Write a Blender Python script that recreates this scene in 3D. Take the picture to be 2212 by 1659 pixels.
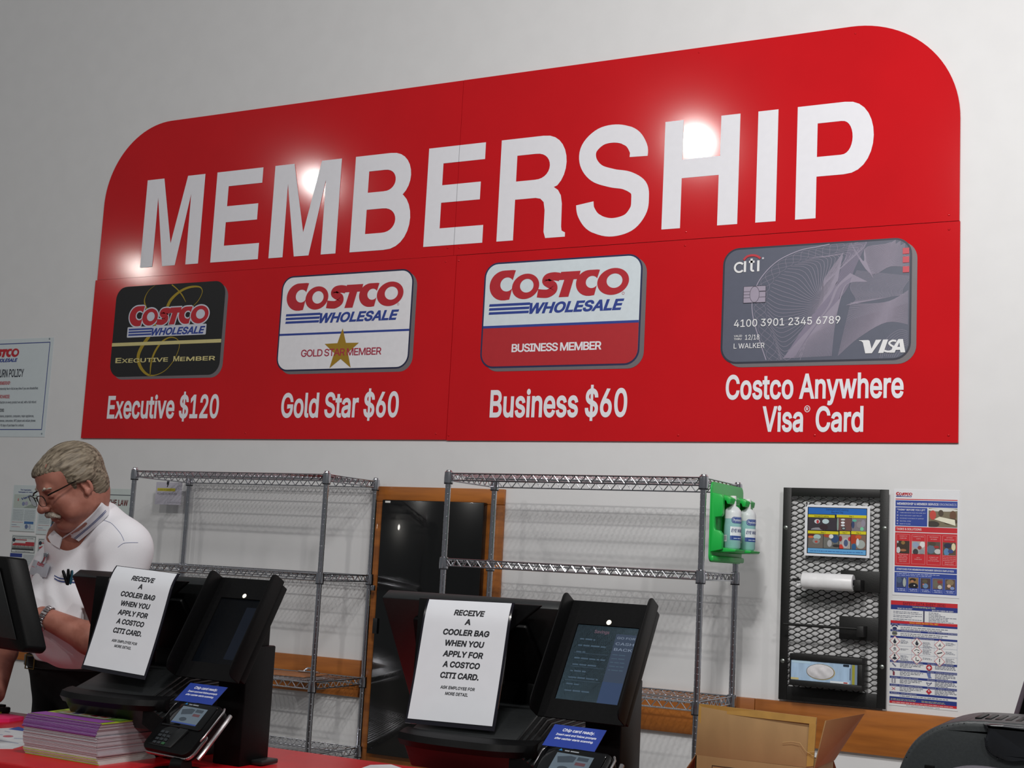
import bpy, bmesh, math, random
import numpy as np
from math import sin, cos, pi, radians
from mathutils import Vector, Matrix, Euler
from mathutils.geometry import tessellate_polygon, delaunay_2d_cdt

random.seed(7)
for _o in list(bpy.data.objects):
    bpy.data.objects.remove(_o)
SC = bpy.context.scene
COL = SC.collection

# ------------------------------------------------------------------ camera
FPX = 2926.6                      # focal length in pixels of the 2212 px wide frame
YAW, PITCH, ROLL = radians(28.088), radians(7.482), radians(-2.979)
CAMZ = 1.5
def _rot(yaw, pitch, roll):
    cy, sy, cp, sp, cr, sr = cos(yaw), sin(yaw), cos(pitch), sin(pitch), cos(roll), sin(roll)
    return (np.array([[cy, -sy, 0], [sy, cy, 0], [0, 0, 1]]) @ np.array([[1, 0, 0], [0, cp, -sp], [0, sp, cp]])
            @ np.array([[cr, 0, sr], [0, 1, 0], [-sr, 0, cr]]))
RC = _rot(YAW, PITCH, ROLL)
cam = bpy.data.cameras.new('camera'); camo = bpy.data.objects.new('camera', cam); COL.objects.link(camo)
cam.sensor_width = 36.0; cam.lens = 36.0 * FPX / 2212.0; cam.clip_start = 0.05; cam.clip_end = 100
_m = Matrix.Identity(4)
for _i in range(3):
    _m[_i][0] = RC[_i, 0]; _m[_i][1] = RC[_i, 2]; _m[_i][2] = -RC[_i, 1]
_m[2][3] = CAMZ
camo.matrix_world = _m
SC.camera = camo

# ------------------------------------------------------------------ view, sky, lights
SC.view_settings.view_transform = 'Standard'
SC.view_settings.look = 'None'
SC.view_settings.exposure = 0.0
SC.view_settings.gamma = 1.0
SC.view_settings.use_curve_mapping = False
world = bpy.data.worlds.new('hall_air'); SC.world = world; world.use_nodes = True
world.node_tree.nodes['Background'].inputs[0].default_value = (0.93, 0.97, 1.0, 1)
world.node_tree.nodes['Background'].inputs[1].default_value = 0.14

def lamp(name, loc, target, power, size, color=(1, 0.95, 0.88), size_y=None, spread=180):
    l = bpy.data.lights.new(name, 'AREA'); o = bpy.data.objects.new(name, l); COL.objects.link(o)
    l.energy = power; l.color = color; l.size = size; l.spread = radians(spread)
    l.shape = 'DISK'
    if size_y: l.shape = 'RECTANGLE'; l.size_y = size_y
    o.location = loc
    o.rotation_euler = (Vector(target) - Vector(loc)).to_track_quat('-Z', 'Y').to_euler()
    return o
for _x, _y, _p in ((-6.35, -5.4, 75), (0.2, -5.4, 170), (6.4, -5.4, 170), (-12.7, -5.4, 40)):
    lamp('high_bay_light', (_x, _y, 7.3), (_x * .4 - .6, 5.7, 1.9), _p, 0.30, (1, .97, .93))
lamp('far_high_bay_light', (-20.5, -9.8, 7.3), (-4, 5.7, 2), 30, 0.4)
for _x, _p in ((-1.05, 88), (1.2, 50)):          # added fill lights without a known fixture, brightening the sign wall's right side
    lamp('added_wall_fill', (_x, 2.0, 4.3), (_x, 5.75, 2.6), _p, 0.55, (1, .98, .96))


# ------------------------------------------------------------------ photo geometry helpers
WALLY = 5.75
def at(px, py, Y):
    """point of the plane Y=const that the camera sees at a photo pixel"""
    d = RC @ np.array([(px - 1106) / FPX, 1.0, (829.5 - py) / FPX])
    k = Y / d[1]
    return (float(d[0] * k), Y, float(d[2] * k) + CAMZ)
def at_z(px, py, z):
    d = RC @ np.array([(px - 1106) / FPX, 1.0, (829.5 - py) / FPX])
    k = (z - CAMZ) / d[2]
    return (float(d[0] * k), float(d[1] * k), z)
def W(px, py, Y=WALLY):
    p = at(px, py, Y); return (p[0], p[2])

# ------------------------------------------------------------------ materials
def lin(h):
    h = h.lstrip('#'); v = [int(h[i:i + 2], 16) / 255 for i in (0, 2, 4)]
    return tuple((c / 12.92 if c <= .04045 else ((c + .055) / 1.055) ** 2.4) for c in v)
_M = {}
def mat(name, color, rough=0.5, metal=0.0, spec=0.5, var=0.06, scale=30, bump=0.0, trans=0.0, ior=1.45, coat=0.0, sss=0.0, emis=None, stretch=None, alpha=1.0, color2=None, detail=3, coat_rough=0.03):
    if name in _M: return _M[name]
    m = bpy.data.materials.new(name); m.use_nodes = True
    nt = m.node_tree; b = nt.nodes['Principled BSDF']
    c = lin(color) if isinstance(color, str) else color
    b.inputs['Roughness'].default_value = rough
    b.inputs['Metallic'].default_value = metal
    b.inputs['Specular IOR Level'].default_value = spec
    b.inputs['IOR'].default_value = ior
    b.inputs['Transmission Weight'].default_value = trans
    b.inputs['Coat Weight'].default_value = coat
    b.inputs['Coat Roughness'].default_value = coat_rough
    b.inputs['Alpha'].default_value = alpha
    if sss:
        b.inputs['Subsurface Weight'].default_value = sss
        b.inputs['Subsurface Radius'].default_value = (0.012, 0.005, 0.003)
        b.inputs['Subsurface Scale'].default_value = 1.0
    if emis:
        e = lin(emis[0]); b.inputs['Emission Color'].default_value = (*e, 1); b.inputs['Emission Strength'].default_value = emis[1]
    tc = nt.nodes.new('ShaderNodeTexCoord'); mp = nt.nodes.new('ShaderNodeMapping'); no = nt.nodes.new('ShaderNodeTexNoise')
    nt.links.new(tc.outputs['Object'], mp.inputs['Vector']); nt.links.new(mp.outputs['Vector'], no.inputs['Vector'])
    if stretch: mp.inputs['Scale'].default_value = stretch
    no.inputs['Scale'].default_value = scale; no.inputs['Detail'].default_value = detail
    rm = nt.nodes.new('ShaderNodeValToRGB')
    c2 = lin(color2) if isinstance(color2, str) else color2
    if c2 is None:
        lo = tuple(max(0, x * (1 - var)) for x in c); hi = tuple(min(1, x * (1 + var)) for x in c)
    else:
        lo, hi = c, c2
    rm.color_ramp.elements[0].position = 0.35; rm.color_ramp.elements[1].position = 0.65
    rm.color_ramp.elements[0].color = (*lo, 1); rm.color_ramp.elements[1].color = (*hi, 1)
    nt.links.new(no.outputs['Fac'], rm.inputs['Fac']); nt.links.new(rm.outputs['Color'], b.inputs['Base Color'])
    if bump:
        bp = nt.nodes.new('ShaderNodeBump'); bp.inputs['Strength'].default_value = bump; bp.inputs['Distance'].default_value = 0.002
        nt.links.new(no.outputs['Fac'], bp.inputs['Height']); nt.links.new(bp.outputs['Normal'], b.inputs['Normal'])
    _M[name] = m
    return m
def ink(hexcol, rough=0.45):
    return mat('ink_' + hexcol.lstrip('#') + ('' if rough == 0.45 else '_%d' % (rough * 100)), hexcol, rough=rough, var=0.02)

# ------------------------------------------------------------------ object helpers
def tag(o, label=None, cat=None, group=None, kind=None):
    if label: o['label'] = label
    if cat: o['category'] = cat
    if group: o['group'] = group
    if kind: o['kind'] = kind
    return o
def empty(name, loc, label=None, cat=None, group=None, rz=0):
    o = bpy.data.objects.new(name, None); COL.objects.link(o)
    o.location = loc; o.rotation_euler = (0, 0, rz); o.empty_display_size = 0.05
    return tag(o, label, cat, group)
def link(name, me, parent=None, world=True):
    """link a mesh given in WORLD coordinates under a parent (parents are unrotated-safe)"""
    o = bpy.data.objects.new(name, me); COL.objects.link(o)
    if parent is not None:
        o.parent = parent
        if world:
            bpy.context.view_layer.update()
            o.matrix_parent_inverse = parent.matrix_world.inverted()
    return o
def copy_tree(o, parent=None):
    c = o.copy(); COL.objects.link(c); c.parent = parent
    if parent is not None: c.matrix_parent_inverse = o.matrix_parent_inverse.copy()
    for ch in list(o.children): copy_tree(ch, c)
    return c

class MB:
    """collects shapes with materials; build() links them as ONE mesh"""
    def __init__(s): s.v = []; s.f = []; s.m = []; s.mats = []; s.sm = []
    def mi(s, m):
        if m not in s.mats: s.mats.append(m)
        return s.mats.index(m)
    def add(s, verts, faces, m, smooth=False):
        o = len(s.v); s.v += [tuple(map(float, v)) for v in verts]; k = s.mi(m)
        for f in faces: s.f.append(tuple(i + o for i in f)); s.m.append(k); s.sm.append(smooth)
        return s
    def box(s, lo, hi, m, M=None, bev=0.0):
        if bev > 0:
            return s.rbox(lo, hi, m, bev, M)
        x0, y0, z0 = lo; x1, y1, z1 = hi
        v = [(x0, y0, z0), (x1, y0, z0), (x1, y1, z0), (x0, y1, z0), (x0, y0, z1), (x1, y0, z1), (x1, y1, z1), (x0, y1, z1)]
        if M is not None: v = [tuple(M @ Vector(p)) for p in v]
        return s.add(v, [(0, 3, 2, 1), (4, 5, 6, 7), (0, 1, 5, 4), (1, 2, 6, 5), (2, 3, 7, 6), (3, 0, 4, 7)], m)
    def rbox(s, lo, hi, m, r, M=None, seg=2):
        bm = bmesh.new(); bmesh.ops.create_cube(bm, size=1)
        for v in bm.verts: v.co = Vector([(lo[i] + hi[i]) / 2 + v.co[i] * (hi[i] - lo[i]) for i in range(3)])
        bmesh.ops.bevel(bm, geom=list(bm.edges), offset=r, segments=seg, profile=0.5, affect='EDGES')
        return s.bm(bm, m, M, True)
    def bm(s, bm, m, M=None, smooth=False):
        bm.verts.index_update()
        vs = [tuple(M @ v.co) if M is not None else tuple(v.co) for v in bm.verts]
        s.add(vs, [tuple(v.index for v in f.verts) for f in bm.faces], m, smooth); bm.free(); return s
    def prism(s, poly, vec, m, bev=0.0, seg=2, M=None):
        """poly: list of 3D points (planar), extruded by vec"""
        bm = bmesh.new(); vs = [bm.verts.new(p) for p in poly]; f = bm.faces.new(vs)
        r = bmesh.ops.extrude_face_region(bm, geom=[f])
        bmesh.ops.translate(bm, verts=[g for g in r['geom'] if isinstance(g, bmesh.types.BMVert)], vec=Vector(vec))
        bmesh.ops.recalc_face_normals(bm, faces=list(bm.faces))
        if bev: bmesh.ops.bevel(bm, geom=list(bm.edges), offset=bev, segments=seg, profile=0.5, affect='EDGES')
        return s.bm(bm, m, M, bool(bev))
    def tube(s, pts, r, m, n=8, closed=False, smooth=True, cap=True):
        pts = [Vector(p) for p in pts]; N = len(pts); rings = []
        rr = r if hasattr(r, '__len__') else [r] * N
        prev = None; v = []
        for i, p in enumerate(pts):
            if closed: t = (pts[(i + 1) % N] - pts[i - 1])
            else: t = (pts[min(i + 1, N - 1)] - pts[max(i - 1, 0)])
            t.normalize()
            if prev is None:
                a = Vector((0, 0, 1)) if abs(t.z) < 0.9 else Vector((1, 0, 0))
                u = t.cross(a).normalized()
            else:
                u = (prev - t * prev.dot(t)).normalized()
            prev = u; w = t.cross(u)
            for k in range(n):
                a = 2 * pi * k / n; v.append(p + (u * cos(a) + w * sin(a)) * rr[i])
        f = []
        for i in range(N if closed else N - 1):
            for k in range(n):
                a = i * n + k; b = i * n + (k + 1) % n; j = (i + 1) % N
                f.append((a, b, j * n + (k + 1) % n, j * n + k))
        if cap and not closed:
            f.append(tuple(range(n))[::-1]); f.append(tuple((N - 1) * n + k for k in range(n)))
        return s.add(v, f, m, smooth)
    def cyl(s, a, b, r, m, n=16, r2=None, smooth=True):
        return s.tube([a, b], [r, r if r2 is None else r2], m, n=n, smooth=smooth)
    def lathe(s, prof, m, M=None, n=24, smooth=True, caps=True):
        v = []; f = []
        for (r, z) in prof:
            for k in range(n): a = 2 * pi * k / n; v.append(Vector((r * cos(a), r * sin(a), z)))
        for i in range(len(prof) - 1):
            for k in range(n): f.append((i * n + k, i * n + (k + 1) % n, (i + 1) * n + (k + 1) % n, (i + 1) * n + k))
        if caps:
            f.append(tuple(range(n))[::-1]); f.append(tuple((len(prof) - 1) * n + k for k in range(n)))
        if M is not None: v = [M @ p for p in v]
        return s.add(v, f, m, smooth)
    def sphere(s, c, r, m, M=None, u=16, w=10):
        rx, ry, rz = r if hasattr(r, '__len__') else (r, r, r)
        v = []; f = []
        for i in range(w + 1):
            th = pi * i / w
            for k in range(u):
                a = 2 * pi * k / u
                v.append(Vector((c[0] + rx * sin(th) * cos(a), c[1] + ry * sin(th) * sin(a), c[2] + rz * cos(th))))
        for i in range(w):
            for k in range(u): f.append((i * u + k, (i + 1) * u + k, (i + 1) * u + (k + 1) % u, i * u + (k + 1) % u))
        if M is not None: v = [M @ p for p in v]
        return s.add(v, f, m, True)
    def grid(s, P, m, smooth=True, thick=None):
        """P: 2D list of points -> sheet (optionally with thickness along normal vec)"""
        R = len(P); Cn = len(P[0]); v = [p for row in P for p in row]; f = []
        for i in range(R - 1):
            for j in range(Cn - 1): a = i * Cn + j; f.append((a, a + 1, a + Cn + 1, a + Cn))
        if thick is not None:
            t = Vector(thick); o = len(v); v = v + [Vector(p) + t for p in v]
            f += [tuple(i + o for i in q[::-1]) for q in f]
            ed = [(j, j + 1) for j in range(Cn - 1)] + [((i) * Cn + Cn - 1, (i + 1) * Cn + Cn - 1) for i in range(R - 1)] + \
                 [((R - 1) * Cn + j + 1, (R - 1) * Cn + j) for j in range(Cn - 1)] + [((i + 1) * Cn, i * Cn) for i in range(R - 1)]
            f += [(b, a, a + o, b + o) for a, b in ed]
        return s.add(v, f, m, smooth)
    def mesh(s, name):
        me = bpy.data.meshes.new(name); me.from_pydata(s.v, [], s.f)
        for m in s.mats: me.materials.append(m)
        me.polygons.foreach_set('material_index', s.m)
        me.polygons.foreach_set('use_smooth', s.sm)
        me.update()
        if any(s.sm) and not all(s.sm) or any(s.sm):
            try: me.set_sharp_from_angle(angle=radians(42))
            except Exception: pass
        return me
    def build(s, name, parent=None, world=True):
        return link(name, s.mesh(name), parent, world)

# ------------------------------------------------------------------ flat printing (ink shapes lying on a sheet)
_TX = {}
try:                                   # grotesque face that ships with Blender; the built-in face serves if it is missing
    FONT = bpy.data.fonts.load(bpy.utils.system_resource('DATAFILES') + '/fonts/Inter.woff2')
except Exception:
    FONT = None
def text_shape(body, shear=0.0, res=3, space=1.0, bold=0.0):
    """outline text as clean triangles: overlapping contours are united by winding number"""
    key = (body, shear, res, space, bold)
    if key in _TX: return _TX[key]
    cu = bpy.data.curves.new('t', 'FONT'); cu.body = body; cu.size = 1; cu.shear = shear; cu.offset = 0
    if FONT: cu.font = FONT
    cu.resolution_u = res; cu.space_character = space; cu.fill_mode = 'NONE'
    ob = bpy.data.objects.new('t', cu)
    me = bpy.data.meshes.new_from_object(ob)
    v = [Vector((p.co.x, p.co.y)) for p in me.vertices]; ed = [tuple(e.vertices) for e in me.edges]
    bpy.data.objects.remove(ob); bpy.data.curves.remove(cu); bpy.data.meshes.remove(me)
    if not v: _TX[key] = ([(0, 0)], [], 0, 1, 0, 1); return _TX[key]
    if bold:
        nx = {a: b for a, b in ed}; seen = set(); loops = []
        for a, b in ed:
            if a in seen: continue
            lp = []; c = a
            while c not in seen and c in nx: seen.add(c); lp.append(c); c = nx[c]
            loops.append(lp)
        area = lambda lp: sum(v[lp[i]].x * v[lp[(i + 1) % len(lp)]].y - v[lp[(i + 1) % len(lp)]].x * v[lp[i]].y for i in range(len(lp)))
        sg0 = 1 if max((area(lp) for lp in loops), key=abs) > 0 else -1
        nv = list(v)
        for lp in loops:
            for i, c in enumerate(lp):
                d1 = v[c] - v[lp[i - 1]]; d2 = v[lp[(i + 1) % len(lp)]] - v[c]
                n1 = Vector((d1.y, -d1.x)); n2 = Vector((d2.y, -d2.x))
                if n1.length < 1e-9 or n2.length < 1e-9: n1 = n2 = (n1 + n2)
                n1 = n1.normalized() if n1.length else n1; n2 = n2.normalized() if n2.length else n2
                m_ = n1 + n2; m_ = m_ / max(.6, m_.length_squared / 2) if m_.length else n1
                nv[c] = v[c] + m_ * (bold * sg0)
        v = nv
    ov, oe, of, *_ = delaunay_2d_cdt(v, ed, [], 0, 1e-6)
    P = np.array([tuple(p) for p in ov]); F = np.array([f for f in of if len(f) == 3])
    A = np.array([tuple(v[a]) for a, b in ed]); B = np.array([tuple(v[b]) for a, b in ed])
    c = P[F].mean(1)
    wn = np.zeros(len(c))
    for i in range(0, len(c), 800):
        q = c[i:i + 800, None, :]
        up = (A[None, :, 1] <= q[:, :, 1]) & (B[None, :, 1] > q[:, :, 1]); dn = (A[None, :, 1] > q[:, :, 1]) & (B[None, :, 1] <= q[:, :, 1])
        cr = (B[None, :, 0] - A[None, :, 0]) * (q[:, :, 1] - A[None, :, 1]) - (q[:, :, 0] - A[None, :, 0]) * (B[None, :, 1] - A[None, :, 1])
        wn[i:i + 800] = (up & (cr > 0)).sum(1) - (dn & (cr < 0)).sum(1)
    ar = np.abs(np.cross(P[F[:, 1]] - P[F[:, 0]], P[F[:, 2]] - P[F[:, 0]]))
    sg = 1 if ar[wn > 0].sum() >= ar[wn < 0].sum() else -1
    F = F[(wn * sg > 0) & (ar > 1e-9)]
    x0, y0 = np.array(v).min(0); x1, y1 = np.array(v).max(0)
    _TX[key] = ([tuple(p) for p in P], [tuple(map(int, f)) for f in F], x0, x1, y0, y1); return _TX[key]
_t = text_shape('H'); CAP = _t[5] - _t[4]

class Print:
    """flat coloured shapes; u right, w up, each layer a hair nearer to the viewer"""
    def __init__(s, eps=0.0005, base=0.0): s.mb = MB(); s.eps = eps; s.base = base; s.k = 0
    def _put(s, pts, faces, color, layer):
        y = -(s.base + s.eps * layer)
        fs = []
        for f in faces:       # face the viewer (-Y)
            a = 0.0
            for i in range(len(f)):
                p, q = pts[f[i]], pts[f[(i + 1) % len(f)]]; a += p[0] * q[1] - q[0] * p[1]
            fs.append(tuple(f) if a > 0 else tuple(f)[::-1])
        s.mb.add([(p[0], y, p[1]) for p in pts], fs, color if not isinstance(color, str) else ink(color))
    def poly(s, loops, color, layer=1):
        if not isinstance(loops[0][0], (tuple, list)): loops = [loops]
        flat = [p for l in loops for p in l]
        tris = tessellate_polygon([[Vector((p[0], p[1], 0)) for p in l] for l in loops])
        s._put(flat, [tuple(t) for t in tris], color, layer)
    def rect(s, u0, w0, u1, w1, color, layer=1):
        s._put([(u0, w0), (u1, w0), (u1, w1), (u0, w1)], [(0, 1, 2, 3)], color, layer)
    def rrect(s, u0, w0, u1, w1, r, color, layer=1, n=8):
        s._put(rr_pts(u0, w0, u1, w1, r, n), [tuple(range(4 * (n + 1)))], color, layer)
    def ell(s, cu, cw, ru, rw, color, layer=1, n=32):
        s._put([(cu + ru * cos(2 * pi * k / n), cw + rw * sin(2 * pi * k / n)) for k in range(n)], [tuple(range(n))], color, layer)
    def line(s, pts, wd, color, layer=1, closed=False):
        N = len(pts); v = []; ws = wd if hasattr(wd, '__len__') else [wd] * N
        for i in range(N):
            a = pts[i - 1] if (i or closed) else pts[i]; b = pts[(i + 1) % N] if (i < N - 1 or closed) else pts[i]
            dx, dy = b[0] - a[0], b[1] - a[1]; l = math.hypot(dx, dy) or 1
            v += [(pts[i][0] - dy / l * ws[i] / 2, pts[i][1] + dx / l * ws[i] / 2), (pts[i][0] + dy / l * ws[i] / 2, pts[i][1] - dx / l * ws[i] / 2)]
        s.k += 1; layer = layer + (s.k % 60) * .015
        f = [(2 * i, 2 * i + 1, (2 * i + 3) % (2 * N), (2 * i + 2) % (2 * N)) for i in range(N if closed else N - 1)]
        s._put(v, f, color, layer)
    def frame(s, u0, w0, u1, w1, t, color, layer=1):
        s.rect(u0, w0, u1, w0 + t, color, layer); s.rect(u0, w1 - t, u1, w1, color, layer)
        s.rect(u0, w0 + t, u0 + t, w1 - t, color, layer); s.rect(u1 - t, w0 + t, u1, w1 - t, color, layer)
    def text(s, body, u, w, cap, color, layer=2, bold=0.0, shear=0.0, align='l', width=None, res=3, space=1.0, slope=0.0):
        """baseline at w, capital height cap; width fixes the total width; bold thickens the strokes (fraction of the cap height)"""
        bold *= .75
        v, f, x0, x1, y0, y1 = text_shape(body, shear, res, space, bold * CAP)
        ky = (cap - 2 * bold * cap) / CAP; ky = cap / (CAP * (1 + 2 * bold)); kx = ky if width is None else width / (x1 - x0)
        tw = (x1 - x0) * kx; off = u - (0 if align == 'l' else tw / 2 if align == 'c' else tw); b = bold * CAP * ky
        s._put([(off + (p[0] - x0) * kx, w + b + p[1] * ky + slope * (off + (p[0] - x0) * kx - u)) for p in v], f, color, layer)
    def words(s, u0, u1, w, h, color, layer=2, seed=0, frac=1.0):
        """a line of print too small to read: short dashes of ink"""
        rnd = random.Random(seed * 7919 + 13); x = u0; end = u0 + (u1 - u0) * frac
        while x < end - h:
            l = h * rnd.uniform(1.5, 5.5); e = min(x + l, end); s.rect(x, w, e, w + h * rnd.uniform(.6, .85), color, layer); x = e + h * .7
    def build(s, name, parent=None, M=None):
        if M is not None: s.mb.v = [tuple(M @ Vector(p)) for p in s.mb.v]
        return s.mb.build(name, parent)
def rr_pts(u0, w0, u1, w1, r, n=8):
    P = []
    for cx, cy, a0 in ((u1 - r, w1 - r, 0), (u0 + r, w1 - r, 90), (u0 + r, w0 + r, 180), (u1 - r, w0 + r, 270)):
        for k in range(n + 1):
            a = radians(a0 + 90 * k / n); P.append((cx + r * cos(a), cy + r * sin(a)))
    return P
def wall_M(Y, x=0, z=0): return Matrix.Translation((x, Y, z))
# ------------------------------------------------------------------ room
WALL = mat('painted_wall', '#d8d8d9', rough=0.55, var=0.012, scale=9, bump=0.05)
FLOOR = mat('polished_concrete', '#8d8b86', rough=0.35, var=0.15, scale=2.5, detail=8)
OAK = mat('oiled_oak', '#b06a2c', rough=0.4, color2='#8f5322', scale=7, stretch=(0.35, 4, 4), detail=7, coat=0.2)
mb = MB(); mb.box((-9, WALLY, 0), (4, WALLY + 0.2, 5.6), WALL)
tag(mb.build('wall_back'), 'tall off-white painted wall behind the membership counter', 'wall', kind='structure')
mb = MB(); mb.box((-9, -3, -0.1), (4, WALLY, 0), FLOOR)
tag(mb.build('floor'), 'grey polished concrete floor of the hall', 'floor', kind='structure')

# bumper rails of oak along the wall
DX0, DX1 = W(783, 1300)[0] - .0, W(1086, 1300)[0]          # outside of the wooden door surround
def rail(name, x0, x1, label):
    mb = MB(); mb.rbox((x0, WALLY - .022, .797), (x1, WALLY, .977), OAK, .003)
    tag(mb.build(name), label, 'wall rail', kind='structure')
RX = W(781, 1470)[0]
rail('trim_1', -8.9, RX, 'oak bumper rail along the wall behind the left wire rack')
rail('trim_2', DX1 + .003, W(1633, 1540)[0] - .001, 'oak bumper rail behind the right wire rack, up to the board joint')
rail('trim_3', W(1633, 1540)[0] + .001, 3.9, 'oak bumper rail under the black mesh panel')
# wooden surround of the black door
dz1 = W(950, 1054)[1]; dz0 = W(815, 1646)[1]
fl = W(783, 1500)[0] - .0
mb = MB()
fw = W(1094, 1100)[0] - W(1058, 1100)[0]
DX1 = W(1092, 1100)[0]; DX0 = DX1 - .735
mb.rbox((DX0, WALLY - .02, dz1 - .075), (DX1, WALLY, dz1), OAK, .003)
mb.rbox((DX1 - fw, WALLY - .0195, dz0 + .06), (DX1, WALLY, dz1 - .076), OAK, .003)
mb.rbox((DX0, WALLY - .0195, dz0 + .06), (DX0 + fw, WALLY, dz1 - .076), OAK, .003)
mb.rbox((DX0, WALLY - .02, dz0), (DX1, WALLY, dz0 + .06), OAK, .003)
tag(mb.build('trim_4'), 'oak surround framing the black wall cabinet door', 'door frame', kind='structure')
# black door standing a little proud of the frame
BLK = mat('black_gloss', '#060606', rough=0.18, var=0.1, coat=0.3)
BLKM = mat('black_powder_coat', '#141414', rough=0.5, var=0.15, scale=200, bump=0.15)
STEEL = mat('brushed_steel', '#a9abb0', rough=0.25, metal=1.0, var=0.08, scale=80)
PRX = at(812, 1300, WALLY - .06)[0]
ddx1 = DX1 - fw + .004
dd = empty('door_1', (PRX + .33, WALLY - .03, dz0), 'glossy black door set in an oak surround between the wire racks', 'door')
dd['kind'] = 'structure'
mb = MB(); mb.rbox((PRX, WALLY - .06, dz0 + .045), (ddx1, WALLY - .022, dz1 - .068), BLK, .004); mb.build('door_leaf', dd)
def small(name, px, py, w, h, y0, dep, m, parent, **kw):
    x, z = W(px, py, y0); b = MB(); b.rbox((x - w / 2, y0 - dep, z - h / 2), (x + w / 2, y0, z + h / 2), m, min(w, h, dep) * .2)
    return b.build(name, parent)
small('hinge', 807, 1270, .022, .026, WALLY - .06, .012, STEEL, dd)
small('maker_plate', 838, 1084, .03, .010, WALLY - .06, .002, ink('#d8d8d4'), dd)
small('latch', 811, 1352, .024, .075, WALLY - .06, .008, mat('dark_latch', '#1d1e20', rough=.35), dd)
small('catch_tag', 798, 1297, .010, .055, WALLY - .06, .004, ink('#8a7a30'), dd)

# ------------------------------------------------------------------ the big red sign
RED = mat('sign_red', '#c4141c', rough=0.09, var=0.03, scale=3, spec=0.5)
WHT = mat('sign_white', '#e4e4ea', rough=0.6, spec=.2, var=0.01)
SX0, SX1 = -1.0201 * WALLY, -.1702 * WALLY
SZ0, SZ1, SZM = 2.0785, 3.931, 3.186
SZM = (W(2072, 481.5)[1] + W(980.3, 551.6)[1] + W(207, 606)[1]) / 3
SXM = W(984, 520)[0]; SXB = W(966, 955)[0]
SY = WALLY - .012            # front face of the panels
sign = empty('membership_sign', ((SX0 + SX1) / 2, WALLY, SZ0), 'huge red wall sign with rounded top corners reading MEMBERSHIP', 'sign')
R0 = .47
g = .0012
def arc(cx, cz, r, a0, a1, n=24): return [(cx + r * cos(radians(a0 + (a1 - a0) * k / n)), cz + r * sin(radians(a0 + (a1 - a0) * k / n))) for k in range(n + 1)]
def panel(poly, dy=0):
    b = MB(); b.prism([(p[0], SY + dy, p[1]) for p in poly], (0, .0115 - dy, 0), RED); return b.build('panel', sign)
panel([(SX0 + .012, SZM + g), (SXM - g, SZM + g), (SXM - g, SZ1)] + arc(SX0 + .012 + R0, SZ1 - R0, R0, 90, 180), .001)
panel([(SXM + g, SZM + g), (SX1 - .003, SZM + g)] + arc(SX1 - .003 - R0, SZ1 - R0, R0, 0, 90) + [(SXM + g, SZ1)])
panel([(SX0, SZ0 + .003), (SXB - g, SZ0 + .003), (SXB - g, SZM - g * .3), (SX0, SZM - g * .3)])
panel([(SXB + g, SZ0), (SX1, SZ0), (SX1, SZM - g), (SXB + g, SZM - g)], .001)
for px, py in ((2050, 464), (2050, 495), (2049, 940), (1482, 501), (1480, 530), (1848, 72), (1510, 113), (967, 535), (992, 535), (963, 565), (991, 563), (1465, 940), (942, 937), (530, 935), (969, 940), (1760, 940)):
    x, z = W(px, py, SY); b = MB(); b.sphere((x, SY, z), (.0055, .003, .0055), RED, u=10, w=6); b.build('screw', sign)
# -- white capitals
let = Print(base=.0)
LZ0 = W(1719.1, 477.2)[1]; LZ0 = (LZ0 + W(457.2, 569)[1] + W(917, 533.2)[1]) / 3
LZ1 = (W(1722.7, 234.4)[1] + W(474.5, 374.6)[1] + W(931.5, 321)[1]) / 3
def glyph(loops, x0, x1):
    let.poly([[(x0 + (x1 - x0) * p[0], LZ0 + (LZ1 - LZ0) * p[1]) for p in l] for l in loops], WHT, 2)
def bowl(x0, xs, x1, z0, z1, n=14):     # right-hand bowl from (xs,z1) round to (xs,z0)
    zc = (z0 + z1) / 2
    return [(xs + (x1 - xs) * sin(pi * k / n) ** .85, zc + (z1 - z0) / 2 * cos(pi * k / n)) for k in range(n + 1)]
GM = [[(0, 0), (0, 1), (.295, 1), (.5, .25), (.705, 1), (1, 1), (1, 0), (.785, 0), (.785, .79), (.605, 0), (.385, 0), (.215, .79), (.215, 0)]]
GE = [[(0, 0), (0, 1), (.97, 1), (.97, .832), (.265, .832), (.265, .61), (.92, .61), (.92, .433), (.265, .433), (.265, .175), (1, .175), (1, 0)]]
GB = [[(0, 0), (0, 1)] + [(.58, 1)] + [p for p in bowl(0, .6, .97, .50, 1.0) if p[1] > .55] + [(.86, .55)] + [p for p in bowl(0, .58, 1.0, 0, .62) if p[1] < .53] + [(.56, 0)],
      [(.25, .607), (.25, .83)] + bowl(0, .52, .715, .607, .83), [(.25, .178), (.25, .43)] + bowl(0, .52, .75, .178, .43)]
GR = [[(0, 0), (0, 1), (.58, 1)] + [p for p in bowl(0, .62, .975, .44, 1.0) if p[1] > .5] + [(.807, .487), (.87, .455), (.915, .4), (.935, .32), (.94, .1), (.95, .06), (1, .04), (1, 0), (.718, 0), (.69, .06), (.69, .27), (.67, .35), (.62, .385), (.55, .397), (.247, .397), (.247, 0)],
      [(.247, .575), (.247, .83)] + bowl(0, .52, .735, .575, .83)]
GH = [[(0, 0), (0, 1), (.25, 1), (.25, .632), (.75, .632), (.75, 1), (1, 1), (1, 0), (.74, 0), (.74, .459), (.25, .459), (.25, 0)]]
GI = [[(0, 0), (0, 1), (1, 1), (1, 0)]]
GP = [[(0, 0), (0, 1), (.6, 1)] + bowl(0, .62, 1.0, .364, 1.0) + [(.27, .364), (.27, 0)], [(.27, .537), (.27, .834)] + bowl(0, .58, .73, .537, .834)]
def wx(px, py): return W(px, py)[0]
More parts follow.
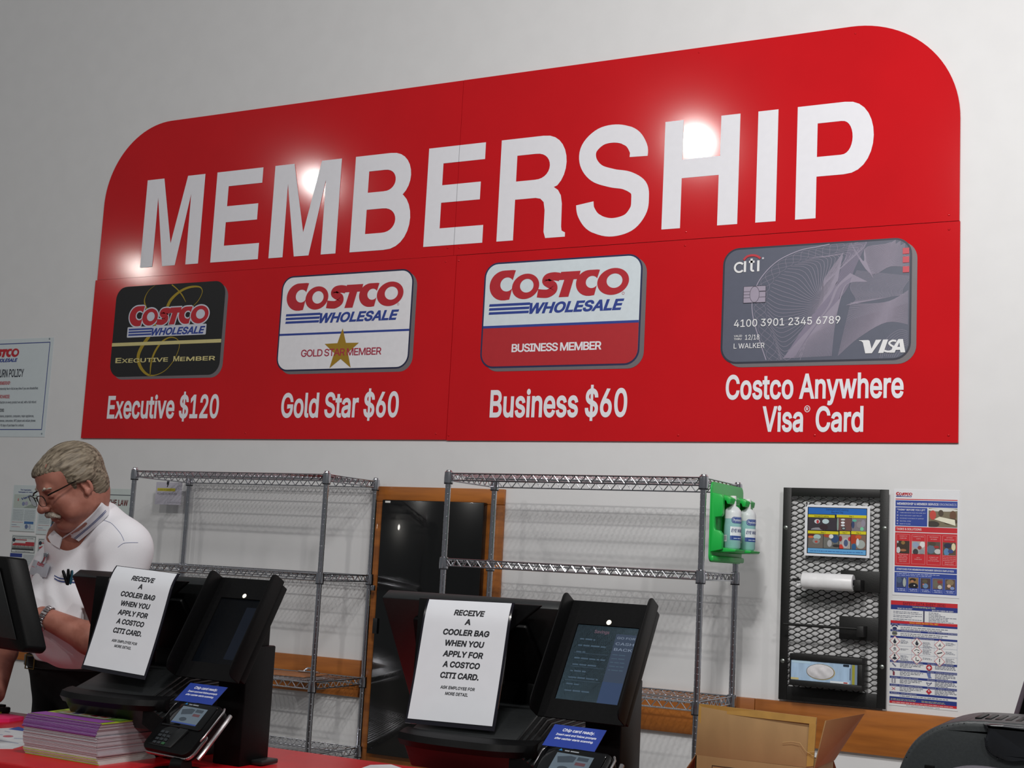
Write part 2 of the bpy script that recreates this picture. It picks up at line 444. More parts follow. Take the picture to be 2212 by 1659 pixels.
glyph(GM, wx(305.6, 580.8), wx(431, 570.6)); glyph(GE, wx(457.2, 569), wx(560.1, 561)); glyph(GM, wx(583, 559), wx(727.6, 548))
glyph(GB, wx(758, 545), wx(889, 470)); glyph(GE, wx(917.1, 533.2), wx(1044.4, 524.4)); glyph(GR, wx(1075, 521.4), wx(1222.6, 511))
def spline(P, n=8):
    out = []; Q = [P[0]] + list(P) + [P[-1]]
    for i in range(1, len(Q) - 2):
        for k in range(n):
            t = k / n; a, b, c, d = Q[i - 1], Q[i], Q[i + 1], Q[i + 2]
            out.append(tuple(.5 * (2 * b[j] + (c[j] - a[j]) * t + (2 * a[j] - 5 * b[j] + 4 * c[j] - d[j]) * t * t + (3 * b[j] - a[j] - 3 * c[j] + d[j]) * t ** 3) for j in range(len(a))))
    out.append(P[-1]); return out
_s = [(1720, 620), (1718, 530), (1640, 412), (1480, 364), (1300, 400), (1168, 530), (1157, 680), (1250, 805), (1420, 862), (1590, 890), (1718, 970), (1736, 1100), (1712, 1230), (1600, 1362), (1400, 1413), (1220, 1358), (1134, 1245), (1118, 1145)]
sp = spline([W(1050 + x / 5.185, 220 + y / 5.185) for x, y in _s], 6)
sw = W(1300, 400)[0] - W(1300 - 37.6, 400)[0]
let.line(sp, [sw * .97 if 14 < i < len(sp) - 14 else sw * 1.0 for i in range(len(sp))], WHT, 2)
glyph(GH, wx(1430.9, 496.5), wx(1594.3, 485.5)); glyph(GI, wx(1633.3, 483), wx(1677.1, 480)); glyph(GP, wx(1719.1, 477.2), wx(1887.5, 380))
# hairline where the upper boards meet, crossing the E
for za, zb in ((LZ0, LZ0 + (LZ1 - LZ0) * .175), (LZ0 + (LZ1 - LZ0) * .433, LZ0 + (LZ1 - LZ0) * .61), (LZ0 + (LZ1 - LZ0) * .832, LZ1)):
    let.rect(SXM - .0012, za, SXM + .0012, zb, '#8f8f95', 3)
let.build('heading_lettering', sign, Matrix.Translation((0, SY, 0)))
# -- price lines under the cards
def line_fit(pr, body, p0, p1, cap_px, color, layer=2, bold=.03, shear=0, width=True, **k):
    a, b = W(*p0), W(*p1); zz = (a[1] + b[1]) / 2
    q = W(p0[0], p0[1] - cap_px); cap = q[1] - a[1]
    pr.text(body, a[0], zz, cap, color, layer, bold=bold, shear=shear, width=(b[0] - a[0]) if width else None, res=4, **k)
def price(fn):
    p = Print(); fn(p); p.build('price_lettering', sign, Matrix.Translation((0, SY, 0)))
price(lambda p: line_fit(p, 'Executive $120', (234, 904), (474, 905), 49, WHT, bold=.055))
price(lambda p: line_fit(p, 'Gold Star $60', (609, 902.5), (862.5, 902.5), 53, WHT, bold=.055))
price(lambda p: line_fit(p, 'Business $60', (1060, 902), (1356, 902), 59, WHT, bold=.055))
def _visa(p):
    line_fit(p, 'Costco Anywhere', (1569, 863.5), (1953, 861), 53, WHT, bold=.055)
    line_fit(p, 'Visa', (1648, 933.5), (1736, 933.5), 55, WHT, bold=.055)
    line_fit(p, 'Card', (1763, 933.5), (1866, 933.5), 55, WHT, bold=.055)
    rx, rz = W(1745.5, 884); p.line([(rx + .0115 * cos(2 * pi * k / 20), rz + .0135 * sin(2 * pi * k / 20)) for k in range(20)], .003, WHT, 2, closed=True)
    p.text('R', rx, rz - .007, .014, WHT, 2, bold=.06, align='c')
price(_visa)

# -- store logo in ink
def logo(pr, u, w, wd, layer=3, red='#b3202c', blue='#2a3f8f', halo=False):
    def P(pts): return [(u + p[0] * wd, w + p[1] * wd) for p in pts]
    def box(x0, x1, z0, z1, pts): return P([(x0 + (x1 - x0) * a, z0 + (z1 - z0) * b) for a, b in pts])
    def fatc(x0, x1, z0, z1):
        out = [(1.0, .985), (.90, 1.0), (.78, 1.0)] + [(.56 + .56 * cos(radians(t)), .5 + .5 * sin(radians(t))) for t in range(90, 268, 9)] + [(.62, 0), (.80, .02), (.90, .42)]
        inn = [(.68 + .26 * cos(radians(t)), .53 + .235 * sin(radians(t))) for t in range(-38, -330, -12)]
        return box(x0, x1, z0, z1, out + inn)
    def ring(x0, x1, z0, z1):
        o = [(.5 + .5 * cos(radians(t)) + .03 * sin(radians(t)), .5 + .5 * sin(radians(t))) for t in range(0, 360, 8)]
        i = [(.545 + .25 * cos(radians(t)), .525 + .27 * sin(radians(t))) for t in range(0, 360, 12)]
        return [box(x0, x1, z0, z1, o), box(x0, x1, z0, z1, i)]
    S = spline([(.97, .80), (.72, .84), (.46, .80), (.38, .67), (.52, .56), (.70, .47), (.71, .30), (.50, .175), (.28, .17), (.04, .20)], 5)
    sh = lambda col, L, gw: None
    shapes = [([fatc(0, .191, -.003, .198)], 0), (ring(.169, .368, -.001, .168), 0), ('S', 0),
              ([box(.504, .661, 0, .166, [(.12, 1), (1, 1), (.93, .68), (.70, .68), (.50, 0), (.06, 0), (.28, .68), (.03, .68)])], 0),
              ([fatc(.632, .797, -.001, .168)], 0), (ring(.782, 1.0, -.002, .171), 0)]
    if halo:
        hw = '#c9ccd8'
        for s_, _ in shapes:
            if s_ == 'S': pr.line(box(.352, .52, 0, .166, S), wd * .078, hw, layer - 1)
            else: pr.line(s_[0], wd * .026, hw, layer - 1, closed=True); pr.poly([s_[0]], hw, layer - 1)
        pr.rrect(u - wd * .012, w - wd * .112, u + wd * .985, w - wd * .008, wd * .01, hw, layer - 1)
    for i_, (s_, _) in enumerate(shapes):
        if s_ == 'S': pr.k = 0; pr.line(box(.352, .52, 0, .166, S), wd * .055, red, layer + .3)
        else: pr.poly(s_, red, layer + (i_ % 2) * .15)
    for z0 in (-.041, -.068, -.095): pr.poly([P([(.004, z0), (.300 + (.095 + z0) * .1, z0), (.303 + (.095 + z0) * .1, z0 + .0165), (.007, z0 + .0165)])], blue, layer)
    pr.text('WHOLESALE', u + .306 * wd, w - .101 * wd, .072 * wd, blue, layer, bold=.085, shear=.28, width=.668 * wd, res=2)

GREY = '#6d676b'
def card(px, name, edge, body, layer=2, shadow=(.022, -.016), label=None):
    """px: left/right/top/bottom midpoints in the photo"""
    x0 = W(*px[0])[0]; x1 = W(*px[1])[0]; z1 = W(*px[2])[1]; z0 = W(*px[3])[1]; r = .052 * (z1 - z0) / .37
    pr = Print()
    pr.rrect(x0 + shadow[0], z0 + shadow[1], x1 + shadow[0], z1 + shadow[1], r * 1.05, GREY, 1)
    pr.rrect(x0, z0, x1, z1, r, edge, 2)
    e = .0085 if edge != body else 0
    pr.rrect(x0 + e, z0 + e, x1 - e, z1 - e, r - e, body, 3)
    pr.box = (x0, z0, x1, z1, r, e); return pr
SGN = Matrix.Translation((0, SY, 0))
# executive card, black and gold
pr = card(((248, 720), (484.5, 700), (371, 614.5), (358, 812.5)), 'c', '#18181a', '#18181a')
x0, z0, x1, z1, r, e = pr.box
K4 = lambda x, y: W(170 + x / 4.149, 560 + y / 4.149)
GLD = '#9c8420'
gold = [([(700, 238), (640, 290), (605, 370), (625, 450), (680, 540), (700, 620), (650, 690), (580, 790), (548, 880), (570, 970), (630, 1035), (700, 1042), (790, 1000), (860, 920), (905, 830), (918, 760), (890, 715), (830, 705), (760, 745), (700, 830), (665, 930), (655, 1045)],
         [4, 6, 14, 22, 30, 36, 40, 46, 44, 38, 24, 10, 8, 8, 8, 8, 9, 14, 22, 26, 22, 8]),
        ([(850, 232), (900, 275), (945, 330), (975, 388)], [14, 12, 14, 4]),
        ([(810, 430), (840, 370), (900, 310), (970, 268), (1040, 250), (1105, 256), (1122, 300), (1090, 370), (1040, 425)], [40, 38, 30, 26, 22, 14, 8, 8, 6])]
for pts, wd in gold:
    q = spline([(*K4(*p), w_) for p, w_ in zip(pts, wd)], 6)
    sc = .0008 * 1.75 / 1.75
    pr.line([(a, b) for a, b, c in q], [c / 4.149 * .00215 for a, b, c in q], GLD, 4)
zl = (K4(310, 770)[1] + K4(1290, 735)[1]) / 2
pr.rect(x0, zl - .010, x1, zl + .010, '#c8bd83', 5)
a = K4(465, 605); b = K4(1175, 560)
logo(pr, a[0], (K4(520, 604)[1] + K4(1100, 583)[1]) / 2 + .002, b[0] - a[0], 7, halo=True)
a = K4(345, 935); b = K4(1238, 908); zz = (a[1] + b[1]) / 2
for t_, xa, xb, cp_ in (('E', 345, 398, 1.0), ('XECUTIVE', 400, 815, .80), ('M', 862, 915, 1.0), ('EMBER', 922, 1238, .80)):
    pr.text(t_, K4(xa, 930)[0], zz, .030 * cp_, '#c8bd83', 6, bold=.05, width=K4(xb, 920)[0] - K4(xa, 930)[0])
ex = pr.build('executive_card_picture', sign, SGN)
# gold star card
K5 = lambda x, y: W(560 + x / 3.95, 540 + y / 3.95)
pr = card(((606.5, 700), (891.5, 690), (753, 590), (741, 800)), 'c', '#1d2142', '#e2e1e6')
x0, z0, x1, z1, r, e = pr.box
zl = (K5(182, 728)[1] + K5(1300, 686)[1]) / 2; pr.rect(x0 + e, zl - .0055, x1 - e, zl + .0055, '#2a3f8f', 4)
a, b = K5(248, 420), K5(1243, 370); logo(pr, a[0], (K5(330, 520)[1] + K5(1130, 480)[1]) / 2, b[0] - a[0], 5)
pr.line([(K5(1198, 466)[0] + .0055 * cos(2 * pi * k / 14), K5(1198, 466)[1] + .0055 * sin(2 * pi * k / 14)) for k in range(14)], .0015, '#b3202c', 5, closed=True)
cx, cz = K5(713, 858); Rs = K5(717, 672)[1] - cz
st = [(cx + Rs * (1 if k % 2 == 0 else .40) * sin(pi * k / 5) * .98, cz + Rs * (1 if k % 2 == 0 else .40) * cos(pi * k / 5)) for k in range(10)]
pr.poly([st], '#9c7a1c', 6)
a, b = K5(370, 915), K5(1054, 895); pr.text('GOLD STAR MEMBER', a[0], (a[1] + b[1]) / 2, .0375, '#a5243f', 7, bold=.02, width=b[0] - a[0], space=.9)
pr.build('gold_star_card_picture', sign, SGN)
# business card
K6 = lambda x, y: W(980 + x / 3.77, 520 + y / 3.77)
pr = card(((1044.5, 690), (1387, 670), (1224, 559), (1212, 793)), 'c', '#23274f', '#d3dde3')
x0, z0, x1, z1, r, e = pr.box
zl = (K6(243, 712)[1] + K6(1520, 668)[1]) / 2
q = [p for p in rr_pts(x0 + e, z0 + e, x1 - e, z1 - e, r - e) if p[1] < zl]; pr.poly([[(x0 + e, zl)] + q + [(x1 - e, zl)]], '#b0222a', 4)
pr.rect(x0 + e, zl - .003, x1 - e, zl + .009, '#2a3f8f', 5)
a, b = K6(303, 400), K6(1437, 340); logo(pr, a[0], (K6(410, 489)[1] + K6(1290, 442)[1]) / 2, b[0] - a[0], 5)
pr.line([(K6(1390, 432)[0] + .006 * cos(2 * pi * k / 14), K6(1390, 432)[1] + .006 * sin(2 * pi * k / 14)) for k in range(14)], .0016, '#b3202c', 5, closed=True)
a, b = K6(482, 912), K6(1213, 890); pr.text('BUSINESS MEMBER', a[0], (a[1] + b[1]) / 2, .0400, '#e4e4ea', 6, bold=.05, width=b[0] - a[0], space=.9)
pr.build('business_card_picture', sign, SGN)
# credit card
K7 = lambda x, y: W(1480 + x / 3.3175, 480 + y / 3.3175)
pr = card(((1561.5, 660), (1970.5, 640), (1772, 526), (1766, 783)), 'c', '#2b2c3c', '#565a6a')
x0, z0, x1, z1, r, e = pr.box
PL = '#a39bad'; PM = '#8d8697'
def clipin(p): return x0 + e < p[0] < x1 - e and z0 + e < p[1] < z1 - e and not any((abs(p[0] - cx_) and (p[0] - cx_) * sx_ > 0 and (p[1] - cz_) * sz_ > 0 and math.hypot(p[0] - cx_, p[1] - cz_) > r - e) for cx_, cz_, sx_, sz_ in ((x0 + r, z0 + r, -1, -1), (x1 - r, z0 + r, 1, -1), (x0 + r, z1 - r, -1, 1), (x1 - r, z1 - r, 1, 1)))
def curve(pts, wd=.0018, col=PM, layer=4, n=10):
    q = spline([K7(*p) for p in pts], n); run = []
    for p in q:
        if clipin(p): run.append(p)
        else:
            if len(run) > 1: pr.line(run, wd, col, layer)
            run = []
    if len(run) > 1: pr.line(run, wd, col, layer)
band = lambda a, b, t: [(p[0] + (q[0] - p[0]) * t, p[1] + (q[1] - p[1]) * t) for p, q in zip(a, b)]
E0 = [(590, 1000), (540, 850), (495, 690), (490, 560), (540, 420), (660, 290), (820, 210), (960, 180), (1080, 155)]
E1 = [(690, 1000), (650, 860), (600, 700), (590, 570), (640, 430), (760, 320), (900, 262), (1040, 250), (1180, 160)]
curve(E0, .0035, PL, 5)
for j in range(4):                       # plaited border band
    for s_ in (1, -1):
        q0 = spline([K7(*p) for p in E0], 12); q1 = spline([K7(*p) for p in E1], 12)
        run = []
        for i_ in range(len(q0)):
            t_ = .55 + .42 * sin(i_ * .36 * 1.0 + j * pi / 2 * s_)
            p = (q0[i_][0] + (q1[i_][0] - q0[i_][0]) * t_, q0[i_][1] + (q1[i_][1] - q0[i_][1]) * t_)
            if clipin(p): run.append(p)
        if len(run) > 1: pr.line(run, .0012, PM, 4)
for k in range(44):                      # first sweep of fine lines, fanning towards the bright fold
    t_ = k / 43
    A_ = (600 + 90 * t_ if t_ > .7 else 600 + 560 * (t_) * .9, 560 - 300 * t_ if t_ < .7 else 350 - 130 * t_)
    s0 = band(E1, E0, 0); i0 = t_ * (len(E1) - 1); i1 = int(i0); fr = i0 - i1; p0 = E1[i1] if i1 >= len(E1) - 1 else (E1[i1][0] * (1 - fr) + E1[i1 + 1][0] * fr, E1[i1][1] * (1 - fr) + E1[i1 + 1][1] * fr)
    tgt = (1200 + 30 * cos(k), 150 + 10 * sin(k * 2)) if t_ > .5 else (760 + 300 * t_, 1000)
    curve([p0, (p0[0] + 90 + 60 * t_, p0[1] - 20 + 120 * (1 - t_)), (1000 - 60 * (1 - t_), 560 + 260 * (.5 - t_)), (1080 + 60 * t_, 520 - 300 * t_)], 0.0017, PM, 4, 6)
for k in range(46):                      # upper right fan
    t_ = k / 45
    curve([(1190 + 12 * k * .3, 150 + 7 * k * .8), (1330 - 40 * t_, 330 - 170 * t_ + 40), (1480, 300 - 170 * t_ + 20), (1630, 330 - 300 * t_)], 0.0017, PM, 4, 5)
for k in range(60):                      # lower folds
    t_ = k / 59
    curve([(690 + 360 * t_, 1000), (820 + 260 * t_, 850 - 120 * t_), (1010 + 120 * t_, 640 - 120 * t_), (1090 + 90 * t_, 470 - 30 * t_), (1190 + 120 * t_, 370 + 60 * t_)], 0.0017, PM, 4, 5)
for k in range(44):
    t_ = k / 43
    curve([(1240 + 390 * t_, 350 + 40 * t_), (1190 + 380 * t_, 470 + 10 * sin(t_ * 3)), (1230 + 330 * t_, 560 - 40 * t_), (1160 + 420 * t_, 600 - 80 * t_)], 0.0016, PM, 4, 5)
for k in range(48):
    t_ = k / 47
    curve([(1100 + 90 * t_, 960 - 380 * t_), (1250 + 40 * t_, 830 - 240 * t_), (1450 + 20 * t_, 720 - 150 * t_), (1625, 740 - 260 * t_)], 0.0016, PM, 4, 5)
for k in range(9):
    curve([(1400 + 14 * k, 980), (1440 + 12 * k, 850 + 12 * k), (1540 + 4 * k, 775 + 14 * k), (1625, 800 + 14 * k)], .0012, PM, 4, 5)
for k in range(14): curve([(700 + 5 * k, 1000), (900 + 6 * k, 700), (1060 + 7 * k, 500), (1130 + 7 * k, 330), (1190 + 9 * k, 150)], .003, '#7b7488', 4, 8)
# text of the credit card
CW = '#e0e0e2'
a = K7(356, 365); cap_ = K7(356, 290)[1] - a[1]
def arc_c(cx, cz, r, t, a0, a1, sq=1.0, col=CW, L=9, n=20): pr.line([(cx + r * cos(radians(a0 + (a1 - a0) * k / n)), cz + r * sq * sin(radians(a0 + (a1 - a0) * k / n))) for k in range(n + 1)], t, col, L)
zb = K7(380, 368)[1]; zt = K7(380, 290)[1]; hh = zt - zb
c0 = K7(397, 330); arc_c(c0[0], c0[1], hh * .42, hh * .18, 40, 320)
for xx in (437, 532):
    p = K7(xx, 330); pr.rect(p[0] - hh * .105, zb + hh * .03, p[0] + hh * .105, zt + hh * .02, CW, 9)
p = K7(483, 330); pr.rect(p[0] - hh * .105, zb + hh * .25, p[0] + hh * .105, zt + hh * .22, CW, 9); pr.rect(p[0] - hh * .24, zt - hh * .17, p[0] + hh * .28, zt + hh * .03, CW, 9)
arc_c(p[0] + hh * .16, zb + hh * .27, hh * .17, hh * .18, 180, 300)
p = K7(488, 262); pr.line(spline([K7(428, 277), K7(452, 252), K7(488, 243), K7(522, 248), K7(548, 265)], 6), hh * .2, '#b8313d', 9)
p = K7(566, 264); pr.ell(p[0], p[1], hh * .1, hh * .1, '#b9b9c2', 9, 14)
for body, p0, p1, cp_ in (('4100 3901 2345 6789', (358, 755), (1118, 732), 52), ('12/18', (437, 847), (540, 845), 35), ('L WALKER', (356, 910), (576, 905), 36), ('VALID', (358, 828), (416, 826), 14), ('THRU', (358, 850), (412, 848), 15)):
    a, b = K7(*p0), K7(*p1); cap = K7(p0[0], p0[1] - cp_)[1] - a[1]
    pr.text(body, a[0], (a[1] + b[1]) / 2, cap, CW, 9, bold=.015 if cp_ > 20 else .03, width=b[0] - a[0])
# VISA
vz0 = (K7(1300, 944)[1] + K7(1555, 938)[1]) / 2; vz1 = (K7(1300, 850)[1] + K7(1540, 842)[1]) / 2; vx = lambda x: K7(x, 900)[0]
def vis(pts): pr.poly([[(vx(x), vz0 + (vz1 - vz0) * z) for x, z in pts]], CW, 9)
vis([(1252, 1), (1318, 1), (1328, .93), (1342, .34), (1372, 1), (1412, 1), (1345, 0), (1298, 0), (1280, .82), (1268, .93), (1252, .97)])
vis([(1424, 1), (1460, 1), (1428, 0), (1390, 0)])
pr.line(spline([(vx(1518), vz0 + (vz1 - vz0) * .86), (vx(1490), vz0 + (vz1 - vz0) * .90), (vx(1468), vz0 + (vz1 - vz0) * .74), (vx(1478), vz0 + (vz1 - vz0) * .58), (vx(1498), vz0 + (vz1 - vz0) * .42), (vx(1490), vz0 + (vz1 - vz0) * .17), (vx(1462), vz0 + (vz1 - vz0) * .09), (vx(1434), vz0 + (vz1 - vz0) * .16)], 5), .0085, CW, 9)
pr.poly([[(vx(x), vz0 + (vz1 - vz0) * z) for x, z in [(1471, 0), (1508, 0), (1516, .2), (1546, .2), (1550, 0), (1584, 0), (1566, 1), (1533, 1)]], [(vx(x), vz0 + (vz1 - vz0) * z) for x, z in [(1526, .42), (1546, .42), (1541, .75)]]], CW, 9)
for zc in (210, 272, 342): a, b = K7(1565, zc + 24), K7(1612, zc - 22); pr.rect(a[0], a[1], min(b[0], x1 - e), b[1], '#bf4450', 9)
# chip
a, b = K7(424, 586), K7(588, 458); pr.rrect(a[0], a[1], b[0], b[1], .008, '#9c93a4', 9)
cx, cz = (a[0] + b[0]) / 2, (a[1] + b[1]) / 2; hw, hh2 = (b[0] - a[0]) / 2, (b[1] - a[1]) / 2; DK = '#3d3a48'
pr.line([(cx + hw * .42 * cos(2 * pi * k / 28), cz + hh2 * .95 * sin(2 * pi * k / 28)) for k in range(28)], .0016, DK, 10, closed=True)
for sx_ in (-1, 1):
    for zz in (-.36, .0 if sx_ < 0 else .3, .36): pr.line([(cx + sx_ * hw * .42, cz + hh2 * zz), (cx + sx_ * hw, cz + hh2 * zz)], .0016, DK, 10)
pr.frame(a[0], a[1], b[0], b[1], .0016, DK, 10)
pr.build('credit_card_picture', sign, SGN)
# ------------------------------------------------------------------ paper on the wall
PAPER = '#dcdde0'
def sheet(name, x0, z0, x1, z1, label, cat, group=None, color=PAPER, t=.0012, Y=WALLY):
    o = empty(name, ((x0 + x1) / 2, Y, z0), label, cat, group)
    b = MB(); b.box((x0, Y - t, z0), (x1, Y - .0001, z1), mat('paper_' + color[1:], color, rough=.45, var=.01)); b.build('sheet', o)
    p = Print(); p.Y = Y - t; p.o = o; p.x0, p.z0, p.x1, p.z1 = x0, z0, x1, z1
    p.w, p.h = x1 - x0, z1 - z0
    p.U = lambda u: x0 + (x1 - x0) * u
    p.V = lambda v: z1 - (z1 - z0) * v           # v runs down the sheet
    def R(u0, v0, u1, v1, col, layer=1): p.rect(p.U(u0), p.V(v1), p.U(u1), p.V(v0), col, layer)
    def T(body, u, v, cap, col, layer=3, width=None, **k): p.text(body, p.U(u), p.V(v), cap * p.h, col, layer, width=None if width is None else width * p.w, res=1, **k)
    def Wd(u0, u1, v, h, col, layer=3, seed=0, frac=1.0): p.words(p.U(u0), p.U(u1), p.V(v), h * p.h, col, layer, seed, frac)
    def done(): return p.build('print', o, Matrix.Translation((0, p.Y, 0)))
    p.R, p.T, p.Wd, p.done = R, T, Wd, done
    return p
NAVY = '#2b3a80'; CRED = '#b8202f'
# return policy notice at the left edge
a = W(117, 729); b = W(97, 944)
px1 = (a[0] + b[0]) / 2; pz1 = a[1]; pz0 = b[1]; pw = .86
p = sheet('policy_notice', px1 - pw, pz0, px1, pz1, 'white policy notice with blue border at the left end of the wall', 'notice', color='#c9d2d6', t=.003)
mm = .032
p.frame(p.x0 + mm, p.z0 + mm * 1.3, p.x1 - mm * .8, p.z1 - mm * .8, .005, NAVY, 1)
K1 = lambda x, y: W(x / 5.53, 680 + y / 5.53)
q = K1(240, 395); q2 = K1(0, 395)
lw = .30
logo(p, q[0] - lw, K1(200, 503)[1], lw, 3)
def ltx(body, right, base, cap, col, bold=.03):
    r_ = K1(right, base); c_ = K1(right, base - cap)[1] - r_[1]
    p.text(body, r_[0], r_[1], c_, col, 3, bold=bold, align='r', res=2, width=len(body) * c_ * .42)
ltx('RETURN POLICY', 285, 742, 95, '#1d2433', .03)
ltx('ON MEMBERSHIP:', 128, 835, 40, CRED); ltx('We will refund your membership fee in full at any time if you are dissatisfied.', 462, 890, 28, '#33384a', .01)
ltx('ON MERCHANDISE:', 122, 997, 40, CRED); ltx('We guarantee your satisfaction on every product we sell, with a full refund.', 440, 1055, 28, '#33384a', .01)
ltx('EXCEPTIONS:', 54, 1160, 38, '#1d2433'); ltx('televisions, projectors, computers, major appliances,', 410, 1222, 28, '#33384a', .01)
ltx('cameras, camcorders, MP3 players and cellular phones', 428, 1278, 28, '#33384a', .01); ltx('within 90 days of purchase for a refund.', 290, 1334, 28, '#33384a', .01)
p.done()
for px, py in ((108, 732), (91, 937)):
    x, z = W(px, py); b = MB(); b.sphere((x, WALLY - .003, z), (.006, .003, .006), mat('clear_clip', '#7b8790', rough=.2), u=10, w=6); b.build('screw', p.o)

# notices behind the man
K8 = lambda x, y: W(x / 6.638, 1030 + y / 6.638)
def quad(K, l, t, r, bt): return K(l, (t + bt) / 2)[0], K((l + r) / 2, bt)[1], K(r, (t + bt) / 2)[0], K((l + r) / 2, t)[1]
def everify(x0, x1, z0, z1, label):
    p = sheet('verification_notice', x0, z0, x1, z1, label, 'notice', 'work verification notices behind the man', color='#c3ccce')
    p.T('This Organization', .5, .115, .030, NAVY, align='c', bold=.03); p.T('Participates in E-Verify', .5, .165, .030, NAVY, align='c', bold=.03)
    p.R(.06, .20, .97, .49, '#8b968e', 1); p.poly([[(p.U(.06), p.V(.49)), (p.U(.45), p.V(.49)), (p.U(.97), p.V(.36)), (p.U(.97), p.V(.24)), (p.U(.86), p.V(.20)), (p.U(.06), p.V(.20))]], '#aeb8b2', 2)
    p.text('E', p.U(.22), p.V(.345), .05 * p.h, '#c0323a', 4, bold=.05, slope=.25); p.text('Verify', p.U(.35), p.V(.325), .05 * p.h, NAVY, 4, bold=.05, slope=.25, width=.45 * p.w)
    p.ell(p.U(.46), p.V(.40), .012, .012, '#7a82a0', 4, 12); p.ell(p.U(.58), p.V(.39), .012, .012, '#9a96ae', 4, 12)
    for c in range(2):
        for k in range(13): p.Wd(.06 + .47 * c, .50 + .46 * c, .53 + k * .019, .008, '#8f989f', 2, seed=k + 20 * c)
    for k, (vv, cl) in enumerate(((.80, '#b0484c'), (.86, '#4f5a8a'), (.90, '#b0484c'))): p.Wd(.06, .5, vv, .009, cl, 2, seed=k, frac=(1, .45, .8)[k])
    p.R(.56, .775, .93, .83, '#42699c', 2); p.ell(p.U(.66), p.V(.885), .013, .013, '#5d6c90', 2, 12); p.ell(p.U(.79), p.V(.885), .010, .013, '#9fa3b6', 2, 12)
    p.Wd(.56, .95, .94, .007, '#8f989f', 2, seed=3); p.R(0, .985, 1, 1, '#9a9a98', 1); p.done()
x0, z0, x1, z1 = quad(K8, 172, 120, 528, 790)
everify(x0, x1, z0, z1, 'E-Verify notice at the far left of the wall, left of the man\'s face')
dx = x1 - x0 + .012
everify(x0 + dx, x1 + dx, z0 - .012, z1 - .012, 'E-Verify notice half hidden behind the moustached man\'s face')
def workright(x0, x1, z0, z1, label):
    p = sheet('rights_notice', x0, z0, x1, z1, label, 'notice', 'right to work notices behind the man', color='#c6cbca')
    p.frame(p.U(.03), p.V(.385), p.U(.97), p.V(.03), .003, '#3a3f4a', 1)
    p.T('IF YOU HAVE THE RIGHT TO WORK,', .5, .085, .022, '#4a4f5c', align='c', width=.8); p.ell(p.U(.10), p.V(.115), .012, .012, '#2c3242', 2, 10)
    p.R(.13, .10, .62, .12, '#a03a40', 2)
    p.poly([[(p.U(.06), p.V(.25)), (p.U(.06), p.V(.205)), (p.U(.16), p.V(.18)), (p.U(.58), p.V(.18)), (p.U(.58), p.V(.15)), (p.U(.94), p.V(.15)), (p.U(.94), p.V(.25))]], '#a8343c', 2)
    p.R(.06, .235, .94, .30, '#b9bcb8', 3)
    for k in range(15): p.poly([[(p.U(.07 + .058 * k), p.V(.315)), (p.U(.085 + .058 * k), p.V(.235 - .012 * (k % 3))), (p.U(.105 + .058 * k), p.V(.245)), (p.U(.115 + .058 * k), p.V(.315))]], '#23262c', 4)
    p.R(.06, .305, .94, .325, '#2b2a2c', 5); p.T("don't let anyone take it away.", .5, .365, .018, '#4a4f5c', align='c', width=.6)
    p.R(.0, .405, .49, .485, NAVY, 2)
    for k in range(18): p.Wd(.03, .46, .52 + k * .0245, .010, '#8f95a2', 2, seed=k); p.Wd(.54, .97, .43 + k * .019, .009, '#8f95a2', 2, seed=k + 40)
    p.R(.52, .78, .98, .87, NAVY, 2); p.ell(p.U(.62), p.V(.905), .015, .012, '#7f8692', 2, 12); p.R(0, .95, 1, 1, CRED, 2)
    p.done()
x0, z0, x1, z1 = quad(K8, 120, 830, 490, 1500)
workright(x0 + .014, x1 + .004, z0, z1, 'right-to-work notice with red banner picture, left of the man\'s shoulder')
workright(x1 + .020, x1 * 2 - x0 + .010, z0 - .012, z1 - .012, 'right-to-work notice mostly hidden behind the man\'s white shirt')
# law poster right of his neck
K9 = lambda x, y: W(200 + x / 8.733, 1030 + y / 8.733)
x1 = K9(782, 500)[0]; z1 = K9(450, 225)[1]; x0 = x1 - .62; z0 = z1 - .44
p = sheet('law_poster', x0, z0, x1, z1, 'grey and white equal employment law poster between the man and the wire rack', 'poster', color='#c3ccca')
p.R(0, .075, 1, .085, '#50555c', 1)
xc = (K9(325, 300)[0] - x0) / (x1 - x0)
p.R(xc - .004, .085, xc + .004, 1, '#50555c', 1)
for c, (ua, ub) in enumerate(((.03, .30), (.33, xc - .02))):
    for k in range(26): p.Wd(ua, ub, .14 + k * .033, .013, '#99a1a6', 2, seed=k + 50 * c)
p.T('THE LAW', .93, .215, .075, '#6a2f30', align='r', bold=.05, width=.24); p.Wd(xc + .15, .66, .16, .014, '#8a9298', 2, seed=2); p.Wd(xc + .17, .66, .20, .014, '#8a9298', 2, seed=4)
xm = (K9(560, 500)[0] - x0) / (x1 - x0)
for c, (ua, ub) in enumerate(((xc + .02, xm - .01), (xm + .02, .985))):
    for k in range(20):
        if k % 6 != 5: p.Wd(ua, ub, .36 + k * .031, .018, '#a3a9ae', 2, seed=k + 90 * c)
p.done()

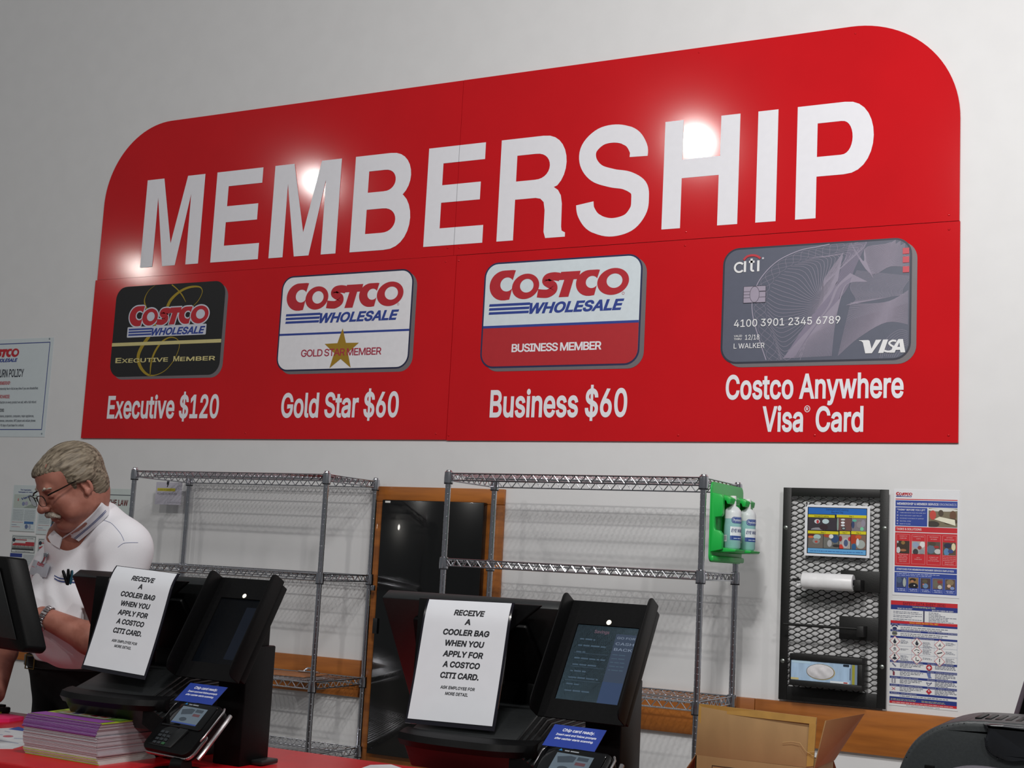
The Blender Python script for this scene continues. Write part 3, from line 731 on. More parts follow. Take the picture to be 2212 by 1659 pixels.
# ------------------------------------------------------------------ right-hand posters
A_, B_ = W(1929.5, 1170), W(2073, 1175)
zt = (W(1932, 1056)[1] + W(2060, 1061)[1]) / 2; zb_ = (W(1930, 1287)[1] + W(2060, 1290)[1]) / 2
p = sheet('ergonomics_poster', A_[0], zb_, B_[0], zt, 'blue and red ergonomics poster right of the black mesh panel', 'poster', color='#dddee2', t=.002)
Q = lambda x, y: ((x - 1075) / 582.0, (y - 100) / 930.0)       # from a close look, in sheet fractions
def RR(x0, y0, x1, y1, col, L=1): u0, v0 = Q(x0, y0); u1, v1 = Q(x1, y1); p.R(u0, v0, u1, v1, col, L)
logo(p, p.U(.035), p.V(.055), .25 * p.w, 2, red='#b3202f')
BL = '#2f4596'; RD = '#c22730'
p.R(.03, .088, .965, .096, RD); p.R(.03, .103, .965, .163, BL)
p.T('MEMBERSHIP & MEMBER SERVICE', .055, .145, .021, '#e3e4ea', bold=.04, width=.63); p.T('ERGONOMICS', .70, .145, .021, '#c8cce0', width=.25)
p.R(.03, .170, .515, .345, BL)
p.T('"THINK" BEFORE YOU LIFT', .055, .200, .016, '#e3e4ea', bold=.03, width=.43)
for k, (c_, t_, w_) in enumerate((('T', 'TURN AND NOSE FACE THE SAME WAY', .44), ('H', 'HEAD AND CHEST LEAD THE LIFT', .38), ('I', 'INCREASE YOUR BASE OF SUPPORT', .41), ('N', 'NEUTRAL SPINE', .20), ('K', 'KEEP IT CLOSE', .19))):
    p.T(c_, .055, .226 + k * .0265, .014, '#e3e4ea', bold=.03); p.T('- ' + t_, .085, .225 + k * .0265, .009, '#ccd2ea', width=w_ * .93)
def photo(u0, v0, u1, v1, blobs, bg):
    p.R(u0, v0, u1, v1, bg, 3)
    for (cx, cy, rx, ry, col) in blobs: p.poly([[(p.U(min(max(cx + rx * cos(t) * .5, u0), u1)), p.V(min(max(cy + ry * sin(t) * .5, v0), v1))) for t in [2 * pi * j / 14 for j in range(14)]]], col, 4 + .2 * blobs.index((cx, cy, rx, ry, col)))
photo(.535, .170, .965, .345, [(.75, .185, .5, .03, '#d8d8d0'), (.60, .235, .10, .09, '#c04a40'), (.72, .215, .08, .06, '#51463a'), (.90, .235, .10, .09, '#6a4c3a'), (.60, .32, .2, .06, '#3f3a34'), (.86, .29, .22, .06, '#4a3f33')], '#79705a')
p.poly([[(p.U(.62), p.V(.275)), (p.U(.70), p.V(.250)), (p.U(.93), p.V(.275)), (p.U(.94), p.V(.330))]], '#e4e2cc', 6)
p.R(.03, .352, .965, .400, RD); p.T('TASKS & SOLUTIONS', .05, .385, .020, '#f0dede', bold=.03, width=.38)
p.R(.03, .408, .965, .722, RD)
heads = (('ACCESS TO', 'COMPUTER'), ('CLEANING STORAGE', 'CARTS'), ('PROCESSING', 'RETURNS'), ('LIFTING', 'MERCHANDISE'))
capt = (('MAINTAIN NEUTRAL', 'WRIST, ELBOW', 'POSITIONS, AND', 'HEAD POSTURE', 'WHEN TYPING'), ('USE A', 'POWER GRASP'), ('ALTERNATE TASK', 'PICK UP AND', 'PUSH TWO RETURNS'), ('When lifting, remember', 'Turn your entire foot', 'Head and chest lead', 'Increase base of support', 'Neutral spine', 'Keep it close'))
pics = (([(.10, .10, .12, .2, '#b9bcc0'), (.5, .15, .3, .3, '#8a6a3c'), (.5, .75, .5, .2, '#a06a48'), (.15, .75, .3, .5, '#c8cacc')], '#3c3028'),
        ([(.3, .3, .5, .5, '#90a0b8'), (.8, .25, .4, .5, '#dcdcda'), (.6, .5, .3, .3, '#8a3c38'), (.75, .8, .4, .4, '#8f969c'), (.3, .85, .4, .5, '#3c3c40')], '#a8a4a0'),
        ([(.3, .6, .6, .7, '#5d7080'), (.7, .4, .4, .2, '#a03434'), (.8, .75, .5, .4, '#c4c4c2'), (.4, .15, .5, .3, '#4c4438')], '#5a5248'),
        ([(.4, .25, .6, .4, '#2a2f48'), (.3, .75, .4, .6, '#5a86b0'), (.8, .35, .3, .6, '#d8cfa8'), (.6, .7, .4, .3, '#3b4a84')], '#5c4a3a'))
for k in range(4):
    u0 = .052 + k * .232; u1 = u0 + .205
    p.frame(p.U(u0), p.V(.702), p.U(u1), p.V(.425), .0012, '#e08a8a', 2)
    for j, t_ in enumerate(heads[k]): p.T(t_, (u0 + u1) / 2, .447 + j * .020, .008, '#f0c8c8', align='c', width=min(.16, len(t_) * .013))
    bl, bg = pics[k]; photo(u0 + .005, .487, u1 - .005, .605, [(u0 + .205 * a_, .487 + .118 * b_, .205 * c_, .118 * d_, e_) for a_, b_, c_, d_, e_ in bl], bg)
    n = len(capt[k])
    for j, t_ in enumerate(capt[k]): p.T(t_, (u0 + u1) / 2, .652 + (j - (n - 1) / 2) * .0165, .0075, '#f0c8c8', align='c', width=min(.18, len(t_) * .010))
p.R(.03, .730, .965, .776, BL); p.T('STRETCHES FOR MEMBERSHIP/MEMBER SERVICE EMPLOYEES', .06, .762, .016, '#dfe2ee', bold=.04, width=.86)
p.R(.03, .784, .965, .975, BL)
p.Wd(.06, .72, .800, .008, '#a8b2dc', 2, seed=5); p.Wd(.06, .60, .815, .008, '#a8b2dc', 2, seed=6)
spic = (([(.3, .3, .5, .6, '#4a5c7c'), (.8, .5, .3, .9, '#a8b0a8')], '#3a4468'), ([(.45, .2, .6, .3, '#2a201c'), (.4, .35, .3, .25, '#b07a5a'), (.5, .8, .9, .6, '#14161e'), (.6, .75, .15, .12, '#e0e0da')], '#8a6c40'),
        ([(.45, .3, .5, .4, '#5c5440'), (.5, .75, .5, .5, '#6a88ac'), (.3, .6, .15, .15, '#c07a70')], '#4a3a40'), ([(.3, .5, .4, .8, '#6c6a5c'), (.7, .3, .5, .3, '#8a3c3c'), (.7, .8, .4, .4, '#b8bcb8')], '#705a54'), ([(.5, .3, .7, .6, '#857458'), (.4, .65, .35, .3, '#d8b49c'), (.7, .85, .4, .3, '#7c90c0')], '#5c4a42'))
for k in range(5):
    u0 = .055 + k * .183; u1 = u0 + .160
    p.frame(p.U(u0), p.V(.962), p.U(u1), p.V(.826), .001, '#8c98cc', 2)
    bl, bg = spic[k]; photo(u0 + .006, .830, u1 - .006, .925, [(u0 + .16 * a_, .830 + .095 * b_, .16 * c_, .095 * d_, e_) for a_, b_, c_, d_, e_ in bl], bg)
    p.Wd(u0 + .02, u1 - .02, .942, .007, '#b8c0e4', 3, seed=k); p.Wd(u0 + .03, u1 - .02, .955, .007, '#b8c0e4', 3, seed=k + 9)
p.done()

# safety data sheet poster
x0 = (W(1926, 1300)[0] + W(1921, 1525)[0]) / 2; x1 = (W(2070, 1310)[0] + W(2066, 1535)[0]) / 2
z1 = (W(1926, 1297)[1] + W(2069, 1302)[1]) / 2; z0 = (W(1922, 1523)[1] + W(2066, 1536)[1]) / 2
p = sheet('safety_poster', x0 - .004, z0, x1 + .004, z1, 'white safety data sheet poster with nine hazard diamonds, above the oak rail', 'poster', color='#dcdddf', t=.002)
V_ = lambda y: (y - 65) / 945.0
def band_(y0, y1, col, L=1): p.R(.012, V_(y0), .985, V_(y1), col, L)
S2 = '#27377f'
band_(70, 108, RD); p.T('SAFETY DATA SHEET (SDS)', .5, V_(104), .026, '#7a1830', align='c', bold=.03, width=.62)
band_(108, 150, S2); p.T('Understanding an SDS', .5, V_(126), .014, '#cfc9a0', align='c', bold=.03, width=.33)
p.T('WHAT IS AN SDS?', .22, V_(145), .012, '#dcdce0', align='c', bold=.04, width=.22); p.T('WHY DO I NEED AN SDS?', .77, V_(147), .012, '#dcdce0', align='c', bold=.04, width=.31)
p.R(.49, V_(150), .51, V_(250), '#3a3a55')
for k in range(6): p.Wd(.05, .47, V_(170 + k * 14 + 6 * (k // 2)), .007, '#7b7f8e', 2, seed=k, frac=(.9, 1, 1, .65, 1, .42)[k])
for k in range(7): p.Wd(.57, .97, V_(166 + k * 13), .007, '#7b7f8e', 2, seed=k + 9, frac=(.35, .45, .62, 1, .7, .7, .9)[k])
band_(250, 274, RD); p.T('WHAT DOES AN SDS TELL ME?', .5, V_(270), .015, '#e0b040', align='c', bold=.04, width=.42)
def sec(y, l, r=None, h=18):
    band_(y, y + h, S2); p.T(l, .03, V_(y + h - 5), .009, '#c2c4d4', bold=.02, width=min(.46, len(l) * .0125))
    if r: p.T(r, .56, V_(y + h - 5), .009, '#c2c4d4', bold=.02, width=min(.42, len(r) * .0125))
sec(274, 'SECTION 1 - PRODUCT & COMPANY IDENTIFICATION')
sec(331, 'SECTION 2 - HAZARDS IDENTIFICATION', 'SECTION 11 - TOXICOLOGICAL INFORMATION')
band_(388, 406, S2); p.T('GHS Pictograms and Hazard Classes', .5, V_(402), .009, '#c2c4d4', align='c', width=.3)
for k, (y, n) in enumerate(((302, 2), (358, 2))):
    for j in range(n): p.Wd(.16, .92, V_(y + 8 + j * 15), .008, '#6f7484', 2, seed=30 + k * 5 + j, frac=(.93, .80)[j])
def P2(u, y): return (p.U(u), p.V(V_(y)))
# telephone and flame icons
c = P2(.075, 312); p.ell(c[0], c[1] - .004, .009, .006, '#2c3460', 2, 12); p.line(spline([(c[0] - .013, c[1] + .004), (c[0], c[1] + .010), (c[0] + .013, c[1] + .004)], 4), .004, '#2c3460', 2)
c = P2(.075, 366); p.ell(c[0], c[1], .011, .009, '#8b8a70', 2, 14); p.rect(c[0] - .009, c[1] - .003, c[0] + .009, c[1] + .004, '#4a4e5c', 3)
for k in range(4): p.rect(p.U((.012, .325, .655, .983)[k]), p.V(V_(616)), p.U((.015, .328, .658, .986)[k]), p.V(V_(406)), '#9aa0b4', 1)
for y in (474, 546): band_(y, y + 2, '#9aa0b4')
marks = 'flame flame burst skull corro gas health env excl'.split()
for k in range(9):
    c = P2((.08, .405, .735)[k % 3], (436, 506, 580)[k // 3] + 4 * (k % 3)); d = .0215
    for r_, col, L in ((d, '#c4606a', 2), (d * .88, '#e4e4e2', 3)): p.poly([[(c[0], c[1] + r_), (c[0] - r_, c[1]), (c[0], c[1] - r_), (c[0] + r_, c[1])]], col, L)
    m_ = marks[k]; x_, z_ = c; D = '#30333f'
    if m_ == 'flame': p.poly([[(x_, z_ + .012), (x_ - .007, z_ - .001), (x_ - .004, z_ - .009), (x_ + .004, z_ - .009), (x_ + .007, z_ - .001), (x_ + .003, z_ + .003)]], D, 4)
    elif m_ == 'excl': p.rect(x_ - .0018, z_ - .003, x_ + .0018, z_ + .011, D, 4); p.ell(x_, z_ - .008, .002, .002, D, 4, 8)
    elif m_ == 'gas': p.line([(x_ - .010, z_ - .003), (x_ + .010, z_ + .003)], .0045, D, 4)
    elif m_ == 'health': p.ell(x_, z_ + .008, .004, .005, D, 4, 10); p.poly([[(x_ - .010, z_ - .006), (x_ - .004, z_ + .002), (x_ + .004, z_ + .002), (x_ + .010, z_ - .006), (x_, z_ - .010)]], D, 4)
    elif m_ == 'env': p.line([(x_ - .003, z_ + .008), (x_ - .003, z_ - .004), (x_ + .005, z_ - .007)], .003, D, 4); p.ell(x_ + .006, z_ - .004, .004, .002, D, 4, 8)
    elif m_ == 'corro': p.line([(x_ - .010, z_), (x_ - .002, z_ + .006), (x_ + .010, z_ + .002)], .0025, D, 4); p.ell(x_ + .006, z_ - .006, .004, .002, D, 4, 8)
    elif m_ == 'skull': p.ell(x_, z_ + .002, .006, .006, '#8a8c94', 4, 12); p.line([(x_ - .008, z_ - .008), (x_ + .008, z_ - .004)], .0015, '#8a8c94', 4)
    else: p.poly([[(x_ - .008, z_ - .005), (x_ - .002, z_ + .002), (x_ + .002, z_ + .008), (x_ + .004, z_), (x_ + .008, z_ - .004)]], '#70737c', 4)
    for j in range((4, 6, 3, 2, 5, 3, 6, 2, 6)[k]): p.Wd((.165, .49, .82)[k % 3], (.31, .645, .975)[k % 3], V_((424, 494, 562)[k // 3] + j * 9.5 + (8 if k % 2 else 0)), .0055, '#7b7f8e', 2, seed=60 + k * 7 + j, frac=.55 + .4 * ((j * 7 + k) % 5) / 5)
for (y, l, r, ic1, ic2) in ((606, 'SECTION 3 - COMPOSITION / INFORMATION ON INGREDIENTS', 'SECTION 4 - FIRST AID MEASURES', 'pen', 'cross'), (678, 'SECTION 5 - FIRE FIGHTING MEASURES', 'SECTION 6 - ACCIDENTAL RELEASE MEASURES', 'ext', 'boot'),
                            (748, 'SECTION 7 - HANDLING AND STORAGE', 'SECTION 8 - EXPOSURE CONTROLS', 'cab', 'gog'), (818, 'SECTION 9 - PHYSICAL & CHEMICAL PROPERTIES', 'SECTION 10 - STABILITY & REACTIVITY', 'mol', 'dia')):
    sec(y, l, r, 20)
    for j in range(3): p.Wd(.16, .50, V_(y + 32 + j * 13), .008, '#6f7484', 2, seed=y + j, frac=(1, .9, .5)[j])
    for j in range(4 if y > 650 else 3): p.Wd(.67, .98, V_(y + 28 + j * 12), .008, '#6f7484', 2, seed=y + 40 + j, frac=(.9, .95, 1, .6)[j])
    c = P2(.07, y + 42); e_ = P2(.585, y + 44)
    if ic1 == 'pen': p.line([(c[0] - .006, c[1] + .006), (c[0] + .008, c[1] - .006)], .005, '#6c6f8a', 2)
    elif ic1 == 'ext': p.rrect(c[0] - .004, c[1] - .010, c[0] + .004, c[1] + .006, .003, '#7c3448', 2); p.line([(c[0], c[1] + .007), (c[0] - .007, c[1] + .008)], .003, '#4a4a5a', 2)
    elif ic1 == 'cab': p.rect(c[0] - .008, c[1] - .009, c[0] + .008, c[1] + .009, '#8d8c98', 2); p.rect(c[0] - .003, c[1] - .008, c[0] + .002, c[1] + .008, '#d8d8dc', 3)
    else:
        for s_ in (-1, 1): p.line([(c[0] - .007, c[1] + .006 * s_), (c[0] + .007, c[1] - .005 * s_)], .002, '#c4606a', 2 + .5 * s_)
    if ic2 == 'cross': p.ell(*e_, .012, .012, '#b0343c', 2, 18); p.rect(e_[0] - .007, e_[1] - .002, e_[0] + .007, e_[1] + .002, '#e6e6e6', 3); p.rect(e_[0] - .002, e_[1] - .007, e_[0] + .002, e_[1] + .007, '#e6e6e6', 3.5)
    elif ic2 == 'boot': p.poly([[(e_[0] - .010, e_[1] + .011), (e_[0] + .006, e_[1] + .011), (e_[0] + .006, e_[1] - .002), (e_[0] + .011, e_[1] - .008), (e_[0] - .002, e_[1] - .010), (e_[0] - .006, e_[1])]], '#6474a8', 2)
    elif ic2 == 'gog': p.line(spline([(e_[0] - .010, e_[1] + .004), (e_[0] - .002, e_[1] - .007), (e_[0] + .011, e_[1] + .005), (e_[0] + .002, e_[1] + .001), (e_[0] - .010, e_[1] + .004)], 4), .0025, '#6c6f92', 2)
    else: p.poly([[(e_[0], e_[1] + .012), (e_[0] - .012, e_[1]), (e_[0], e_[1] - .012), (e_[0] + .012, e_[1])]], '#b8323e', 2); p.ell(e_[0], e_[1] + .003, .003, .003, '#e0d0d0', 3, 8)
sec(888, 'SECTION 16 - OTHER INFORMATION', None, 20); p.Wd(.16, .86, V_(922), .008, '#6f7484', 2, seed=5)
band_(930, 968, S2)
for k in range(2): p.Wd(.03, .40, V_(952 + 10 * k), .007, '#a8a58a', 2, seed=k); p.Wd(.48, .82, V_(952 + 10 * k), .007, '#a8a58a', 2, seed=k + 3)
band_(968, 990, RD); p.Wd(.05, .93, V_(983), .008, '#e0c0c0', 2, seed=8); p.T('Post on Safety Board during "Hazards Matter" Training', .5, V_(1002), .008, '#44475a', align='c', width=.48)
p.done()

# ------------------------------------------------------------------ black mesh panel with its holders
MP = WALLY - .035           # front of the frame bars
fx0 = (W(1692, 1100, MP)[0] + W(1681, 1480, MP)[0]) / 2; fx1 = (W(1922, 1100, MP)[0] + W(1911, 1490, MP)[0]) / 2
fz1 = (W(1700, 1054, MP)[1] + W(1915, 1056.5, MP)[1]) / 2; fz0 = (W(1685, 1513, MP)[1] + W(1905, 1529, MP)[1]) / 2
pan = empty('mesh_panel', ((fx0 + fx1) / 2, WALLY, fz0), 'black metal frame with diamond mesh hung on the wall left of the posters', 'wall panel')
bw = .036
b = MB()
for lo, hi in (((fx0, MP, fz0), (fx0 + bw, MP + .006, fz1)), ((fx1 - bw, MP, fz0), (fx1, MP + .006, fz1)), ((fx0 + bw, MP, fz1 - bw), (fx1 - bw, MP + .006, fz1)), ((fx0 + bw, MP, fz0), (fx1 - bw, MP + .006, fz0 + .058))):
    b.rbox(lo, hi, BLKM, .0015)
b.build('frame', pan)
b = MB(); ph, pv = .0500, .0228; zz = fz0 + .05; k = 0
while zz < fz1 - .03:
    pts = []; n = int((fx1 - fx0 - 2 * bw + .02) / ph * 8)
    P_ = []
    for i in range(n + 1):
        x = fx0 + bw - .01 + (fx1 - fx0 - 2 * bw + .02) * i / n
        c_ = cos(2 * pi * (x - fx0) / ph); c_ = math.copysign(abs(c_) ** .8, c_)
        z = zz + (1 if k % 2 else -1) * pv / 4 * c_
        P_.append((x, z))
    b.grid([[(x, MP + .0045, z + .0026) for x, z in P_], [(x, MP + .0035, z) for x, z in P_], [(x, MP + .0065, z - .0026) for x, z in P_]], BLKM, True)
    zz += pv / 2; k += 1
b.build('mesh', pan)
for px, py in ((1697.5, 1139.5), (1911, 1141), (1690.5, 1427.5), (1905, 1440.5)):
    x, z = W(px, py, MP); b = MB(); b.lathe([(.0, -.002), (.0095, -.002), (.0095, .0005), (.007, .003), (0, .0035)], mat('zinc', '#8e938f', rough=.3, metal=.8), Matrix.Translation((x, MP, z)) @ Matrix.Rotation(pi / 2, 4, 'X'), n=18)
    b.build('bolt', pan)
SPC = []      # wall stand-offs
for x in (fx0 + .018, fx1 - .018):
    for z in (fz0 + .16, fz1 - .16): b = MB(); b.cyl((x, MP + .006, z), (x, WALLY, z), .008, BLKM, 10); b.build('spacer', pan)
# plates and rods
def rod(plate, yz, x_end, label):
    (pa, pb) = plate
    xa, za = W(*pa, MP - .004); xb, zb = W(*pb, MP - .004)
    b = MB(); b.rbox((xa, MP - .004, zb), (xb, MP + .002, za), BLKM, .001); b.build('backing_plate', pan)
    x2, z2 = yz; b = MB()
    b.rbox((x2 - .012, MP - .075, z2 - .032), (x2 + .016, MP - .004, z2 + .012), BLKM, .002)
    b.cyl((x2, MP - .062, z2), (x_end, MP - .062, z2), .0058, BLKM, 12); b.build('roll_rod', pan)
yR = MP - .062
r1 = W(1852, 1259, yR); rod(((1816, 1231), (1900, 1281)), r1, W(1712, 1258, yR)[0], '')
r2 = W(1858, 1359, yR); rod(((1813, 1330), (1897, 1386)), r2, W(1693, 1346, yR)[0], '')
# roll of bags on the upper rod
xa = W(1730, 1255, yR - .02)[0]; xb = W(1841, 1259, yR - .02)[0]; zc = r1[1] - .002
BAG = mat('bag_film', '#e6e6e8', rough=.35, var=.03, scale=40, bump=.1)
o = empty('bag_roll', ((xa + xb) / 2, yR, zc), 'white roll of plastic bags on the upper rod of the black mesh panel', 'bag roll')
M_ = Matrix.Translation((xa, yR, zc)) @ Matrix.Rotation(pi / 2, 4, 'Y')
L_ = xb - xa
b = MB(); b.lathe([(.0075, 0), (.030, .0), (.0345, .004), (.0350, L_ * .3), (.0343, L_ * .32), (.0346, L_ * .34), (.0348, L_ - .003), (.0335, L_), (.0135, L_ + .0005), (.0125, L_ - .02)], BAG, M_, 32, caps=False); b.build('film', o)
b = MB(); b.lathe([(.0128, L_ - .018), (.0128, L_ - .001), (.0075, L_ - .001), (.0075, L_ - .018)], mat('card_core', '#4d4a7a', rough=.7), M_, 20, caps=False); b.build('core', o)
b = MB(); rnd = random.Random(3)
for j in range(5):
    pts = [(xa + .006 - .042 * t + .005 * rnd.uniform(-1, 1), yR - .006 + .012 * rnd.uniform(-1, 1), zc + .010 - .008 * j + .010 * rnd.uniform(-1, 1) - .012 * t * t) for t in (0, .3, .6, 1.0)]
    P_ = []
    for dz in (-.012, -.004, .004, .012): P_.append([(q_[0], q_[1] + dz * .4 + .004 * sin(9 * dz + j), q_[2] + dz * (1 - .35 * i)) for i, q_ in enumerate(pts)])
    b.grid(P_, BAG)
b.build('loose_bag', o)
# dispenser holder with its box
hx0, hz1 = W(1706, 1411, MP - .09); hx1, _ = W(1863, 1421, MP - .09); _, hz0 = W(1790, 1487, MP - .09)
hb = empty('dispenser_bracket', ((hx0 + hx1) / 2, MP, hz0), 'black open-fronted metal dispenser bracket low on the mesh panel', 'dispenser holder')
b = MB(); D0 = MP - .092
b.rbox((hx0, D0, hz1 - .024), (hx1, MP - .001, hz1), BLKM, .002); b.rbox((hx0, D0, hz0), (hx1, MP - .001, hz0 + .022), BLKM, .002)
b.rbox((hx0, D0, hz0 + .022), (hx0 + .004, MP - .001, hz1 - .024), BLKM, .0015); b.rbox((hx1 - .020, D0, hz0 + .022), (hx1, MP - .001, hz1 - .024), BLKM, .002)
b.build('bracket', hb)
bx0, bx1, bz0, bz1 = hx0 + .006, hx1 - .021, hz0 + .023, hz1 - .026
gb = empty('wipe_box', ((bx0 + bx1) / 2, D0 + .04, bz0), 'pale blue box with an oval opening held in the dispenser bracket', 'box')
b = MB(); b.box((bx0, D0 + .006, bz0), (bx1, MP - .004, bz1), mat('box_blue', '#a8c3de', rough=.35, var=.1, scale=14, stretch=(3, 1, .6))); b.build('carton', gb)
pr = Print(); hB = bz1 - bz0; wB = bx1 - bx0
pr.U = lambda u: bx0 + wB * u; pr.V = lambda v: bz1 - hB * v
pr.rect(pr.U(.90), pr.V(1), pr.U(.995), pr.V(0), '#7d8fa4', 1); pr.rect(pr.U(.925), pr.V(1), pr.U(.965), pr.V(.02), '#9c9a38', 2); pr.rect(pr.U(.89), pr.V(.8), pr.U(.90), pr.V(.2), '#39425a', 2)
pr.rrect(pr.U(.01), pr.V(.13), pr.U(.30), pr.V(-.0), .004, '#b7d3e6', 1); pr.rrect(pr.U(.79), pr.V(.14), pr.U(.88), pr.V(.03), .003, '#1f2a38', 2)
pr.rect(pr.U(.0), pr.V(.98), pr.U(.12), pr.V(.88), '#c9bc84', 2); pr.rect(pr.U(.60), pr.V(1), pr.U(.88), pr.V(.9), '#dfe6ea', 2); pr.rect(pr.U(.80), pr.V(.98), pr.U(.86), pr.V(.92), '#b0443c', 3)
pr.ell(pr.U(.455), pr.V(.50), wB * .218, hB * .40, '#c9b98a', 3); pr.ell(pr.U(.45), pr.V(.49), wB * .212, hB * .385, '#4b4640', 4)
pr.build('box_print', gb, Matrix.Translation((0, D0 + .006, 0)))
b = MB(); P_ = []
for i in range(9):
    row = []
    for j in range(17):
        u = -1 + 2 * j / 16; v = -1 + 2 * i / 8; rr_ = math.hypot(u, v); k_ = 1 if rr_ <= 1 else 1 / rr_
        su, sv = u * math.sqrt(1 - v * v / 2), v * math.sqrt(1 - u * u / 2)
        row.append((pr.U(.45) + su * wB * .205, D0 + .0030 - .004 * (1 - (su * su + sv * sv)) - .0022 * sin(7 * su + 4 * sv) * (1 - su * su - sv * sv), pr.V(.49) + sv * hB * .37))
    P_.append(row)
b.grid(P_, mat('tissue', '#cfcdd0', rough=.6, var=.06, scale=60)); b.build('tissue', gb)
# laminated instruction sheet tied to the mesh
K10 = lambda x, y: W(1700 + x / 9.219, 1060 + y / 9.219, MP - .004)
x0 = (K10(345, 500)[0] + K10(357, 1320)[0]) / 2; x1 = (K10(1648, 500)[0] + K10(1650, 1300)[0]) / 2; z1 = (K10(345, 305)[1] + K10(1645, 275)[1]) / 2; z0 = (K10(357, 1325)[1] + K10(1650, 1308)[1]) / 2
p = sheet('instruction_sheet', x0, z0, x1, z1, 'laminated blue and yellow step by step sheet tied to the mesh panel', 'notice', color='#dfe0e6', t=.0012, Y=MP - .003)
p.R(.04, .045, .955, .955, '#10131c')
QB = lambda x0_, y0_, x1_, y1_, col, L=3: p.R(.04 + .915 * (x0_ - 405) / 1185, .045 + .91 * (y0_ - 345) / 925, .04 + .915 * (x1_ - 405) / 1185, .045 + .91 * (y1_ - 345) / 925, col, L)
QX = lambda x: .04 + .915 * (x - 405) / 1185
QY = lambda y: .045 + .91 * (y - 345) / 925
QB(420, 358, 1580, 485, '#1f66b8'); p.T('Damaged and Leaking', QX(1000), QY(405), .034, '#15407e', 4, align='c', bold=.02, width=.34); p.T('Bag and Tag', QX(1000), QY(455), .030, '#15407e', 4, align='c', bold=.02, width=.18)
for x_, y_, x2_, y2_, t_, fw_ in ((420, 495, 955, 550, 'Damaged & Leaking', .22), (990, 485, 1578, 540, 'Step 1', .07), (420, 818, 1035, 875, 'Step 2', .07), (1055, 808, 1265, 865, 'Step 3', .07), (1285, 800, 1578, 860, 'Step 4', .07)):
    QB(x_, y_, x2_, y2_, '#d0c41c'); p.T(t_, QX((x_ + x2_) / 2), QY(y2_ - 14), .026, '#4a4a14', 4, align='c', bold=.02, width=fw_)
def pic(x_, y_, x2_, y2_, bg, blobs):
    QB(x_, y_, x2_, y2_, bg, 2)
    for n_, (a_, b_, c_, d_, col) in enumerate(blobs):
        cx, cy = x_ + (x2_ - x_) * a_, y_ + (y2_ - y_) * b_
        p.poly([[(p.U(QX(min(max(cx + (x2_ - x_) * c_ * .5 * cos(t), x_), x2_))), p.V(QY(min(max(cy + (y2_ - y_) * d_ * .5 * sin(t), y_), y2_)))) for t in [2 * pi * j / 16 for j in range(16)]]], col, 3 + .2 * n_)
pic(420, 558, 990, 800, '#37323a', [(.35, 1.0, .5, .4, '#8f8d94'), (.55, .75, .3, .5, '#33222a'), (.32, .30, .20, .36, '#c8ccd2'), (.34, .32, .09, .30, '#b03038'), (.62, .28, .24, .40, '#b8ccd2')])
pic(1000, 550, 1280, 797, '#6a4a48', [(.06, .5, .12, 1.2, '#8aa098'), (.42, .12, .3, .14, '#c8d0d0'), (.42, .36, .28, .18, '#e4e8ee'), (.42, .58, .28, .16, '#d8dce2'), (.48, .82, .3, .26, '#333a44'), (.48, .82, .2, .14, '#9aa8a8')])
pic(1290, 545, 1575, 797, '#7d767c', [(.1, .5, .2, .6, '#34446a'), (.2, .18, .3, .2, '#5cae96'), (.55, .5, .4, .5, '#8d868a'), (.72, .82, .25, .3, '#78c4a0'), (.8, .4, .3, .6, '#8f8a98')])
pic(428, 882, 728, 1158, '#6d6660', [(.2, .1, .5, .3, '#5a2420'), (.18, .22, .4, .16, '#d06a3c'), (.6, .2, .5, .35, '#a3c0be'), (.55, .5, .5, .4, '#8a8a88'), (.55, .55, .2, .16, '#b0483c')])
pic(738, 878, 1042, 1155, '#6a6a66', [(.75, .3, .5, .6, '#2f4a72'), (.25, .1, .5, .25, '#a84830'), (.5, .15, .3, .3, '#d8dad8'), (.4, .65, .3, .5, '#a8a8aa'), (.85, .8, .5, .2, '#2c2c30')])
pic(1055, 872, 1270, 1150, '#a8a09a', [(.1, .3, .3, .4, '#8a2c2c'), (.15, .9, .5, .4, '#c43c2c'), (.55, .6, .6, .7, '#b8b4b4'), (.6, .6, .4, .5, '#4a5a7c'), (.95, .3, .3, .3, '#b8283a')])
pic(1283, 868, 1578, 1155, '#7a6258', [(.15, .3, .5, .7, '#a83a20'), (.5, .15, .4, .3, '#c4582c'), (.2, .85, .3, .5, '#2a5a8a'), (.65, .65, .6, .6, '#a0a8a4'), (.45, .5, .2, .5, '#c8d0d8')])
QB(425, 1165, 1578, 1258, '#62a4d8'); p.Wd(QX(470), QX(1520), QY(1222), .016, '#2f62a0', 4, seed=12)
p.done()
for x_, y_ in ((400, 275), (1640, 270)):
    x, z = K10(x_, y_); b = MB(); b.tube([(x - .004, MP - .005, z - .008), (x + .002, MP - .007, z + .004), (x - .001, MP - .004, z + .010), (x - .006, MP + .004, z + .004)], .0018, BLKM, 6); b.build('cable_tie', p.o)
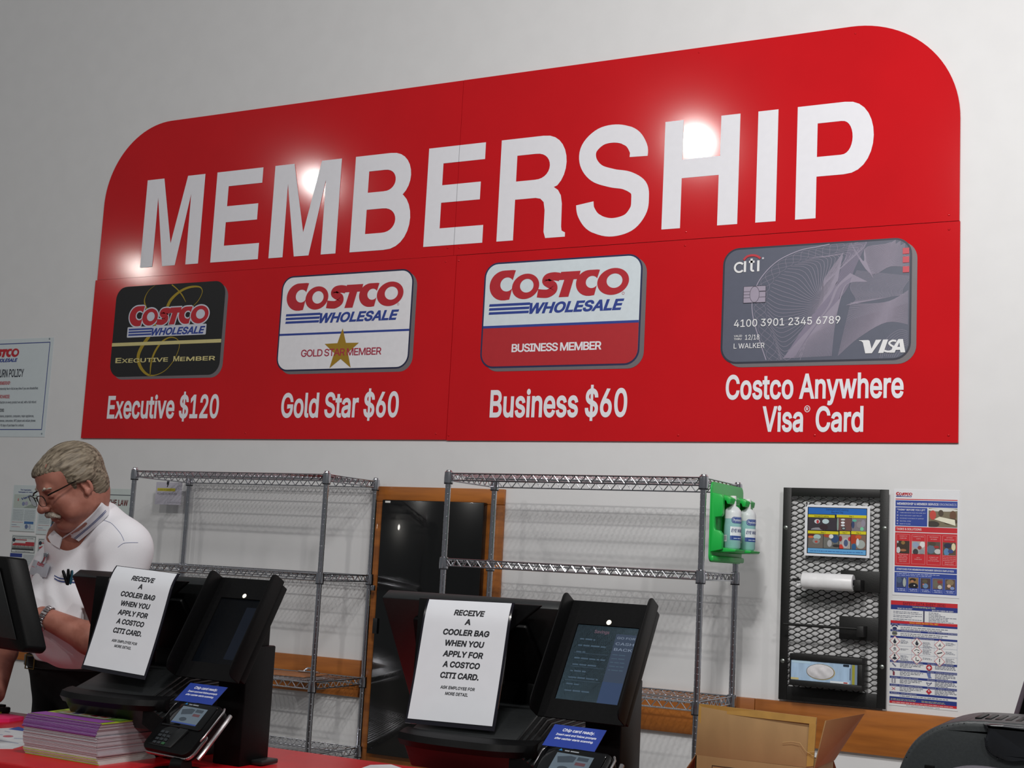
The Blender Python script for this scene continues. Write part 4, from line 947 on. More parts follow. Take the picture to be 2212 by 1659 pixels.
# ------------------------------------------------------------------ chrome wire racks
CHROME = mat('chrome', '#b9bac0', rough=.16, metal=1.0, var=.04, scale=50)
CHROMD = mat('chrome_groove', '#55565c', rough=.3, metal=1.0)
DARKP = mat('black_sleeve', '#15161c', rough=.4)
def post_mesh(h):
    b = MB(); prof = [(.006, 0), (.0127, .0)]; n = int((h - .03) / .0254)
    z = .03
    prof.append((.0127, .02))
    for k in range(n):
        prof += [(.0127, z - .0012), (.0113, z - .0008), (.0113, z + .0008), (.0127, z + .0012)]; z += .0254
    prof += [(.0127, h - .002), (.0115, h)]
    b.lathe(prof, CHROME, None, 14, smooth=True)
    return b
def shelf_mb(w, d):
    """wire shelf between post centres, local origin at the centre of its rim top"""
    b = MB(); X0, X1, Y0, Y1 = -w / 2, w / 2, -d / 2, d / 2; r = .0032; hz = .030
    def truss(p, q, n):
        p = Vector(p); q = Vector(q); dn = Vector((0, 0, -hz))
        b.tube([p, q], r, CHROME, 8); b.tube([p + dn, q + dn], r, CHROME, 8)
        pts = [p.lerp(q, i / n) + (dn if i % 2 else Vector((0, 0, 0))) for i in range(n + 1)]
        for i in range(n): b.tube([pts[i], pts[i + 1]], .0022, CHROME, 6, cap=False)
    e = .014
    truss((X0 + e, Y0 - .004, 0), (X1 - e, Y0 - .004, 0), 46); truss((X0 + e, Y1 + .004, 0), (X1 - e, Y1 + .004, 0), 46)
    truss((X0 - .004, Y0 + e, 0), (X0 - .004, Y1 - e, 0), 16); truss((X1 + .004, Y0 + e, 0), (X1 + .004, Y1 - e, 0), 16)
    for t in (.33, .67): b.tube([(X0, Y0 + d * t, -.012), (X1, Y0 + d * t, -.012)], r, CHROME, 6)
    n = 44
    for i in range(n):
        x = X0 + .022 + (w - .044) * i / (n - 1)
        b.tube([(x, Y0 - .004, -.004), (x, Y1 + .004, -.004)], .0020, CHROME, 6, cap=False)
    return b
def collar_mb():
    b = MB(); b.lathe([(.0135, -.042), (.0200, -.042), (.0205, -.02), (.0185, .006), (.0150, .008), (.0135, .008)], CHROME, None, 16, caps=False)
    b.lathe([(.0135, -.047), (.0195, -.047), (.0195, -.041), (.0135, -.041)], DARKP, None, 16, caps=False); return b
POST = post_mesh(1.885).mesh('post'); COLLAR = collar_mb().mesh('collar')
foot = MB(); foot.lathe([(.005, -.0), (.016, .0), (.016, .006), (.008, .012), (.006, .03), (.004, .03)], DARKP, None, 14); FOOT = foot.mesh('foot')
def rack(x0, x1, y0, y1, zs, label, h):
    w, d = x1 - x0, y1 - y0
    r = empty('wire_rack', ((x0 + x1) / 2, (y0 + y1) / 2, 0), label, 'shelf rack', 'chrome wire racks against the wall')
    for sx in (-1, 1):
        for sy in (-1, 1):
            o = bpy.data.objects.new('post', POST); COL.objects.link(o); o.parent = r; o.location = (sx * w / 2, sy * d / 2, .02)
            o.scale = (1, 1, (h - .02) / 1.885)
            f = bpy.data.objects.new('foot', FOOT); COL.objects.link(f); f.parent = o; f.location = (0, 0, -.02)
    me = shelf_mb(w, d).mesh('shelf')
    for z in zs:
        s = bpy.data.objects.new('shelf', me); COL.objects.link(s); s.parent = r; s.location = (0, 0, z)
        for sx in (-1, 1):
            for sy in (-1, 1):
                c = bpy.data.objects.new('collar', COLLAR); COL.objects.link(c); c.parent = s; c.location = (sx * w / 2, sy * d / 2, 0)
    return r
R1X0, R1X1, R1Y0, R1Y1 = -4.985, -3.780, 5.27, 5.69
R2X0, R2X1, R2Y0, R2Y1 = -3.028, -1.850, 5.13, 5.555
rack(R1X0, R1X1, R1Y0, R1Y1, (1.866, 1.398, .898, .565, .16), 'empty chrome wire rack left of the black door', 1.883)
rack(R2X0, R2X1, R2Y0, R2Y1, (1.872, 1.500, .993, .45), 'empty chrome wire rack with green eyewash station, right of the door', 1.886)
# clipboard on the left rack
HB = mat('hardboard', '#a5683a', rough=.5, var=.12, scale=40)
cz = .898 + .002
c0 = at_z(552, 1454, cz); c1 = at_z(645, 1467, cz); c2 = at_z(702, 1458, cz); c3 = at_z(620, 1446, cz)
cb = empty('clipboard', tuple((Vector(c0) + Vector(c2)) / 2), 'brown hardboard clipboard with metal clip lying on the left rack', 'clipboard', rz=radians(8))
ang = radians(6); cc = Vector(((c0[0] + c2[0]) / 2 - .02, (c1[1] + c3[1]) / 2, cz)); M_ = Matrix.Translation(cc) @ Matrix.Rotation(ang, 4, 'Z')
b = MB(); b.rbox((-.160, -.115, 0), (.160, .115, .003), HB, .001, M_); b.build('board', cb)
b = MB(); M2 = M_ @ Matrix.Translation((.06, .09, .003))
b.rbox((-.055, -.008, 0), (.055, .022, .010), CHROME, .003, M2)
b.tube([M2 @ Vector((-.03, .01, .008)), M2 @ Vector((-.012, .012, .022)), M2 @ Vector((.012, .012, .022)), M2 @ Vector((.03, .01, .008))], .0045, CHROME, 8); b.build('clip', cb)
# notice hanging from the left rack's top shelf
x0, z1 = at(337, 1041, 5.66)[0], at(337, 1041, 5.66)[2]; x1, z0 = at(389, 1090, 5.66)[0], at(335, 1089, 5.66)[2]
p = sheet('hanging_notice', x0, z0, x1, z1, 'small lilac paper with yellow highlighted line hanging from the left rack', 'notice', color='#b9b6c2', t=.0008, Y=5.665)
p.R(.06, .27, .75, .40, '#c4b83c', 1); p.T('CARDS IN PROGRESS', .10, .375, .07, '#7e7c40', 3, width=.60); p.T('PLEASE DO NOT USE', .08, .56, .09, '#84818e', 3, width=.75)
p.done()
xh = at(364, 1038, 5.665)[0]
b = MB(); b.tube([(xh, 5.672, 1.835), (xh + .004, 5.66, 1.822), (xh - .003, 5.663, 1.81), (xh, 5.6645, z1 - .012)], .0022, DARKP, 6); b.rbox((xh - .006, 5.660, z1 - .012), (xh + .006, 5.668, z1 + .008), CHROMD, .001); b.build('hook', p.o)

# ------------------------------------------------------------------ eyewash station on the right rack
GRN = mat('green_plastic', '#1fae48', rough=.35, var=.04, scale=8)
EX = R2X1 + .024           # back plate plane, faces +X
ey0, ey1 = R2Y0 + .012, R2Y1 - .012
ez1 = at(1532, 1039, ey0)[2]; ez0 = at(1526, 1208, ey0)[2] - .01
ew = empty('eyewash_station', (EX, (ey0 + ey1) / 2, ez0), 'bright green plastic eyewash holder on the right end of the rack', 'eyewash station')
b = MB(); pl = rr_pts(ey0, ez0, ey1, ez1, .028, 6)
b.prism([(EX, y, z) for y, z in pl], (.006, 0, 0), GRN, .0015)
b.rbox((EX + .004, ey0 + .006, ez0 + .004), (EX + .020, ey1 - .006, ez0 + .026), GRN, .006)
b.build('back_plate', ew)
bt = ez1 - .052; bb = ez0 + .040; D_ = .052
by = [ey0 + .008, ey0 + .092, ey0 + .150, ey0 + .232, ey0 + .290, ey1 - .012]
by = [ey0 + .006, ey0 + .050, ey0 + .135, ey0 + .235, ey0 + .320, ey1 - .008]
def cheek(y0, y1, notch):
    z0, z1 = bb, bt
    pts = [(EX + .004, z0), (EX + D_, z0 + .012), (EX + D_ - .0, z0 + .07)]
    if notch: pts += [(EX + D_ * .80, z0 + .085), (EX + D_ * .42, z0 + .088), (EX + D_ * .36, z0 + .098), (EX + D_ * .36, z0 + .128), (EX + D_ * .42, z0 + .138), (EX + D_ * .90, z0 + .141)]
    pts += [(EX + D_, z0 + .152), (EX + D_, z1 - .014), (EX + D_ * .9, z1), (EX + .004, z1 + .008)]
    b.prism([(x, y0, z) for x, z in pts], (0, y1 - y0, 0), GRN, .003)
b = MB()
cheek(by[0], by[1] - .018, True); cheek(by[2] + .010, by[3] - .010, True); cheek(by[4] + .018, by[5], True)
for k in (0, 1):
    y0, y1 = (by[1] - .022, by[2] + .014) if k == 0 else (by[3] - .014, by[4] + .022)
    b.prism([(EX + .004, y0, bb), (EX + .10, y0, bb + .004), (EX + .105, y0, bb + .014), (EX + .004, y0, bb + .024)], (0, y1 - y0, 0), GRN, .003)
    b.prism([(EX + .004, y0, bt + .006), (EX + .062, y0, bt - .004), (EX + .078, y0, bt - .012), (EX + .074, y0, bt - .034), (EX + .062, y0, bt - .036), (EX + .056, y0, bt - .022), (EX + .004, y0, bt - .018)], (0, y1 - y0, 0), GRN, .003)
b.build('holder', ew)
LIQ = mat('bottle_plastic', '#b9cfcc', rough=.3, trans=.45, ior=1.2, var=.02)
LIQW = mat('eyewash_liquid', '#8fc0c0', rough=.4, var=.02)
def bottle(yc, label):
    xc = EX + .066; z0 = bb + .016; hb_ = .170; r = .034
    o = empty('eyewash_bottle', (xc, yc, z0), label, 'bottle', 'bottles in the green eyewash station')
    o.rotation_euler = (0, 0, 0); T = Matrix.Translation((xc, yc, z0))
    b = MB(); b.lathe([(.0, 0), (r - .006, 0), (r, .007), (r, hb_ - .028), (r - .003, hb_ - .016), (r - .012, hb_ - .005), (.013, hb_)], LIQW, T, 28)
    b.lathe([(r + .0006, hb_ - .050), (r + .0006, hb_ - .027), (r - .0024, hb_ - .0155), (r - .0116, hb_ - .0045), (.0135, hb_ + .001)], mat('bottle_frost', '#d4d9dc', rough=.35), T, 28, caps=False); b.build('bottle_body', o)
    b = MB(); b.lathe([(.0125, hb_), (.0125, hb_ + .020), (.011, hb_ + .021), (.011, hb_ + .024), (.0125, hb_ + .025), (.0125, hb_ + .040), (.010, hb_ + .042), (0, hb_ + .042)], mat('cap_white', '#dfe0e0', rough=.4), T, 20); b.build('cap', o)
    # wrapped label, centred on the side that faces out into the hall
    pr = Print(eps=.0003)
    Lw = .070
    pr.rrect(-.030, hb_ * .60, .028, hb_ * .75, .011, '#2a458c', 1); pr.rrect(-.0275, hb_ * .615, .0255, hb_ * .735, .009, '#ccd6e0', 2); pr.rrect(-.0265, hb_ * .62, .0245, hb_ * .73, .008, '#2a458c', 3)
    pr.text("PhysiciansCare", -.023, hb_ * .645, .0105, '#dfe6ee', 4, bold=.03, width=.046, res=1)
    pr.rect(-.034, hb_ * .31, .034, hb_ * .52, '#dbe1e6', 1); pr.text('EYE WASH', -.030, hb_ * .39, .0135, '#24366e', 3, bold=.05, shear=.2, width=.060, res=1)
    pr.rect(-.034, hb_ * .21, .034, hb_ * .31, '#2a458c', 1); pr.words(-.02, .03, hb_ * .24, .004, '#b8c4dc', 2, seed=4)
    pr.rect(-.066, hb_ * .17, -.048, hb_ * .32, '#d4dadc', 1)
    for j in range(7): pr.rect(-.064 + j * .0022, hb_ * .20, -.0630 + j * .0022, hb_ * .30, '#4c5660', 2)
    # subdivide and wrap
    vs = []
    for (u, y, w_) in pr.mb.v:
        a_ = u / r - radians(28); rr_ = r + .0004 - y; vs.append((xc + rr_ * cos(a_), yc + rr_ * sin(a_), z0 + w_))
    bm = bmesh.new(); V = [bm.verts.new(v) for v in pr.mb.v]
    fl = bm.faces.layers.int.new('m')
    for f, m_ in zip(pr.mb.f, pr.mb.m):
        try: ff = bm.faces.new([V[i] for i in f]); ff[fl] = m_
        except Exception: pass
    xcut = -.07
    while xcut < .07:
        bmesh.ops.bisect_plane(bm, geom=list(bm.verts) + list(bm.edges) + list(bm.faces), plane_co=(xcut, 0, 0), plane_no=(1, 0, 0)); xcut += .006
    for v in bm.verts:
        u, y, w_ = v.co; a_ = u / r - radians(28); rr_ = r + .0004 - y; v.co = (xc + rr_ * cos(a_), yc + rr_ * sin(a_), z0 + w_)
    me = bpy.data.meshes.new('label')
    mi_ = []
    bm.faces.ensure_lookup_table()
    for f in bm.faces: f.material_index = f[fl]; f.smooth = True
    bm.to_mesh(me); bm.free()
    for m_ in pr.mb.mats: me.materials.append(m_)
    link('bottle_label', me, o)
bottle((by[1] + by[2]) / 2 - .002, 'clear eyewash bottle in the nearer slot of the green holder')
bottle((by[3] + by[4]) / 2 + .002, 'clear eyewash bottle in the farther slot, towards the wall')
# ------------------------------------------------------------------ red service counter
CZ = .95
CY0, CY1 = 2.455, 3.16
RLAM = mat('red_laminate', '#c3131d', rough=.32, var=.03, scale=20)
GLAM = mat('grey_laminate', '#8f9090', rough=.45, var=.03)
ct = empty('service_counter', (-2.3, (CY0 + CY1) / 2, 0), 'long service counter with red laminate top across the bottom of the view', 'counter')
b = MB(); b.rbox((-4.6, CY0, CZ - .028), (.15, CY1, CZ), RLAM, .004); b.build('worktop', ct)
b = MB(); b.box((-4.58, CY0 + .02, .08), (.13, CY1 - .05, CZ - .028), GLAM); b.build('cabinet', ct)
b = MB(); b.box((-4.58, CY0 + .07, 0), (.13, CY1 - .09, .08), BLKM); b.build('plinth', ct)

# ------------------------------------------------------------------ the two tills (built at the right one, copied to the left)
DSH = Vector((-1.042, 0, 0))
PLB = mat('black_plastic', '#0d0d0e', rough=.42, spec=.14, var=.12, scale=150, bump=.06)
PLG = mat('charcoal_plastic', '#1d1f20', rough=.38, var=.08, scale=120, bump=.05)
GLOSS = mat('gloss_black', '#050506', rough=.08, coat=.5)
TRIM = mat('silver_trim', '#a8a4a6', rough=.25, metal=.9)
# -- terminal with ribbed base and a display facing the clerk
pos = empty('till_terminal', (-1.52, 2.85, CZ), 'black till terminal with ribbed base at the centre of the counter', 'till', 'black till terminals on the counter')
b = MB(); b.rbox((-1.67, 2.815, CZ), (-1.37, 3.06, CZ + .030), PLB, .006)
b.prism([(-1.640, 2.825, CZ + .028), (-1.640, 3.03, CZ + .028), (-1.640, 3.03, CZ + .16), (-1.640, 2.690, CZ + .14), (-1.640, 2.700, CZ + .118)], (.255, 0, 0), PLB, .006); b.build('base', pos)
b = MB()       # rounded front lip, then the sloping lid
lip = spline([(-1.66, 2.665), (-1.60, 2.640), (-1.52, 2.632), (-1.42, 2.640), (-1.365, 2.665), (-1.335, 2.70)], 6)
b.grid([[(x, y, CZ + .132) for x, y in lip], [(x, y - .012, CZ + .146) for x, y in lip], [(x, y - .006, CZ + .160) for x, y in lip], [(x, y + .014, CZ + .166) for x, y in lip]], PLB, thick=(0, .016, .002))
b.build('front_lip', pos)
b = MB()
b.prism([(-1.650, 2.650, CZ + .150), (-1.378, 2.650, CZ + .150), (-1.388, 2.800, CZ + .212), (-1.640, 2.800, CZ + .212)], (0, .05, -.07), PLG, .005)
b.prism([(-1.640, 2.798, CZ + .211), (-1.388, 2.798, CZ + .211), (-1.395, 3.02, CZ + .225), (-1.640, 3.02, CZ + .225)], (0, 0, -.09), PLG, .004); b.build('lid', pos)
b = MB(); RA, RB = Vector((-1.380, 2.662, CZ + .150)), Vector((-1.390, 2.812, CZ + .212)); RC_, RD_ = Vector((-1.392, 3.00, CZ + .222)), Vector((.074, .030, -.052))
b.prism([RA, RB, RB + RD_, RA + RD_], (0, 0, -.05), PLB); b.prism([RB, RC_, RC_ + RD_, RB + RD_], (0, 0, -.05), PLB)
for k in range(9):
    d_ = RD_ * (k / 8); b.tube([RA + d_, RA.lerp(RB, .5) + d_, RB + d_, RC_ + d_], .0032, PLG, 6)
b.build('ribbed_side', pos)
# display, its top edge leaning towards the hall
b = MB(); U_ = Vector((0, -.15, .236)).normalized(); N_ = Vector((0, -U_.z, U_.y))
Bc = Vector((-1.85, 3.005, 1.150))
def disp_box(x0, x1, u0, u1, n0, n1, m, bev): b.prism([Vector((x0, Bc.y, Bc.z)) + U_ * u0 + N_ * n0, Vector((x1, Bc.y, Bc.z)) + U_ * u0 + N_ * n0, Vector((x1, Bc.y, Bc.z)) + U_ * u1 + N_ * n0, Vector((x0, Bc.y, Bc.z)) + U_ * u1 + N_ * n0], N_ * (n1 - n0), m, bev)
disp_box(-1.848, -1.362, -.03, .298, -.030, .006, PLG, .004); b.build('display', pos)
b = MB(); b.prism([Bc + Vector((.05, 0, 0)) + U_ * .02 + N_ * .006, Bc + Vector((.44, 0, 0)) + U_ * .02 + N_ * .006, Bc + Vector((.40, 0, 0)) + U_ * .255 + N_ * .006, Bc + Vector((.09, 0, 0)) + U_ * .255 + N_ * .006], N_ * .020, PLB, .006)
b.build('display_back', pos)
b = MB(); b.rbox((-1.60, 2.93, CZ + .20), (-1.46, 3.03, CZ + .27), PLB, .008); b.build('neck', pos)
b = MB(); b.prism([at(905, 1291, 2.80), at(1169, 1308, 2.80), at(1160, 1316, 2.80), at(1096, 1366, 2.80), at(1085, 1480, 2.80), at(1000, 1500, 2.79), at(890, 1480, 2.79)], (0, .012, 0), PLB, .003); b.build('back_cover', pos)
# -- hooded customer display on a post
hood = empty('customer_display', (-1.26, 2.86, CZ), 'black hooded customer screen with bluish lit page, right of the centre till', 'customer display', 'hooded customer displays on posts')
HO = Vector((-1.362, 2.75, 1.167)); ht = radians(29.6); hyaw = radians(-3.9)
hr = Vector((cos(hyaw), sin(hyaw), 0)); hn = Vector((sin(hyaw), -cos(hyaw), 0)); hu = Vector((0, 0, 1)) * cos(ht) - hn * sin(ht); hN = hn * cos(ht) + Vector((0, 0, 1)) * sin(ht)
HM = Matrix.Translation(HO) @ Matrix(((hr.x, -hN.x, hu.x), (hr.y, -hN.y, hu.y), (hr.z, -hN.z, hu.z))).to_4x4()   # local: x right, y into the panel, z up
Wd_, Hh_ = .216, .291
b = MB(); sx0, sx1, sz0, sz1 = .030, .186, .045, .232
for lo, hi in (((0, 0, 0), (sx0, .004, Hh_)), ((sx1, 0, 0), (Wd_, .004, Hh_)), ((sx0, 0, 0), (sx1, .004, sz0)), ((sx0, 0, sz1), (sx1, .004, Hh_))): b.box(lo, hi, PLB, HM)
b.rbox((.004, .004, .01), (Wd_ - .004, .030, Hh_ - .006), PLB, .003, HM); b.build('faceplate', hood)
for nm, x in (('left', 0), ('right', Wd_)):
    b = MB(); y0 = -.048
    pts = [(0, 0), (0, Hh_)] + [(y0 + .018 - .018 * sin(radians(a)), Hh_ - .0 - .018 + .018 * cos(radians(a))) for a in range(0, 91, 15)] + [(y0 + .018 - .018 * cos(radians(a)), .030 - .030 * sin(radians(a))) for a in range(0, 91, 15)]
    xx = x - .002 if nm == 'left' else x - .001
    b.prism([HM @ Vector((xx, y, z)) for y, z in pts], HM.to_3x3() @ Vector((.003, 0, 0)), PLB, .0008); b.build('side_flap', hood)
b = MB(); b.rbox((sx0 - .002, .0045, sz0 - .002), (sx1 + .002, .012, sz1 + .002), mat('screen_glass', '#0a0d12', rough=.1), .001, HM); b.build('bezel', hood)
def screen(lit):
    p = Print(eps=.0002); L = sx1 - sx0; H = sz1 - sz0
    def R(u0, v0, u1, v1, c, l=1): p.rect(L * u0, H * (1 - v1), L * u1, H * (1 - v0), c, l)
    if lit:
        E_ = lambda n, c, s_: mat('screen_' + n, '#050608', rough=.12, emis=(c, s_))
        R(0, 0, 1, 1, E_('page', '#5c7482', 1.0), 0)
        R(.66, .09, 1, 1, E_('side', '#3f4a5c', .8), 1); R(.66, .72, 1, 1, E_('side_foot', '#3a4a68', .8), 2)
        T_ = E_('type', '#4a5c6c', .8)
        p.text('Savings', L * .30, H * .90, .008, E_('title', '#6a5460', .9), 2, bold=.03, align='l', width=L * .24)
        for k in range(9): p.words(L * .10, L * .60, H * (.80 - .085 * k), .0042, T_, 2, seed=k, frac=(.5, .9, .3, 1, .8, .5, .95, .4, .8)[k])
        for v in (.26, .44, .62): p.rect(L * .06, H * v, L * .62, H * v + .0006, T_, 2)
        S_ = E_('type_side', '#7a8698', .9)
        for t, v in (('GO FOR', .845), ('CASH', .765), ('BACK', .690)): p.text(t, L * .69, H * v, H * (.035 if t != 'GO FOR' else .028), S_, 3, bold=.02, width=L * .29)
        for k in range(5): p.words(L * .69, L * .98, H * (.63 - .05 * k), .0034, T_, 3, seed=k + 7, frac=.8)
    else:
        R(0, 0, 1, 1, mat('screen_dark', '#0c1420', rough=.12, emis=('#16202c', .25)), 0); R(.64, .12, .99, .92, mat('screen_dark_b', '#0c1018', rough=.12, emis=('#141c2c', .2)), 1)
    return p
o = screen(True).build('screen', hood, HM @ Matrix.Translation((sx0, .004, sz0)))
b = MB(); b.lathe([(.0, .0), (.0062, .0), (.006, .0015), (.003, .0025), (0, .0028)], mat('lamp_white', '#e8e4d4', rough=.2, emis=('#fff4e0', .8)), HM @ Matrix.Translation((.108, 0, .240)) @ Matrix.Rotation(pi / 2, 4, 'X'), n=18); b.build('indicator_lamp', hood)
b = MB(); b.prism([HM @ Vector((x, -.0004, z)) for x, z in ((.085, .233), (.131, .233), (.117, .250), (.099, .250))], HM.to_3x3() @ Vector((0, .003, 0)), PLB); b.build('lamp_tab', hood)
b = MB()
px0, px1, py0, py1 = -1.276, -1.188, 2.818, 2.935
b.rbox((px0, py0, CZ), (px1, py1, CZ + .30), PLB, .004)
b.rbox((px0 + .01, py0 + .01, CZ + .28), (px1 - .006, py1 - .02, CZ + .36), PLB, .004); b.build('post', hood)
b = MB(); b.rbox((px1, py0 + .045, CZ + .002), (px1 + .035, py0 + .115, CZ + .014), PLG, .003); b.build('base_foot', hood)
# -- card payment terminal
DT = Vector((1.032, 0, 0))
pay = empty('payment_terminal', Vector((-2.30, 2.64, CZ)) + DT, 'card payment terminal with blue chip card sign, below the lit customer screen', 'payment terminal', 'card payment terminals')
to = Vector((-2.367, 2.6, 1.007)) + DT; tt = radians(43.6); ty = radians(-11.6)
r_ = Vector((cos(ty), sin(ty), 0)); n_ = Vector((sin(ty), -cos(ty), 0)); u_ = Vector((0, 0, 1)) * cos(tt) - n_ * sin(tt); N2 = n_ * cos(tt) + Vector((0, 0, 1)) * sin(tt)
TM = Matrix.Translation(to) @ Matrix(((r_.x, -N2.x, u_.x), (r_.y, -N2.y, u_.y), (r_.z, -N2.z, u_.z))).to_4x4()
tw, th = .182, .151
def slab(x0, x1, z0, z1, rad, y0, y1, m, bev, taper=0):
    q = rr_pts(x0, z0, x1, z1, rad, 6); b.prism([TM @ Vector((x, y0, z)) for x, z in q], TM.to_3x3() @ Vector((0, y1 - y0, 0)), m, bev)
b = MB(); slab(0, tw, 0, th, .022, 0, .030, PLB, .005); b.build('body', pay)
b = MB(); slab(-.003, tw + .003, -.003, th * .55, .024, .012, .020, TRIM, .002); b.build('silver_rim', pay)
b = MB(); b.tube([TM @ Vector((tw - .002, .008, .05)), TM @ Vector((tw + .004, .006, .062)), TM @ Vector((tw + .004, .006, th - .012)), TM @ Vector((tw - .004, .008, th - .002))], .0028, TRIM, 8); b.build('side_trim', pay)
b = MB(); b.tube([TM @ Vector((.002, .006, .09)), TM @ Vector((-.003, .006, .10)), TM @ Vector((-.003, .006, th - .012)), TM @ Vector((.004, .008, th - .002))], .0024, TRIM, 8); b.build('side_trim', pay)
b = MB(); b.tube([TM @ Vector((tw + .012, .026, .012)), TM @ Vector((tw + .016, .024, .03)), TM @ Vector((tw + .016, .022, th - .03)), TM @ Vector((tw + .011, .024, th - .008))], .0055, TRIM, 8); b.build('stylus_holder', pay)
b = MB(); slab(.014, tw - .014, th * .46, th - .006, .008, -.004, .006, GLOSS, .002); b.build('screen_bezel', pay)
p = Print(eps=.0002)
SL = mat('pay_screen', '#3a4650', rough=.15, emis=('#8a98a4', .28)); SD = mat('pay_screen_dark', '#30383f', rough=.15, emis=('#56606c', .22))
p.rect(.046, th * .53, tw - .040, th - .020, SL, 1)
p.poly([[(.052, th * .80), (.085, th - .024), (.100, th - .026), (.098, th * .74), (.060, th * .70)]], SD, 2); p.rect(.104, th * .78, tw - .05, th * .84, SD, 2)
p.rect(.104, th * .70, tw - .052, th * .75, mat('pay_screen_red', '#4a3438', rough=.15, emis=('#8a6068', .2)), 2); p.rect(.046, th * .53, tw - .040, th * .555, mat('pay_screen_blue', '#2a3a6c', rough=.15, emis=('#4058a0', .3)), 2)
p.ell(.080, th * .62, .014, .006, SD, 2, 14)
p.words(.062, .10, th - .0145, .004, '#9aa0a6', 1, seed=2); p.poly([[(.046, th - .0145), (.056, th - .0145), (.051, th - .009)]], '#2a7ab8', 1)
p.build('screen', pay, TM @ Matrix.Translation((0, -.0042, 0)))
b = MB(); q = spline([(.020, .012), (.030, .050), (.050, .068), (.085, .068), (.094, .060), (.070, .044), (.086, .030), (.100, .012)], 5)
b.prism([TM @ Vector((x, -.0012, z)) for x, z in q], TM.to_3x3() @ Vector((0, .002, 0)), GLOSS); b.build('keypad_well', pay)
b = MB(); b.prism([TM @ Vector((x, -.008 if z > .05 else -.002, z)) for x, z in ((.074, .044), (.100, .066), (.132, .066), (.112, .012), (.100, .012))], TM.to_3x3() @ Vector((0, .006, 0)), PLG, .001); b.build('keypad_shield', pay)
KEY = mat('key_grey', '#2f3438', rough=.35); 
for kr in range(4):
    for kc in range(3):
        b = MB(); x = .036 + kc * .0165 + kr * .004 * 0; z = .016 + kr * .0105
        if x > .068 and kr > 2: continue
        b.rbox((x, -.0036, z), (x + .012, -.0008, z + .0070), KEY if (kr, kc) != (0, 2) else mat('key_green', '#2f5a3c', rough=.35), .001, TM)
        b.build('key', pay)
b = MB(); bx = TM @ Vector((tw / 2, .04, .03))
b.cyl((bx.x, bx.y, CZ), (bx.x, bx.y, CZ + .010), .062, PLB, 24); b.cyl((bx.x, bx.y, CZ + .01), tuple(TM @ Vector((tw / 2, .028, th * .45))), .022, PLB, 14)
b.cyl((bx.x + .03, bx.y - .045, CZ + .028), (bx.x + .065, bx.y - .045, CZ + .030), .020, PLB, 16); b.build('stand', pay)
# blue card sign behind the terminal's head
bo = Vector((-1.316, 2.70, 1.121)); bt_ = radians(52.6); by_ = radians(-3.5)
r_ = Vector((cos(by_), sin(by_), 0)); n_ = Vector((sin(by_), -cos(by_), 0)); u_ = Vector((0, 0, 1)) * cos(bt_) - n_ * sin(bt_); N3 = n_ * cos(bt_) + Vector((0, 0, 1)) * sin(bt_)
BM = Matrix.Translation(bo) @ Matrix(((r_.x, -N3.x, u_.x), (r_.y, -N3.y, u_.y), (r_.z, -N3.z, u_.z))).to_4x4()
b = MB(); b.box((0, 0, -.012), (.127, .0012, .054), ink('#2a3f92', .3), BM); sg_ = b.build('chip_card_sign', pay)
p = Print(eps=.0002); WI = '#e6e8f0'
p.text('Chip card ready.', .066, .0355, .0088, WI, 1, bold=.04, align='c', width=.078, shear=.12); p.text('Insert card and follow prompts', .066, .0225, .0062, WI, 1, bold=.04, align='c', width=.098, shear=.1, res=2); p.text('after cashier starts scanning.', .066, .0105, .0062, WI, 1, bold=.04, align='c', width=.094, shear=.1, res=2)
p.build('sign_print', sg_, BM)
# -- copies for the left till
def shifted(src, label, d=DSH):
    c = copy_tree(src); c.location = src.location + d; c['label'] = label; return c
shifted(pos, 'black till terminal with ribbed base in front of the man')
h2 = shifted(hood, 'black hooded customer screen that is dark, in front of the left rack')
for ch in list(h2.children):
    if ch.name.startswith('screen'):
        m_ = screen(False); m_.mb.v = [tuple(HM @ Matrix.Translation((sx0, .004, sz0)) @ Vector(p_)) for p_ in m_.mb.v]; ch.data = m_.mb.mesh('screen')
shifted(pay, 'card payment terminal with blue chip card sign beside the stack of brochures', -DT)
